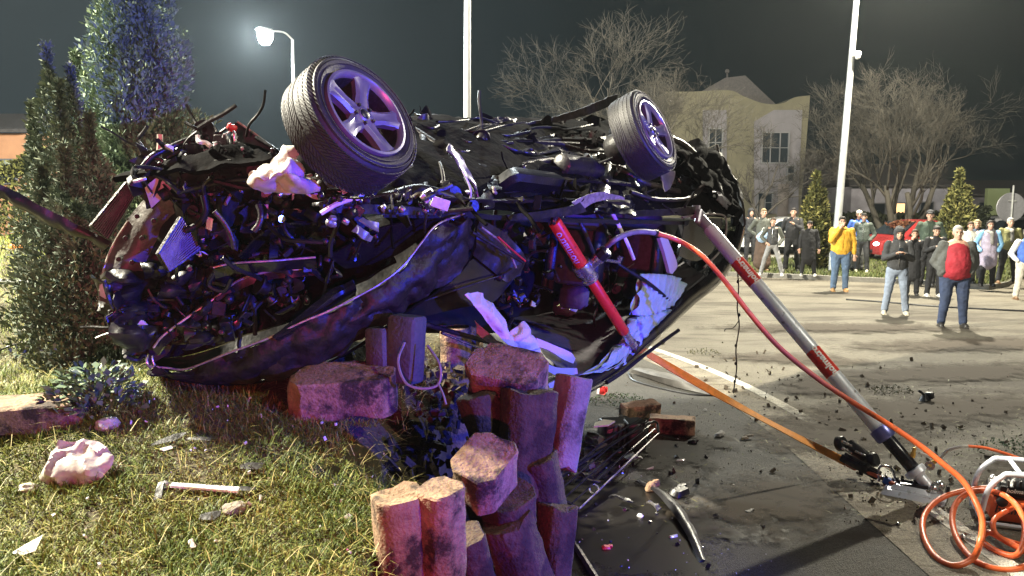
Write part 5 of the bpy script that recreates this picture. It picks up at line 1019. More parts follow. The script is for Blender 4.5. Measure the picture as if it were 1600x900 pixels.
# ---- red ram wedged in the cabin
a = S(866, 346, .02); z_ = S(990, 542, -.07); d = (z_-a).normalized(); Lr = (z_-a).length
RAM = empty('rescue_ram', z_, 'red hydraulic rescue ram spreading the cabin of the wreck', 'rescue ram')
def at(t): return a+d*(Lr*t)
side = (CP-at(.4)).normalized(); side = (side-d*side.dot(d)).normalized(); sx = side.cross(d)
b = MB(); b.lathe([(.0001, 0), (.042, .0), (.047, .01), (.047, Lr*.31), (.04, Lr*.315)], a, d, 24); cyl = b.build('cylinder', M['red_paint'], RAM)
b = MB(); b.lathe([(.040, Lr*.30), (.066, Lr*.30), (.072, Lr*.315), (.072, Lr*.36), (.060, Lr*.37), (.055, Lr*.405), (.062, Lr*.41), (.062, Lr*.425), (.03, Lr*.43)], a, d, 28); b.build('collar', M['bright_metal'], RAM)
b = MB(); b.lathe([(.036, Lr*.42), (.041, Lr*.425), (.041, Lr*.86), (.034, Lr*.87)], a, d, 24); b.build('piston', M['red_paint'], RAM)
b = MB(); b.lathe([(.034, Lr*.865), (.034, Lr*.95), (.042, Lr*.955), (.042, Lr*.99), (.0001, Lr)], a, d, 20); b.build('piston_rod', M['bright_metal'], RAM)
b = MB()
for k in range(4): u = (side*math.cos(k*PI/2)+sx*math.sin(k*PI/2)); b.box(at(1.0)+u*.03, (.03, .03, .06), (.3*k, .2, k), ch=.004)
b.build('claw_foot', M['dark_metal'], RAM)
b = MB(); 
for k in range(4): u = (side*math.cos(k*PI/2)+sx*math.sin(k*PI/2)); b.box(at(-.015)+u*.026, (.028, .028, .05), (.3*k, .2, k), ch=.004)
b.build('claw_head', M['dark_metal'], RAM)
text_on_cyl('holmatro', at(.16)+Vector((0, 0, 0)), -d, sx*-.55+side*.85, .0482, .082, mat('blue_white_print', (.5, .5, .7), .5), cyl, .001)
hb = S(938, 401, -.12); v0 = at(.36)
b = MB(); ax = (hb-v0).normalized(); b.lathe([(.0001, .03), (.036, .03), (.038, .05), (.038, .12), (.046, .125), (.046, .145), (.03, .15)], v0, ax, 20); b.build('valve_body', M['bright_metal'], RAM)
b = MB(); b.lathe([(.03, .145), (.048, .15), (.05, .165), (.05, .21), (.04, .22), (.0001, .22)], v0, ax, 8); b.build('control_knob', M['plastic'], RAM)
b = MB(); b.lathe([(.0001, 0), (.022, 0), (.022, .05), (.016, .055), (.016, .09)], S(936, 392, -.12), (S(950, 384, -.14)-S(936, 392, -.12)), 12); b.build('hose_coupling', M['bright_metal'], RAM)
b = MB(); b.lathe([(.0001, 0), (.012, 0), (.02, .02), (.016, .04), (.0001, .045)], S(968, 408, -.08), (S(968, 398, -.1)-S(968, 408, -.08)), 10); b.tube([S(940, 405, -.1), S(968, 410, -.08)], .012, 8); b.build('valve_lever', M['bright_metal'], RAM)

# ---- grey stabiliser strut
foot = G(1457, 768, .06); top = S(1092, 338, -.06); ds = (foot-top).normalized(); Ls = (foot-top).length
STR = empty('stabiliser_strut', Vector((foot.x, foot.y, 0)), 'long grey telescopic stabiliser strut with red bands, propping the rear of the wreck', 'strut')
def st(t): return top+ds*(Ls*t)
fs_ = (CP-st(.3)).normalized(); fs_ = (fs_-ds*fs_.dot(ds)).normalized(); ss_ = fs_.cross(ds)
r = .059
b = MB(); b.lathe([(.0001, Ls*.05), (r*.9, Ls*.05), (r, Ls*.056), (r, Ls*.80), (r*.9, Ls*.803), (.0001, Ls*.803)], top, ds, 28); tb = b.build('outer_tube', M['tube_grey'], STR)
for t0, t1 in ((.188, .275), (.528, .615)):
    b = MB(); b.lathe([(r*.99, Ls*t0), (r+.0025, Ls*t0), (r+.0025, Ls*t1), (r*.99, Ls*t1)], top, ds, 28); bd = b.build('label_band', M['red_paint'], STR)
    up = fs_.cross(-ds)
    text_on_cyl('holmatro', st((t0+t1)/2), -ds, (fs_*.9-up*.25), r+.0045, .074, M['white_print'], bd, .003)
    b = MB(); lo_ = .085; 
b = MB(); b.lathe([(r*.95, Ls*.795), (r*1.3, Ls*.797), (r*1.34, Ls*.803), (r*1.34, Ls*.826), (r*1.2, Ls*.832), (r*.8, Ls*.834)], top, ds, 28); b.build('lock_ring', mat('anodised_blue', (.16, .17, .45), .3, .6), STR)
b = MB(); b.lathe([(r*.8, Ls*.83), (r*.86, Ls*.834), (r*.86, Ls*.93), (r*.8, Ls*.932)], top, ds, 24); b.build('inner_tube', M['black_tube'], STR)
b = MB(); b.lathe([(r*.8, Ls*.928), (r*1.3, Ls*.93), (r*1.35, Ls*.935), (r*1.35, Ls*.945), (r*.9, Ls*.95), (r*.7, Ls*.955), (r*.7, Ls*.985), (r*.4, Ls*.99), (.0001, Ls*.99)], top, ds, 24); b.build('foot_collar', M['tube_grey'], STR)
b = MB(); b.lathe([(.0001, 0), (r*.55, 0), (r*.8, .03), (r*.8, Ls*.05), (.0001, Ls*.055)], top, ds, 16); b.box(top+ds*.02, (.12, .05, .13), (0, .4, .9), ch=.012); b.box(top-ds*.05, (.03, .08, .12), (0, .3, .9), ch=.006); b.build('wedge_head', mat('head_grey', (.35, .36, .42), .35, .5), STR)
q = Vector((foot.x, foot.y, 0))
b = MB(); b.box(q+Vector((-.10, .06, .025)), (.42, .26, .05), (0, 0, -.62), top=.86, ch=.012); b.box(q+Vector((-.12, .07, .065)), (.26, .16, .04), (0, 0, -.62), top=.8, ch=.008); b.build('base_plate', M['tube_grey'], STR)
b = MB(); b.ell(q+Vector((.0, .0, .085)), .042); b.tube([q+Vector((.07, .05, .08)), q+Vector((-.06, -.05, .08))], .014, 8); b.ell(q+Vector((.085, .06, .085)), .036); b.build('swivel_joint', M['bright_metal'], STR)
b = MB()
for k in range(9): b.box(q+Vector((-.28+.045*k, .19-.03*k+.06*(k % 2), .095)), (.018, .05, .03), (.2*k, .1, -.6+.3*(k % 3)), ch=.004)
for s_ in (-1, 1): b.tube([q+Vector((-.2, .14+.06*s_, .08)), q+Vector((-.05, .02+.05*s_, .1))], .012, 8)
tag(b.build('ratchet_teeth', M['dark_metal'], STR), kind='stuff')
b = MB(); b.tube(spline([q+Vector((-.30, .20, .06)), q+Vector((-.28, .24, .16)), q+Vector((-.22, .19, .17)), q+Vector((-.20, .14, .08))]), .009, 8); b.build('carry_loop', M['bright_metal'], STR)
b = MB(); k_ = st(.945)+ss_*.075; b.lathe([(.014, -.01), (.034, -.01), (.034, .01), (.014, .01)], k_+ss_*.03, fs_, 18, loop=True); b.build('pull_ring', M['bright_metal'], STR)
b = MB(); b.lathe([(.0001, 0), (.018, 0), (.02, .03), (.013, .05), (.013, .075), (.0001, .08)], st(.905)+ss_*r*.8, ss_*.8-ds*.6, 10); b.build('hose_nipple', M['brass'], STR)
# ---- orange tension strap with its ratchet
s0 = S(1012, 553, .03); s1 = G(1322, 722, .10); s2 = G(1388, 752, .06)
STP = empty('tension_strap', Vector((s2.x, s2.y, 0)), 'taut orange tension strap running from the strut foot to under the wreck', 'strap')
dd = (s1-s0).normalized(); wv = (CP-s0).cross(dd).normalized(); nn_ = dd.cross(wv); nn_ = nn_ if nn_.dot(CP-s0) > 0 else -nn_
b = MB(); n = 30
for sg in (0,):
    c = [s0.lerp(s1, i/n)+Vector((0, 0, -.02*math.sin(PI*i/n))) for i in range(n+1)]
vs = []
for i, p in enumerate(c):
    tw = .2*math.sin(i*.25); nrm_ = (nn_+Vector((.35, 0, 1.2))).normalized(); nrm_ = (nrm_-dd*nrm_.dot(dd)).normalized(); wx_ = nrm_.cross(dd); w_ = (wx_*math.cos(tw)+nrm_*math.sin(tw))*.036; h_ = nrm_*.004
    vs += [p-w_-h_, p+w_-h_, p+w_+h_, p-w_+h_]
b.add(vs, [[4*i+k, 4*i+(k+1) % 4, 4*i+4+(k+1) % 4, 4*i+4+k] for i in range(n) for k in range(4)]+[[3, 2, 1, 0], [4*n, 4*n+1, 4*n+2, 4*n+3]]); b.build('webbing', M['strap_orange'], STP, 60)
b = MB(); b.box(s1.lerp(s2, .15)+Vector((0, 0, .0)), (.09, .07, .05), (0, .3, -.75), ch=.01); b.build('strap_loop', mat('rust_red', (.4, .12, .07), .6), STP)
RT_ = s1.lerp(s2, .35)
b = MB(); 
for o_ in (-.03, .03): b.box(RT_+Vector((o_*.7, o_*.7, .02)), (.30, .012, .06), (0, .32, -.72), ch=.004)
b.lathe([(.0001, -.045), (.022, -.045), (.022, .045), (.0001, .045)], RT_+Vector((.03, -.03, .03)), (.7, .7, 0), 12); b.build('ratchet_frame', M['dark_metal'], STP)
hq = P(1338, 700, RT_.y+.1); b = MB(); b.lathe([(.0001, -.03), (.055, -.03), (.062, -.02), (.062, .02), (.055, .03), (.0001, .03)], hq+Vector((-.09, .08, .01)), (.5, -.6, .3), 22); b.lathe([(.0001, -.03), (.05, -.03), (.056, -.02), (.056, .02), (.05, .03), (.0001, .03)], hq+Vector((.10, -.08, -.07)), (.5, -.6, .3), 22); b.box(hq+Vector((.01, .0, -.03)), (.2, .05, .10), (0, .5, -.72), ch=.02); hd_ = b.build('ratchet_handle', M['plastic'], STP)
b = MB(); fq = (CP-hq).normalized()
for k, (ox, oz) in enumerate(((-.075, .035), (-.075, -.02), (.035, -.045))): b.box(hq+Vector((ox, .0, oz))+fq*.05, (.085, .012, .018), (0, .35, -.5), ch=.003)
b.build('handle_slot', M['bright_metal'], hd_)
b = MB(); b.tube([RT_, s2, s2.lerp(Vector((foot.x-.2, foot.y+.12, .06)), .8)], .017, 8); b.build('hook_rod', M['orange'], STP)
b = MB(); b.box(s2+Vector((.0, 0, .0)), (.07, .05, .05), (0, .3, -.7), ch=.008); b.build('strap_stop', M['blue_plain'], STP)
# ---- hydraulic pump in its tube frame
PX = lambda px, py, dd_: P(px, py, dd_)
pd = 5.05
PU = empty('hydraulic_pump', Vector((P(1585, 800, pd).x, pd, 0)), 'orange hydraulic rescue pump in a grey tube frame at the right edge', 'pump')
o_ = Vector((P(1530, 800, pd).x, pd-.05, 0)); ex = Vector((.93, -.36, 0)); ey = Vector((.36, .93, 0)); ez = Vector((0, 0, 1)); RP = Matrix((ex, ey, ez)).transposed()
def pu_(x, y, z): return o_+ex*x+ey*y+ez*z
b = MB(); b.box(pu_(.27, .17, .12), (.46, .28, .16), RP, top=.94, ch=.025); tank = b.build('tank', M['orange'], PU)
text_flat('holmatro', pu_(.20, .028, .125), ex, ez+ey*.05, .072, mat('dark_print', (.05, .03, .03), .5), tank, .002, .2, .004)
b = MB(); b.box(pu_(.27, .17, .235), (.44, .26, .07), RP, top=.95, ch=.02); b.box(pu_(.30, .18, .30), (.30, .2, .09), RP, top=.85, ch=.02); mo = b.build('motor_cover', M['plastic'], PU)
b = MB()
for k in range(9): b.box(pu_(.14+.035*k, .05, .30), (.016, .02, .055), RP, ch=.002)
b.build('cooling_ribs', M['dark_metal'], mo)
b = MB(); b.box(pu_(.20, .036, .262), (.22, .012, .05), RP, ch=.003); pl = b.build('name_plate', M['black_print'], PU)
text_flat('holmatro', pu_(.20, .028, .262), ex, ez, .04, M['white_print'], pl, .0006, .2, .003)
b = MB()
for y in (.0, .34): b.tube(spline([pu_(-.01, y, .02), pu_(-.01, y, .12), pu_(.02, y, .27), pu_(.09, y, .36), pu_(.16, y, .385), pu_(.55, y, .385), pu_(.62, y, .33), pu_(.62, y, .02)]), .018, 10)
for x, z in ((.2, .385), (.52, .385), (-.01, .05), (.62, .05)): b.tube([pu_(x, 0, z), pu_(x, .34, z)], .015, 8)
b.tube([pu_(-.01, .0, .03), pu_(.62, .0, .03)], .014, 8); b.tube([pu_(-.01, .34, .03), pu_(.62, .34, .03)], .014, 8); b.build('tube_frame', M['tube_grey'], PU)
b = MB(); b.box(pu_(.07, .1, .27), (.07, .06, .09), RP, ch=.01); b.ell(pu_(.05, .06, .33), .022); b.build('valve_block', M['bright_metal'], PU)
b = MB(); b.lathe([(.0001, 0), (.03, 0), (.034, .01), (.034, .04), (.02, .05), (.0001, .05)], pu_(.1, .03, .19), -ey, 16); b.build('filler_cap', M['plastic'], PU)
# ---- hoses
HS = empty('hydraulic_hose', Vector((G(1560, 860, 0).x, G(1560, 860, 0).y, 0)), 'thick orange hydraulic hose from the red ram to the coil beside the pump', 'hose')
h0 = S(948, 385, -.15)
gp = [h0, S(962, 374, -.22), S(985, 364, -.25), S(1006, 362, -.28), S(1024, 364, -.3)]
b = MB(); b.tube(spline(gp, 6), .020, 10); b.build('hose_sleeve', M['hose_grey'], HS)
b = MB(); b.lathe([(.02, -.012), (.025, -.01), (.025, .012), (.02, .014)], gp[-1], gp[-1]-gp[-2], 14); b.build('hose_ferrule', M['dark_metal'], HS)
main = [gp[-1], P(1060, 376, 5.75), P(1095, 398, 5.65), P(1130, 436, 5.55), P(1170, 488, 5.45), P(1215, 540, 5.35), P(1270, 586, 5.25), P(1330, 627, 5.15), P(1390, 664, 5.0), P(1440, 698, 4.9), P(1475, 726, 4.8), P(1505, 752, 4.72), P(1525, 785, 4.62), P(1535, 815, 4.5), P(1532, 845, 4.4)]
cz = .02
def gz(px, py, z): return G(px, py, z)
coil = main+[gz(1520, 872, .06), gz(1490, 884, .02), gz(1460, 868, .02), gz(1443, 836, .03), gz(1444, 806, .05), gz(1465, 782, .10), gz(1500, 768, .15), gz(1550, 762, .18), gz(1590, 768, .18), gz(1625, 790, .14), gz(1640, 830, .06), gz(1620, 872, .03), gz(1580, 890, .02), gz(1530, 880, .02), gz(1500, 850, .04), gz(1488, 815, .08), gz(1495, 785, .15), gz(1520, 768, .22), gz(1560, 770, .24), gz(1590, 792, .22), gz(1602, 830, .14), gz(1590, 866, .05), gz(1560, 862, .03), gz(1535, 845, .04), gz(1545, 832, .10), gz(1580, 850, .08), gz(1640, 880, .03)]
b = MB(); b.tube(spline(coil, 7), .0185, 12); b.build('hose_run', M['orange'], HS)
b = MB(); c2 = [gz(1640, 800, .16), gz(1600, 790, .17), gz(1570, 800, .18), gz(1552, 815, .16), gz(1560, 838, .10), gz(1600, 852, .06), gz(1650, 858, .05)]; b.tube(spline(c2, 7), .016, 10); b.build('hose_coil', M['orange'], HS)
H2 = empty('hydraulic_hose', Vector((G(1500, 720, 0).x, G(1500, 720, 0).y, 0)), 'thin orange hose with a pale grey sleeve from the strut foot to the pump', 'hose')
n0 = st(.905)+ss_*(r*.8+.06); b = MB(); pp = [n0, P(1466, 716, 5.6), P(1480, 704, 5.55), P(1500, 698, 5.5), P(1512, 697, 5.5)]; b.tube(spline(pp, 6), .011, 8); b.build('hose_sleeve', mat('pale_sleeve', (.5, .48, .45), .6), H2)
b = MB(); b.tube(spline([pp[-1], P(1540, 700, 5.5), P(1575, 710, 5.5), P(1610, 722, 5.5), P(1660, 735, 5.5)], 6), .0105, 8); b.build('hose_run', M['orange'], H2)
b = MB(); b.lathe([(.0001, -.045), (.013, -.045), (.016, -.02), (.016, .02), (.012, .04), (.0001, .045)], P(1459, 722, 5.62), (.7, 0, .7), 10); b.build('hose_coupling', M['brass'], H2)
# dangling cable with knots from the rear of the wreck
t = empty('dangling_cable', G(1147, 612, .0), 'thin dark cable hanging down from the strut to the road, with frayed knots', 'cable')
b = MB(); cp_ = [P(1152, 418, 6.5), P(1154, 450, 6.5), P(1152, 480, 6.5), P(1155, 510, 6.5), P(1150, 545, 6.5), P(1151, 575, 6.5), P(1147, 606, 6.52), P(1146, 614, 6.6)]; b.tube(spline(cp_, 6), .0055, 6); b.build('cable_run', M['plastic'], t)
b = MB()
for (x, y) in ((1153, 440), (1152, 462), (1155, 492), (1150, 540), (1150, 568), (1148, 596)): b.ell(P(x, y, 6.5), (.012, .010, .016), None, 8, 6)
b.tube(spline([P(1155, 500, 6.5), P(1146, 512, 6.48), P(1134, 514, 6.46), P(1132, 518, 6.46)]), .004, 5); b.tube(spline([P(1154, 440, 6.5), P(1160, 436, 6.5), P(1156, 428, 6.5)]), .004, 5); b.build('knot', M['plastic'], t)
# long black cable across the road behind the onlookers' feet
t = MB(); t.tube(spline([G(1322, 468, .012), G(1380, 472, .012), G(1450, 478, .012), G(1520, 482, .012), G(1600, 486, .012), G(1680, 488, .012)], 8), .022, 6); tag(t.build('road_cable', M['plastic']), 'black cable lying across the road behind the man in the red sweater', 'cable')

# ------------------------------------------------------------------ loose debris
def loose(name, mb, m, label, cat='debris', group=None, ang=45):
    return tag(mb.build(name, M[m] if isinstance(m, str) else m, None, ang), label, cat, group)
def lsheet(name, rows, m, label, thick=.006, nu=24, nv=10, amp=.01, sc=8, seed=0, edge=.003, cat='debris', ridge=0):
    b = MB(); b.sheet(rows, thick, nu, nv, amp, sc, seed, ridge, True, edge); return loose(name, b, m, label, cat, ang=24 if ridge else 45)
def gr(px, py, up=0): p = GR(px, py); return p+Vector((0, 0, up))
# -- on the lawn
q = gr(118, 752, .0); X_ = RT; Z_ = Vector((0, 0, 1)); Yk = Vector((0, .35, .94))
def sc_(x, y): return q+X_*((x-118)/FPX*q.y)+Yk*((752-y)/FPX*q.y*1.04)+Vector((0, 0, .012))
lsheet('bumper_fragment', [[sc_(62, 748), sc_(85, 756), sc_(115, 760), sc_(145, 758), sc_(166, 748)], [sc_(70, 730)+Vector((0, -.03, 0)), sc_(92, 733)+Vector((0, -.05, 0)), sc_(118, 736)+Vector((0, -.06, 0)), sc_(148, 736)+Vector((0, -.05, 0)), sc_(174, 730)], [sc_(80, 712), sc_(98, 714), sc_(125, 718), sc_(150, 718), sc_(174, 716)], [sc_(82, 694), sc_(100, 700)+Vector((0, .03, 0)), sc_(130, 704)+Vector((0, .05, 0)), sc_(150, 706)+Vector((0, .04, 0)), sc_(172, 722)]], 'white_plastic', 'torn white plastic fragment, lit lilac, standing in the grass at the left', .007, 40, 20, .010, 14, 3, .014, ridge=.026)
def lump(px, py, r, m, name, label, rz=0, flat=.6, seed=0):
    bm = bmesh.new(); bmesh.ops.create_icosphere(bm, subdivisions=3, radius=1); c = gr(px, py, r[2]*.5)
    for v in bm.verts: k = 1+.35*noise.noise(v.co*1.6+Vector((seed, 3, 1)))+.12*noise.noise(v.co*5+Vector((seed, 3, 1))); v.co = Vector((v.co.x*r[0], v.co.y*r[1], v.co.z*r[2]))*k
    me = bpy.data.meshes.new(name); bm.to_mesh(me); bm.free(); me.materials.append(M[m]); me.shade_smooth(); me.set_sharp_from_angle(angle=.7); o = bpy.data.objects.new(name, me); C.objects.link(o); o.location = c; o.rotation_euler = (0, 0, rz); return tag(o, label, 'debris')
lump(168, 668, (.055, .045, .035), 'white_plastic', 'crushed_cup', 'small crushed white cup on the lawn behind the lilac fragment', .3, seed=2)
lump(44, 766, (.04, .03, .022), 'white_plastic', 'plastic_lump', 'small white lump in the grass left of the lilac fragment', .3, seed=3)
lump(366, 798, (.055, .05, .022), 'grey_stone', 'flat_pebble', 'flat grey piece in the grass under the end of the chrome strip', .2, seed=4)
lump(258, 762, (.028, .025, .018), 'hose_grey', 'plastic_lump', 'small grey cap in the grass at the left end of the chrome strip', .2, seed=5)
def shard(px, py, pts, m, name, label, z=.0, thick=.006, tilt=.9):
    c = gr(px, py, .03+z); b = MB(); s = c.y/FPX
    vs = [c+X_*(x*s)+Vector((0, -math.cos(tilt), math.sin(tilt)))*(y*s) if tilt < 1.57 else c for x, y in pts]
    vs = [c+X_*(x*s)+Vector((0, .5*y*s*1.6, .8*y*s*tilt)) for x, y in pts]
    b.prism(vs, Vector((0, thick, thick*.6))); return loose(name, b, m, label)
shard(20, 876, [(0, 0), (18, -3), (36, 4), (36, 30), (30, 24), (16, 14)], 'white_plastic', 'white_shard', 'sharp white shard at the bottom left corner of the lawn', 0, .006, .8)
shard(298, 868, [(0, 0), (8, 2), (-2, 14), (-7, 10)], 'white_plastic', 'white_shard', 'tiny white splinter on the lawn below the dark scraps')
shard(236, 706, [(0, 0), (36, 12), (48, 27), (28, 22), (6, 6)], 'dusty_black', 'black_trim_piece', 'black torn trim piece in the grass right of the white cup', 0, .012, .6)
shard(250, 712, [(0, 0), (16, 5), (20, 2), (6, -3)], 'white_plastic', 'white_shard', 'short white strip beside the black torn trim piece')
shard(292, 696, [(0, 0), (20, 4), (40, 0), (38, -4), (18, -1)], 'dusty_black', 'black_trim_piece', 'thin black splinter right of the short white strip', 0, .01, .4)
shard(240, 792, [(0, 0), (12, 4), (8, 26), (-2, 22)], 'dusty_black', 'black_trim_piece', 'small dark upright scrap at the left end of the chrome strip', 0, .02, .9)
shard(330, 822, [(-20, 0), (4, -2), (12, 10), (4, 12), (-14, 6)], 'dusty_black', 'black_trim_piece', 'dark flat scrap in the grass under the flat grey piece', 0, .02, .3)
shard(384, 742, [(-10, 0), (20, -2), (26, 6), (0, 8)], 'dusty_black', 'black_trim_piece', 'dark scrap in the grass in front of the pink stone block', 0, .02, .3)
shard(28, 640, [(0, 0), (8, 2), (20, 8), (12, 6)], 'white_plastic', 'white_shard', 'white splinter under the brown slab edge', 0, .006, .3)
b = MB(); p0 = gr(266, 770, .03); p1 = gr(372, 778, .03); b.prism([p0+Vector((0, 0, -.006)), p1+Vector((0, 0, -.008)), p1+Vector((0, .012, .008)), p0+Vector((0, .012, .006))], (0, .012, .004)); b.tube([p0+Vector((0, .0, .004)), p1+Vector((0, .0, .002))], .005, 6); loose('chrome_strip', b, 'lens', 'straight bright chrome strip lying on the lawn')
shard(372, 776, [(0, 0), (24, -2), (28, 3), (2, 5)], 'dusty_black', 'black_trim_piece', 'black end piece touching the right end of the chrome strip', 0, .012, .3)
b = MB(); q1 = P(668, 785, 2.98); b.box(q1, (.085, .03, .022), (0, .22, -.2), ch=.005); b.box(q1+Vector((-.03, -.005, .012)), (.03, .022, .02), (0, .2, -.1), ch=.004); b.tube([q1+Vector((-.04, 0, -.01)), q1+Vector((.05, -.012, -.02))], .008, 6); loose('metal_latch', b, 'bright_metal', 'small bright metal latch on top of the stone at the bottom edge')
# fallen white post pieces and long rod at the far left
for (x0, y0, x1, y1, r_, lb) in ((30, 548, 74, 545, .035, 'longer fallen pale post piece on the lawn at the left edge'), (28, 526, 52, 522, .03, 'short fallen pale post piece behind the longer one at the left edge')):
    b = MB(); a_ = gr(x0, y0, r_); c_ = gr(x1, y1, r_); b.tube([a_, a_.lerp(c_, .5), c_], r_, 10); b.lathe([(r_*1.0, -.01), (r_*1.18, -.008), (r_*1.18, .02), (r_, .022)], c_.lerp(a_, .25), a_-c_, 12); loose('post_piece', b, 'white_plastic', lb)
b = MB(); a_ = gr(-20, 443, .03); c_ = gr(56, 446, .03); b.tube([a_, c_], .022, 8); b.ell(c_, .03); loose('pale_rod', b, 'galv', 'long pale rod lying across the lawn at the left edge')
b = MB(); b.tube(spline([gr(-10, 556, .02), gr(20, 552, .06), P(44, 535, 5.4), P(66, 508, 5.4), P(92, 482, 5.4)]), .008, 6); loose('bent_wire', b, 'plastic', 'thin dark wire arching from the lawn up into the brown green conifer', 'wire')
b = MB(); q2 = gr(30, 394, .07); b.box(q2, (.26, .10, .085), (0, 0, .15), top=.9, ch=.02); loose('orange_block', b, mat('orange_lens', (.75, .26, .05), .4), 'small orange plastic block on the far lawn at the left edge')
# -- on the apron and road
def brick(px, py, size, rz, label, m='tan_stone', tilt=0, z=0):
    g_ = G(px, py, size[2]/2+z); return stone((g_.x, g_.y, size[2]/2+z), size, (tilt, 0, rz), m, label, 'loose kerb stones on the asphalt', int(px), name='kerb_stone', rounded=False)
brick(1050, 664, (.42, .17, .15), R_(-14), 'tan kerb stone lying on the asphalt, nearest the road line')
brick(1000, 640, (.40, .16, .14), R_(24), 'tan kerb stone leaning across the dark debris behind the other loose one', tilt=.15, z=.02)
b = MB(); g_ = G(968, 700, .0); b.box((g_.x-.02, g_.y+.05, .12), (.30, .22, .24), (0, .05, .25), ch=.02); b.box((g_.x+.13, g_.y-.01, .13), (.16, .2, .25), (0, -.05, .1), ch=.015)
for k in range(4): b.box((g_.x-.12+.05*k, g_.y-.075, .12), (.012, .02, .2), (0, .05, .25))
loose('battery_case', b, 'plastic', 'black plastic box housing broken open on the asphalt under the wreck')
shardm = mat('yellowed', (.6, .56, .38), .5)
b = MB(); g_ = G(946, 668, .25); b.prism([g_+Vector((-.10, .0, 0)), g_+Vector((.02, -.03, .02)), g_+Vector((.09, .06, .03)), g_+Vector((.0, .14, .02)), g_+Vector((-.08, .10, .0))], (0, 0, .012)); loose('box_lid', b, shardm, 'pale yellow lid lying on the black plastic box')
lsheet('wheel_arch_cover', [[G(985, 582, .03), G(1010, 590, .02), G(1050, 603, .02), G(1110, 618, .01)], [G(992, 575, .10), G(1018, 582, .12), G(1056, 594, .10), G(1112, 612, .03)], [G(1000, 574, .06), G(1030, 580, .07), G(1070, 592, .06), G(1116, 610, .02)]], 'cover_grey', 'curved dark grey plastic cover on the asphalt behind the orange strap', .012, 30, 10, .012, 6, 2)
b = MB(); b.tube(spline([G(982, 582, .02), G(990, 594, .015), G(1030, 606, .012), G(1080, 616, .012), G(1120, 618, .012)]), .011, 6); loose('rubber_seal', b, 'plastic', 'black rubber seal along the curved grey cover')
lsheet('long_trim', [[G(992, 752, .02), G(1022, 768, .04), G(1050, 800, .04), G(1075, 840, .03), G(1092, 880, .01)], [G(1000, 752, .04), G(1032, 767, .07), G(1060, 798, .06), G(1084, 839, .04), G(1098, 876, .02)], [G(1006, 754, .01), G(1038, 768, .02), G(1068, 799, .02), G(1090, 840, .02), G(1102, 876, .01)]], 'plastic', 'long curved black bumper strip on the asphalt at the bottom', .01, 40, 8, .008, 6, 3)
b = MB(); b.tube([G(882, 828, .03), G(905, 862, .03), G(932, 905, .03)], [.02, .02, .02], 6); loose('trim_strip', b, 'dark_metal', 'straight dark strip at the foot of the wall at the bottom edge')
# heap of broken black plastic beside the grille
rh = random.Random(9)
for k in range(18):
    g_ = G(rh.uniform(915, 1020), rh.uniform(662, 800), .02); s_ = rh.uniform(.08, .2); h_ = rh.uniform(.0, .10) if g_.x < .75 else 0; a_ = rh.uniform(0, 3.1); dx = Vector((math.cos(a_), math.sin(a_), rh.uniform(-.2, .35))); dy = Vector((-math.sin(a_), math.cos(a_), rh.uniform(-.1, .4)))
    o_ = g_+Vector((0, 0, .02+h_+s_*.18)); b = MB(); b.sheet([[o_-dx*s_*.5-dy*s_*.3, o_-dy*s_*.35, o_+dx*s_*.5-dy*s_*.2], [o_-dx*s_*.5+dy*s_*.25, o_+dy*s_*.3+Vector((0, 0, s_*.15)), o_+dx*s_*.4+dy*s_*.3]], .008, 14, 8, .015, 9, k, .015, True, .012)
    loose('plastic_scrap', b, ['plastic', 'dusty_black', 'cover_grey'][k % 3], 'torn piece of black plastic in the heap beside the broken grille', 'debris', 'black plastic scraps heaped on the asphalt')
# broken grille
g0 = G(905, 795, .05); g1 = G(1030, 676, .14)
GRL = empty('broken_grille', G(940, 790, 0), 'broken black radiator grille leaning on the asphalt beside the wall', 'grille')
b = MB(); up_ = Vector((-.12, .02, .10))
for k in range(5): o2 = up_*(k/4)*1.6; b = MB(); b.tube([g0+o2, g0.lerp(g1, .5)+o2+Vector((.02, 0, .02)), g1+o2*.8], .007, 6); b.build('grille_bar', M['hose_grey'] if k == 0 else M['plastic'], GRL)
b = MB(); b.tube(spline([g0, g0+up_*1.2+Vector((-.04, .03, -.02)), g0+up_*1.7, g1+up_*.8, g1]), .012, 6); b.build('grille_frame', M['plastic'], GRL)
b = MB(); q3 = G(928, 764, .08); b.lathe([(.028, -.006), (.038, -.006), (.04, 0), (.038, .006), (.028, .006)], q3, camdir(.1, .5, .8), 24, loop=True); b.build('ring_emblem', M['bright_metal'], GRL)
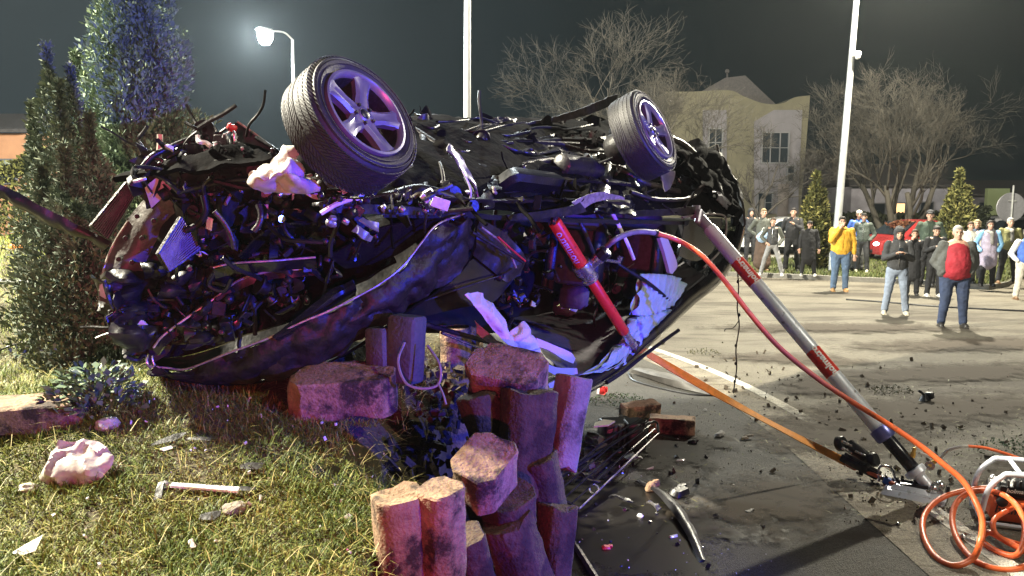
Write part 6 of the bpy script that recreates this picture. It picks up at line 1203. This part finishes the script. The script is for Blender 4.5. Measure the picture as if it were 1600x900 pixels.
# metal ring hung on the bars; the rest of the scraps
rs = random.Random(4)
labs = [((1062, 719), 'small pale clip on the asphalt right of the grille', 'lens', (.07, .03, .012)), ((1125, 678), 'grey flat scrap on the asphalt right of the tan kerb stone', 'hose_grey', (.12, .06, .03)), ((1163, 684), 'pale two pronged scrap right of the grey flat scrap', 'grey_stone', (.08, .04, .02)), ((1082, 690), 'small dark buckle below the tan kerb stone', 'plastic', (.08, .05, .03)), ((1102, 640), 'small pale chip beside the tan kerb stone', 'lens', (.05, .02, .015)), ((1052, 838), 'pale slatted scrap beside the long bumper strip', 'lens', (.06, .025, .012)), ((1015, 732), 'bright flat sliver on the asphalt right of the grille', 'lens', (.06, .02, .008)), ((1018, 760), 'brownish broken stone chip at the top of the long bumper strip', 'tan_stone', (.10, .08, .07)), ((948, 855), 'dull red chip on the dark asphalt at the bottom', 'red_plain', (.06, .04, .02)), ((1062, 768), 'black angular scrap right of the long bumper strip', 'plastic', (.17, .09, .05)), ((1170, 800), 'dark flat scrap on the asphalt in the shadow edge', 'dusty_black', (.07, .05, .02)), ((1445, 622), 'small black part with a stub lying on the open road', 'plastic', (.13, .09, .07)), ((1504, 838), 'round metal nut on the white road line beside the hose coil', 'bright_metal', (.035, .035, .03)), ((1403, 818), 'small dark chip on the concrete gutter', 'plastic', (.03, .02, .015)), ((1148, 610), 'brown clod on the road by the dangling cable', 'soil', (.06, .05, .03)), ((940, 610), 'red and white scrap under the roof corner', 'red_plain', (.10, .02, .09)), ((1000, 805), 'shiny splinter in the dark below the grille', 'lens', (.05, .03, .02))]
for (px, py), lb, m, s in labs:
    g_ = G(px, py, s[2]/2+.013); b = MB(); R3 = Euler((rs.uniform(-.2, .2), rs.uniform(-.2, .2), rs.uniform(-1, 1))).to_matrix(); b.box(g_, s, R3, top=rs.uniform(.6, .9), ch=s[2]*.2)
    if 'black part' in lb: b.tube([g_+Vector((0, 0, .03)), g_+Vector((-.06, .02, .08))], .014, 8); b.box(g_+Vector((.05, .0, .03)), (.06, .08, .07), R3, ch=.01)
    elif 'two pronged' in lb: b.box(g_+R3@Vector((.05, .03, 0)), (.09, .02, .02), R3, ch=.003)
    elif s[0] > .05: b.box(g_+R3@Vector((s[0]*.4, s[1]*.3, s[2]*.2)), (s[0]*.5, s[1]*.4, s[2]*.7), R3, ch=s[2]*.1)
    o = loose('stone_chip' if 'stone' in lb or 'clod' in lb else 'scrap', b, m, lb)
    if 'red and white' in lb: b = MB(); b.box(g_+R3@Vector((-.035, -.012, .0)), (.025, .004, .085), R3); b.build('white_stripe', M['white_print'], o)
# countless crumbs: glass, soil and twigs
def crumbs(name, n, fn, s0_, s1_, m):
    r = np.random.default_rng(hash(name) % 1000 if False else len(name)); b = MB()
    for k in range(n):
        p = fn(r)
        if p is None: continue
        s = r.uniform(s0_, s1_); R3 = Euler(tuple(r.uniform(0, 6.28, 3))).to_matrix(); b.box((p[0], p[1], p[2]+s*.2), (s*r.uniform(.5, 1.6), s*r.uniform(.4, 1), s*r.uniform(.25, .6)), R3, top=r.uniform(.5, 1))
    return tag(b.build(name, M[m] if isinstance(m, str) else m, base=(0, 0, 0), ang=30), kind='stuff')
crumbs('glass_crumbs', 260, lambda r: (lambda y: (r.uniform(-.05, 1.6), y, .012))(r.uniform(4.3, 7.6)), .004, .012, 'lens')
crumbs('black_fragments', 70, lambda r: (r.uniform(-.1, 1.7), r.uniform(4.3, 7.8), .012), .012, .05, 'plastic')
def soilp(r):
    y = abs(r.normal(0, 2.4))+5.0; x = lx(min(y, 21))+r.normal(.7, 1.1) if r.random() < .65 else r.uniform(1, 7); 
    return (x, y, .01) if y < 16 else None
crumbs('soil_crumbs', 2200, soilp, .003, .013, 'road_soil')
crumbs('soil_clods', 420, lambda r: (lambda y: (-.5+r.normal(.0, .18), y, max(.0, hz(-.7, y)-.34+r.uniform(-.35, .1))))(r.uniform(3.4, 6.2)), .02, .085, 'soil')
crumbs('road_clods', 260, lambda r: (lambda y: (lx(min(y, 20))+r.normal(.9, 1.0), y, .012))(5.4+abs(r.normal(0, 2.6))), .012, .05, 'road_soil')
crumbs('lawn_litter', 130, lambda r: (lambda x, y: (x, y, hz(x, y)+.02))(r.uniform(-2.8, -.6), r.uniform(2.5, 4.6)), .006, .022, 'lens')
n = 1500; r2 = np.random.default_rng(12); y = 5+np.abs(r2.normal(0, 3.0, n)); x = 2.5+r2.normal(.9, 1.4, n)+y*.08; a2 = r2.uniform(0, 2*PI, n); L2 = r2.uniform(.02, .09, n)
bs_ = np.stack([x, y, np.full(n, .014)], 1); tag(blades('road_straw', bs_, bs_+np.stack([np.cos(a2)*L2, np.sin(a2)*L2, r2.uniform(0, .02, n)], 1), r2.uniform(.002, .006, n), np.stack([-np.sin(a2), np.cos(a2), np.zeros(n)], 1), r2.uniform(0, .8, n), M['grass']), kind='stuff')
# ------------------------------------------------------------------ parked cars behind the onlookers
M['tyre_black'] = mat('tyre_black', (.015, .015, .015), .7)
def parked_car(c, rz, paint, label, lit=False, dl=4.1):
    t = empty('parked_car', c, label, 'car', 'cars parked behind the verge', rz)
    pr = [(-2.05, .32), (-2.08, .55), (-2.0, .78), (-1.5, .86), (-1.15, .93), (-.55, 1.36), (-.1, 1.44), (.75, 1.42), (1.35, 1.16), (1.6, .95), (1.98, .90), (2.05, .6), (2.0, .32)]
    b = MB(); rows = []
    for yy, s in ((-.84, .93), (-.80, 1.0), (-.3, 1.03), (.3, 1.03), (.80, 1.0), (.84, .93)):
        rows.append([Vector((x*(1 if abs(yy) < .82 else .985), yy*(1 if z < .9 else 1-.22*(z-.9)/.5), .3+(z-.3)*s)) for x, z in pr])
    n = len(pr); vs = [v for r in rows for v in r]; fs = [[i*n+j, i*n+j+1, (i+1)*n+j+1, (i+1)*n+j] for i in range(5) for j in range(n-1)]+[list(range(n)), [5*n+j for j in range(n)][::-1]]+[[i*n, (i+1)*n, (i+1)*n+n-1, i*n+n-1] for i in range(5)]
    b.add(vs, fs); b.build('body', paint, t, 35, local=True)
    for sd in (-1, 1):
        b = MB(); y0 = sd*.835; b.prism([(-.98, y0*.99, .95), (-.48, y0*.90, 1.31), (.0, y0*.885, 1.36), (.0, y0*.99, .95)], (0, sd*.01, 0)); b.prism([(.06, y0*.99, .95), (.06, y0*.885, 1.36), (.72, y0*.89, 1.34), (1.2, y0*.97, 1.06), (1.2, y0*.99, .95)], (0, sd*.01, 0)); b.build('side_window', M['window_glass'], t, local=True)
    b = MB(); b.prism([(-1.16, -.72, .955), (-1.16, .72, .955), (-.56, .62, 1.375), (-.56, -.62, 1.375)], (-.02, 0, .02)); b.build('windscreen', M['window_glass'], t, local=True)
    for x in (-1.32, 1.28):
        for sd in (-1, 1):
            b = MB(); b.lathe([(.18, -.09), (.29, -.09), (.315, -.07), (.315, .07), (.29, .09), (.18, .09)], (x, sd*.78, .315), (0, 1, 0), 24, loop=True); w = b.build('wheel', M['tyre_black'], t, local=True)
            b = MB(); b.lathe([(.0001, .07), (.19, .085), (.19, -.05), (.0001, -.05)], (x, sd*.78, .315), (0, sd, 0), 20); b.build('rim', M['alloy'], w, local=True)
    for sd in (-1, 1):
        b = MB(); b.ell((-1.98, sd*.58, .66), (.10, .19, .085), None, 14, 8); b.build('headlight', M['headlight_on'] if lit else M['lens'], t, local=True)
        b = MB(); b.box((2.0, sd*.62, .78), (.08, .26, .16), ch=.02); b.build('tail_light', M['red_plain'], t, local=True)
        b = MB(); b.ell((-.82, sd*.93, .98), (.07, .09, .06)); b.build('mirror', paint, t, local=True)
    b = MB(); b.box((-2.06, 0, .42), (.04, .9, .12), ch=.01); b.build('front_grille', M['plastic'], t, local=True)
    return t
M['headlight_on'] = mat('headlight_on', (1.0, .97, .9), .3, emit=14)
p = P(1392, 392, 26.4); parked_car((p.x+1.2, 27.2, .0), R_(14), mat('car_red', (.30, .028, .03), .3, coat=.5, var=.1), 'red parked car with its headlight lit, behind the man in the grey hoodie', True)
p = P(1225, 392, 31); parked_car((p.x, 31.2, .0), R_(4), mat('car_white', (.55, .55, .55), .3, coat=.5, var=.08), 'pale parked car half hidden behind the youngsters left of the cone conifer')
p = P(1560, 392, 32); parked_car((p.x, 32.0, .0), R_(-3), mat('car_silver', (.42, .42, .44), .3, .3, coat=.5, var=.08), 'silver parked car behind the woman in the long lilac coat')

# ------------------------------------------------------------------ the onlookers
def cloth(name, col, var=.18, rough=.8, vs=9, puff=0): return mat(name, col, rough, var=var, vs=vs, bump=.6, bs=22)
M['skin'] = mat('skin', (.50, .30, .22), .55, var=.1, vs=12, sub=.12)
M['eye'] = mat('eye', (.02, .016, .014), .2); M['lip'] = mat('lip', (.34, .12, .11), .5); M['brow'] = mat('brow', (.05, .035, .025), .8)
K = {k: cloth('cloth_'+k, c) for k, c in dict(black=(.014, .014, .017), charcoal=(.035, .036, .04), greygreen=(.075, .08, .068), brown=(.075, .045, .03), grey=(.22, .22, .225), yellow=(.60, .33, .025), jeans=(.075, .12, .20), jeansdark=(.024, .038, .085), darkgreen=(.03, .048, .032), camo=(.06, .075, .065), bluegrey=(.20, .24, .32), red=(.30, .014, .028), leather=(.07, .073, .07), beige=(.46, .42, .34), lilac=(.34, .30, .40), skyblue=(.20, .42, .66), olive=(.15, .145, .055), scarf=(.20, .19, .18), cream=(.60, .57, .50), royal=(.06, .14, .50), white=(.7, .7, .68), navy=(.02, .03, .06), pinkish=(.5, .3, .28)).items()}
K['shoe_white'] = mat('shoe_white', (.70, .69, .66), .6); K['shoe_black'] = mat('shoe_black', (.02, .018, .017), .5); K['shoe_tan'] = mat('shoe_tan', (.36, .20, .08), .7, var=.15); K['shoe_cream'] = mat('shoe_cream', (.52, .47, .38), .7, var=.1); K['shoe_brown'] = mat('shoe_brown', (.16, .09, .045), .7)
HAIR = {k: mat('hair_'+k, c, .7, var=.3, vs=40, bump=.6, bs=60) for k, c in dict(dark=(.016, .012, .010), brown=(.05, .032, .02), grey=(.33, .32, .30), fair=(.22, .16, .09), blond=(.34, .26, .15)).items()}
FOLDS = bpy.data.textures.new('folds', 'CLOUDS'); FOLDS.noise_scale = .09; FOLDS.noise_depth = 2
def remesh(o, vox, ratio, sm=3):
    m = o.modifiers.new('remesh', 'REMESH'); m.mode = 'VOXEL'; m.voxel_size = vox; m.use_smooth_shade = True
    s = o.modifiers.new('smooth', 'SMOOTH'); s.iterations = sm; s.factor = .5
    if o.name.split('.')[0] in ('jacket', 'trousers', 'sleeve', 'skirt', 'sweater', 'hood', 'scarf'):
        k = o.modifiers.new('folds', 'DISPLACE'); k.texture = FOLDS; k.strength = .026; k.mid_level = .5; k.texture_coords = 'GLOBAL'
    if ratio < 1: d = o.modifiers.new('decimate', 'DECIMATE'); d.ratio = ratio
    return o
ARMS = dict(down=((.255, .02, 1.13), (.275, -.05, .88)), pocket=((.30, .09, 1.12), (.20, -.08, .95)), mouth=((.235, -.17, 1.20), (.07, -.17, 1.47)), phone=((.25, -.03, 1.13), (.07, -.27, 1.24)), crossed=((.245, -.06, 1.14), (-.03, -.20, 1.22)), chest=((.24, -.1, 1.15), (.05, -.21, 1.30)), hip=((.35, .06, 1.17), (.19, -.05, 1.02)), back=((.26, .08, 1.14), (.12, .15, .95)), hold=((.26, .0, 1.13), (.24, -.13, .92)))
def person(px, py, hpx, label, turn=0, zf=None, bulk=1.0, belly=0.0, la='down', ra='down', top='black', topkind='jacket', legs='black', shoes='shoe_black', hair='dark', hairkind='short', stance=.10, head=0, nod=0, inner=None, sleeve=None, hood=None, skirt=None, scarf=None, extra=None, hat=None, long_=0, stripe=None):
    z = zb if zf is None else zf; f = G(px, py, z); H = hpx/FPX*f.y/1.75*1.0
    turn = turn-.9*math.degrees(math.atan2(f.x, f.y))
    t = empty('person', (f.x, f.y, z), label, 'person', 'onlookers at the roadside', R_(turn)); t.scale = (H, H, H)
    b = bulk; J = {}
    def V(x, y, z): return Vector((x, y, z))
    arm = {}
    for sd, k in ((-1, la), (1, ra)):
        e_, w_ = ARMS[k]; arm[sd] = (V(sd*.185*(.5+.5*b), .0, 1.415), V(sd*e_[0]*(.75+.25*b), e_[1]-belly*.2, e_[2]), V(sd*w_[0]*(.85+.15*b), w_[1]-(belly*.7 if w_[1] < -.06 else 0), w_[2]), k)
    leg = {sd: (V(sd*.09*b, 0, .92), V(sd*(.075+stance*.55), -.03, .49), V(sd*(.06+stance), .01, .085)) for sd in (-1, 1)}
    Rh = Euler((R_(nod), 0, R_(head))).to_matrix(); hc = V(0, -.015, 1.62)
    def HD(x, y, z): return hc+Rh@V(x, y, z)
    # body, one continuous surface
    m = MB(); m.cap((0, 0, .96), .135*b, (0, 0, 1.15), .125*b, 14, 1.15, .85); m.cap((0, 0, 1.15), .125*b, (0, .0, 1.36), .13*b, 14, 1.25, .8); m.cap((-.13, 0, 1.41), .06, (.13, 0, 1.41), .06); m.cap((0, .005, 1.42), .058, HD(0, .01, -.05), .054, 12)
    m.ell(HD(0, .01, .03), (.074, .093, .098), Rh, 16, 12); m.ell(HD(0, -.03, -.045), (.056, .062, .066), Rh, 14, 10); m.ell(HD(0, -.062, -.088), (.026, .024, .022), Rh, 10, 8)
    m.cap(HD(0, -.085, .022), .010, HD(0, -.108, -.022), .0155, 8); m.ell(HD(0, -.074, .037), (.05, .018, .012), Rh, 10, 6); m.ell(HD(0, -.082, -.058), (.026, .012, .012), Rh, 10, 6)
    for sd in (-1, 1): m.ell(HD(sd*.076, .012, .0), (.010, .022, .033), Rh, 8, 6); m.ell(HD(sd*.036, -.066, -.012), (.024, .018, .022), Rh, 8, 6)
    for sd in (-1, 1):
        s, e_, w_, k = arm[sd]; m.cap(s, .052*b, e_, .042*b); m.cap(e_, .042*b, w_, .028); fd = (w_-e_).normalized(); up = V(0, 0, 1) if k in ('phone', 'crossed', 'chest') else V(0, -1, 0)
        if k in ('mouth',): up = V(-sd*.8, .6, .1)
        sdv = fd.cross(up).normalized(); up = sdv.cross(fd)
        if k not in ('pocket', 'back'):
            pc = w_+fd*.05; m.cap(w_+fd*.015, .028, w_+fd*.085, .030, 10)
            for i in range(4):
                o_ = sdv*(.030*(i-1.5)/1.5*1.05); r0 = pc+fd*.045+o_; ln = (.072, .082, .078, .060)[i]; c1 = r0+fd*ln*.5-up*.006; c2 = c1+(fd*.75-up*.66)*ln*.5; m.cap(r0, .0105, c1, .0098, 6); m.cap(c1, .0098, c2, .0085, 6)
            th0 = w_+fd*.03+sdv*(-.028*sd)-up*.004; th1 = th0+(fd*.6+sdv*(-.75*sd))*.04; m.cap(th0, .013, th1, .0115, 6); m.cap(th1, .0115, th1+(fd*.95-up*.2)*.032, .0095, 6)
        h_, kn, an = leg[sd]; m.cap(h_, .085*b, kn, .058); m.cap(kn, .055, an, .034); m.cap(an, .034, an+V(sd*.01, -.10, -.055), .022)
    o = m.build('body', M['skin'], t, 180, local=True); remesh(o, .0105, .35, 2)
    for sd in (-1, 1):
        m = MB(); m.ell(HD(sd*.031, -.079, .016), (.0135, .010, .0085), Rh, 8, 6); m.build('eye', M['eye'], t, 180, local=True)
        m = MB(); m.cap(HD(sd*.016, -.088, .040), .0055, HD(sd*.048, -.078, .042), .0045, 6); m.build('eyebrow', M['brow'] if hair in ('dark', 'brown') else HAIR['grey'] if hair == 'grey' else HAIR['brown'], t, 180, local=True)
    m = MB(); m.cap(HD(-.021, -.085, -.056), .0055, HD(.021, -.085, -.056), .0055, 6); m.build('mouth', M['lip'], t, 180, local=True)
    # trousers
    if not skirt:
        m = MB(); m.cap((0, 0, .93), .152*b, (0, 0, 1.02), .15*b, 14, 1.12, .86)
        for sd in (-1, 1):
            h_, kn, an = leg[sd]; m.cap(h_-V(0, 0, .02), .108*b, kn, .078*(.6+.4*b)); m.cap(kn, .078*(.6+.4*b), an+V(0, 0, .02), .064); m.cap(an+V(0, -.01, .035), .068, an+V(0, .01, .0), .066)
        remesh(m.build('trousers', K[legs], t, 180, local=True), .014, .4, 3)
    else:
        m = MB(); m.cap((0, 0, 1.0), .15*b, (0, 0, .55), .19, 16, 1.15, .9); m.cap((0, 0, .55), .19, (0, 0, .25), .215, 16, 1.15, .9); remesh(m.build('skirt', K[skirt], t, 180, local=True), .016, .4, 3)
    for sd in (-1, 1):
        an = leg[sd][2]; m = MB(); m.cap(an+V(0, .035, -.035), .046, an+V(sd*.02, -.13, -.048), .042, 10, 1, 1); m.cap(an+V(0, .02, -.01), .047, an+V(0, .01, .02), .048, 10); m.box(an+V(sd*.01, -.05, -.076), (.094, .27, .022), ch=.008); remesh(m.build('shoe', K[shoes], t, 180, local=True), .011, .5, 2)
    # jacket
    off = .03 if inner else 0; m = MB(); bt = 1.0-(.0 if not long_ else 0); hem = .93-long_
    if inner:
        m.cap((0, .075, .97), .125*b, (0, .07, 1.36), .125*b, 16, 1.3, .75)
        for sd in (-1, 1): m.cap((sd*.155*b, .0-belly*.6, .95), .075*b, (sd*.15*b, -.012-belly*.5, 1.16), .075*b, 12); m.cap((sd*.15*b, -.012-belly*.5, 1.16), .075*b, (sd*.105*b, .0, 1.40), .062*b, 12)
    else: m.cap((0, off, hem+.05), .165*b+.02*(long_ > 0)+belly*.25, (0, off-.01*(1 if not inner else 0), 1.15), .158*b+belly*(.45 if not inner else .15), 16, 1.12, .86);
    if not inner: m.cap((0, off, 1.15), .158*b+belly*.45, (0, off+.005, 1.35), .148*b, 16, 1.2, .82)
    m.cap((-.145*b, off, 1.395), .068, (.145*b, off, 1.395), .068, 12); m.cap((0, .01+off*.8, 1.43), .08, (0, .006+off*.8, 1.47), .072, 12)
    if long_ > .3: m.cap((0, off, hem+.05), .185*b, (0, off, 1.0), .17*b, 16, 1.12, .88)
    for sd in (-1, 1):
        s, e_, w_, k = arm[sd]
        if not sleeve: m.cap(s, .073*(.4+.6*b), e_, .062*(.4+.6*b)); m.cap(e_, .062*(.4+.6*b), w_-(w_-e_)*.06, .046)
    jk = m.build('jacket', K[top], t, 180, local=True); remesh(jk, .0145, .45, 3)
    if sleeve:
        for sd in (-1, 1): s, e_, w_, k = arm[sd]; m = MB(); m.cap(s, .075*(.4+.6*b), e_, .064*(.4+.6*b)); m.cap(e_, .064*(.4+.6*b), w_-(w_-e_)*.06, .052); remesh(m.build('sleeve', K[sleeve], t, 180, local=True), .014, .5, 3)
    if inner:
        m = MB(); m.cap((0, -.03-belly*.5, .98), .142*b, (0, -.035-belly*.7, 1.12), .146*b, 16, 1.12, .92); m.cap((-.1*b, -.02-belly*.5, .93), .085*b, (.1*b, -.02-belly*.5, .93), .085*b, 12); m.cap((0, -.035-belly*.7, 1.12), .146*b, (0, -.03-belly*.3, 1.32), .122*b, 16, 1.15, .85); m.cap((-.09*b, -.01, 1.385), .07, (.09*b, -.01, 1.385), .07, 10); m.cap((0, -.015, 1.39), .078, (0, -.01, 1.46), .066, 12); remesh(m.build('sweater', K[inner], t, 180, local=True), .0145, .45, 3)
    else:
        zx = -.158*b*.84-belly*.45-.012; m = MB(); m.tube([(0, zx*.98-.01, hem+.06), (0, zx-.013, 1.15), (0, zx*1.0-.004, 1.33), (0, -.085, 1.455)], .0045, 6); m.build('zip', M['bright_metal'] if top in ('charcoal', 'camo', 'leather') else K[top], t, local=True)
    if scarf: m = MB(); m.lathe([(.075, -.05), (.118, -.04), (.125, .0), (.10, .045), (.07, .05)], (0, .0, 1.455), (0, -.1, 1), 20, loop=True); m.cap((.02, -.13, 1.42), .05, (.03, -.165-belly*.3, 1.15), .045, 10); remesh(m.build('scarf', K[scarf], t, 180, local=True), .014, .5, 2)
    # hair, hoods and hats
    if hood:
        m = MB(); m.ell(HD(0, .032, .035), (.108, .108, .122), Rh, 18, 12); m.ell(HD(0, .03, -.07), (.105, .095, .08), Rh, 16, 10); m.cap((-.06, .04, 1.475), .06, (.06, .04, 1.475), .06, 10); m.ell(HD(0, -.035, .075), (.088, .06, .055), Rh, 14, 8); remesh(m.build('hood', K[hood], t, 180, local=True), .011, .5, 2)
    if hat:
        m = MB(); m.ell(HD(0, .012, .075), (.088, .104, .072), Rh, 16, 10)
        if hat == 'cap': m.ell(HD(0, -.10, .062), (.062, .062, .010), Rh, 14, 6)
        remesh(m.build('cap' if hat == 'cap' else 'beanie', K['black'] if hat == 'cap' else K['cream'], t, 180, local=True), .010, .6, 1)
    elif not hood or hairkind == 'fringe':
        m = MB(); m.ell(HD(0, .022, .055), (.083, .094, .086), Rh, 18, 12)
        if hairkind == 'short': m.ell(HD(0, .045, .01), (.080, .070, .075), Rh, 14, 10); m.ell(HD(0, -.042, .096), (.062, .045, .036), Rh, 12, 8)
        if hairkind == 'fringe': m.ell(HD(0, -.058, .088), (.066, .042, .034), Rh, 12, 8); m.ell(HD(0, -.045, .105), (.06, .05, .03), Rh, 12, 8)
        if hairkind == 'bob':
            m.ell(HD(0, .045, -.01), (.092, .072, .11), Rh, 14, 10); m.ell(HD(0, -.035, .098), (.066, .05, .036), Rh, 12, 8)
            for sd in (-1, 1): m.cap(HD(sd*.078, .015, .06), .026, HD(sd*.082, .015, -.07), .022, 8)
        remesh(m.build('hair', HAIR[hair], t, 180, local=True), .010, .6, 1)
    if stripe:
        for sd in (-1, 1):
            s, e_, w_, k = arm[sd]; m = MB(); o_ = V(sd*.066, -.02, 0)*(.5+.5*b); m.cap(s+o_+V(0, 0, .03), .016, e_+o_*.9, .016, 6); m.build('sleeve_stripe', K['white'], t, 180, local=True)
    return t, arm, H
P1 = person
P1(1171, 412, 86, 'person in a black hooded jacket with white sleeve stripes, far left onlooker', 10, la='pocket', ra='pocket', hood='black', stripe=1, legs='black', stance=.06)
w2 = P1(1190, 424, 98, 'person with cropped fair hair, grey green padded jacket and long brown skirt', 8, bulk=1.05, la='hip', ra='pocket', top='greygreen', hair='fair', skirt='brown', shoes='shoe_brown', stance=.05)
P1(1205, 430, 90, 'young person in grey trousers and white shoes, legs apart, with a dark grey jacket', -6, bulk=.86, la='hip', ra='pocket', top='charcoal', sleeve='greygreen', legs='grey', shoes='shoe_white', hair='brown', stance=.24)
P1(1236, 424, 99, 'tall person with short dark hair in a black jacket, one hand raised to the chest', -4, la='pocket', ra='chest', top='black', legs='black', stance=.10, bulk=1.03)
P1(1262, 431, 86, 'person in a long black padded coat with white trainers and a dark fringe', 4, bulk=1.12, la='down', ra='down', top='black', hairkind='fringe', legs='black', shoes='shoe_white', stance=.13, long_=.42, nod=8)
P1(1311, 455, 117, 'person in a bright yellow jacket, blue jeans and tan boots, hand at mouth', 6, zf=0, bulk=1.22, la='mouth', ra='down', top='yellow', legs='jeans', shoes='shoe_tan', hair='dark', stance=.07, belly=.02)
P1(1346, 425, 92, 'person in a dark camouflage jacket, half behind the yellow jacket', -8, la='pocket', ra='pocket', top='camo', legs='charcoal', shoes='shoe_cream', hair='dark', hairkind='fringe', stance=.08)
P1(1338, 423, 94, 'person in a blue jacket and pale beanie, almost hidden behind the camouflage jacket', 5, la='pocket', ra='pocket', top='royal', legs='grey', hat='beanie', stance=.06)
m9 = P1(1398, 491, 137, 'person in a dark grey hooded top and light blue trousers holding a phone', 6, zf=0, bulk=1.06, la='phone', ra='phone', top='charcoal', hood='charcoal', legs='bluegrey', shoes='shoe_cream', stance=.13, nod=6)
P1(1424, 461, 103, 'person in a long dark coat, hand at mouth, right of the hooded phone holder', 0, zf=0, la='mouth', ra='pocket', top='black', legs='black', hair='brown', stance=.05, long_=.45, bulk=.95)
P1(1447, 446, 118, 'tall person in a black cap and dark green jacket behind the two phone holders', -6, zf=.02, la='pocket', ra='pocket', top='darkgreen', legs='black', hat='cap', stance=.06, shoes='shoe_black', bulk=1.08)
m12 = P1(1457, 463, 111, 'person in a black jacket and white shoes looking down at a phone', 14, zf=0, bulk=.96, la='phone', ra='phone', top='black', legs='black', shoes='shoe_white', hair='dark', hairkind='fringe', stance=.07, nod=16)
P1(1487, 511, 160, 'heavy grey haired person in a red sweater, open grey jacket and dark jeans', 12, zf=0, bulk=1.3, belly=.055, la='pocket', ra='pocket', top='leather', inner='red', legs='jeansdark', shoes='shoe_black', hair='grey', stance=.11, head=-4)
P1(1511, 443, 97, 'person in a cream coat mostly hidden behind the red sweater', 8, la='pocket', ra='pocket', top='cream', legs='black', hair='brown', stance=.06, bulk=1.05)
P1(1521, 438, 95, 'person with fair hair, only the head showing beside the cream coat', -5, la='pocket', ra='pocket', top='navy', legs='black', hair='blond', hairkind='bob', stance=.06)
P1(1541, 447, 103, 'person in a long lilac grey coat with light blue sleeves', 10, la='pocket', ra='pocket', top='lilac', sleeve='skyblue', legs='black', hair='dark', hairkind='bob', stance=.07, long_=.36, bulk=1.04, scarf='scarf')
P1(1572, 443, 103, 'grey haired person in an olive green jacket with a grey scarf', 12, la='pocket', ra='pocket', top='olive', legs='black', hair='grey', stance=.13, scarf='scarf', bulk=1.1, shoes='shoe_brown')
P1(1598, 468, 112, 'person in a blue and white jacket with cream trousers, cut off by the right edge', 18, zf=0, la='pocket', ra='pocket', top='royal', sleeve='white', legs='cream', shoes='shoe_brown', hair='grey', stance=.10, bulk=1.05)
def held(pr, name, label, cat, off, size, m, tilt=.6):
    t, arm, H = pr; a_ = (arm[-1][2]+arm[1][2])/2; l = Vector((0, arm[1][2].y-.075, arm[1][2].z+.045)); w = Matrix.Rotation(t.rotation_euler.z, 4, 'Z')@(l*H)+t.location
    b = MB(); b.box(w, size, Matrix.Rotation(t.rotation_euler.z, 3, 'Z')@Matrix.Rotation(tilt, 3, 'X'), ch=.004); o = tag(b.build(name, m), label, cat)
    b = MB(); b.box(w+Matrix.Rotation(t.rotation_euler.z, 3, 'Z')@(Matrix.Rotation(tilt, 3, 'X')@Vector((0, .0, size[2]*0))), (size[0]*.9, size[1]*1.1, size[2]*.92), Matrix.Rotation(t.rotation_euler.z, 3, 'Z')@Matrix.Rotation(tilt, 3, 'X')); b.build('screen', M['window_glass'], o); return o
held(m9, 'phone', 'black phone held by the person in the grey hooded top', 'phone', 0, (.08, .012, .155), M['plastic'], -.5)
held(m12, 'phone', 'black phone held by the person in white shoes', 'phone', 0, (.08, .012, .155), M['plastic'], -.9)
t, arm, H = w2; w = Matrix.Rotation(t.rotation_euler.z, 4, 'Z')@(Vector((-.02, -.25, 1.0))*H)+t.location
b = MB(); A = [w+Vector((x*.17, -.02-.03*math.cos(x*2), .13+.03*math.cos(x*3))) for x in (-.6, 0, .7)]; B_ = [w+Vector((x*.17-.05, -.05-.05*math.cos(x*2), -.02)) for x in (-1, 0, .8)]; D_ = [w+Vector((x*.17-.05, -.03, -.16-.03*math.cos(x*3))) for x in (-.6, 0, .6)]
b.sheet([A, B_, D_], .01, 16, 12, .012, 8, 2); o = tag(b.build('face_mask', mat('mask_blue', (.33, .48, .72), .8)), 'light blue face mask hanging in front of the grey green jacket', 'mask')
b = MB(); b.tube(spline([w+Vector((-.08, -.03, .13)), w+Vector((-.02, -.02, .24)), w+Vector((.06, -.03, .14))]), .006, 5); b.build('ear_loop', M['white_print'], o)
# ------------------------------------------------------------------ thin haze volume, added for the glow round the lamps
me = bpy.data.meshes.new('haze'); bm = bmesh.new(); bmesh.ops.create_cube(bm, size=1)
for v in bm.verts: v.co = Vector((v.co.x*840, v.co.y*800+325, (v.co.z+.5)*13-1))
for v in bm.verts: v.co = Vector((v.co.x, v.co.y, v.co.z))
bm.to_mesh(me); bm.free(); hzo = bpy.data.objects.new('haze', me); C.objects.link(hzo); hzo['kind'] = 'stuff'
hm = bpy.data.materials.new('haze'); hm.use_nodes = True; nt = hm.node_tree
for n_ in list(nt.nodes):
    if n_.type == 'BSDF_PRINCIPLED': nt.nodes.remove(n_)
pv = nt.nodes.new('ShaderNodeVolumePrincipled'); pv.inputs['Color'].default_value = (.85, .93, .95, 1); pv.inputs['Density'].default_value = HAZE; pv.inputs['Anisotropy'].default_value = .6
nt.links.new(pv.outputs[0], nt.nodes['Material Output'].inputs['Volume']); me.materials.append(hm)
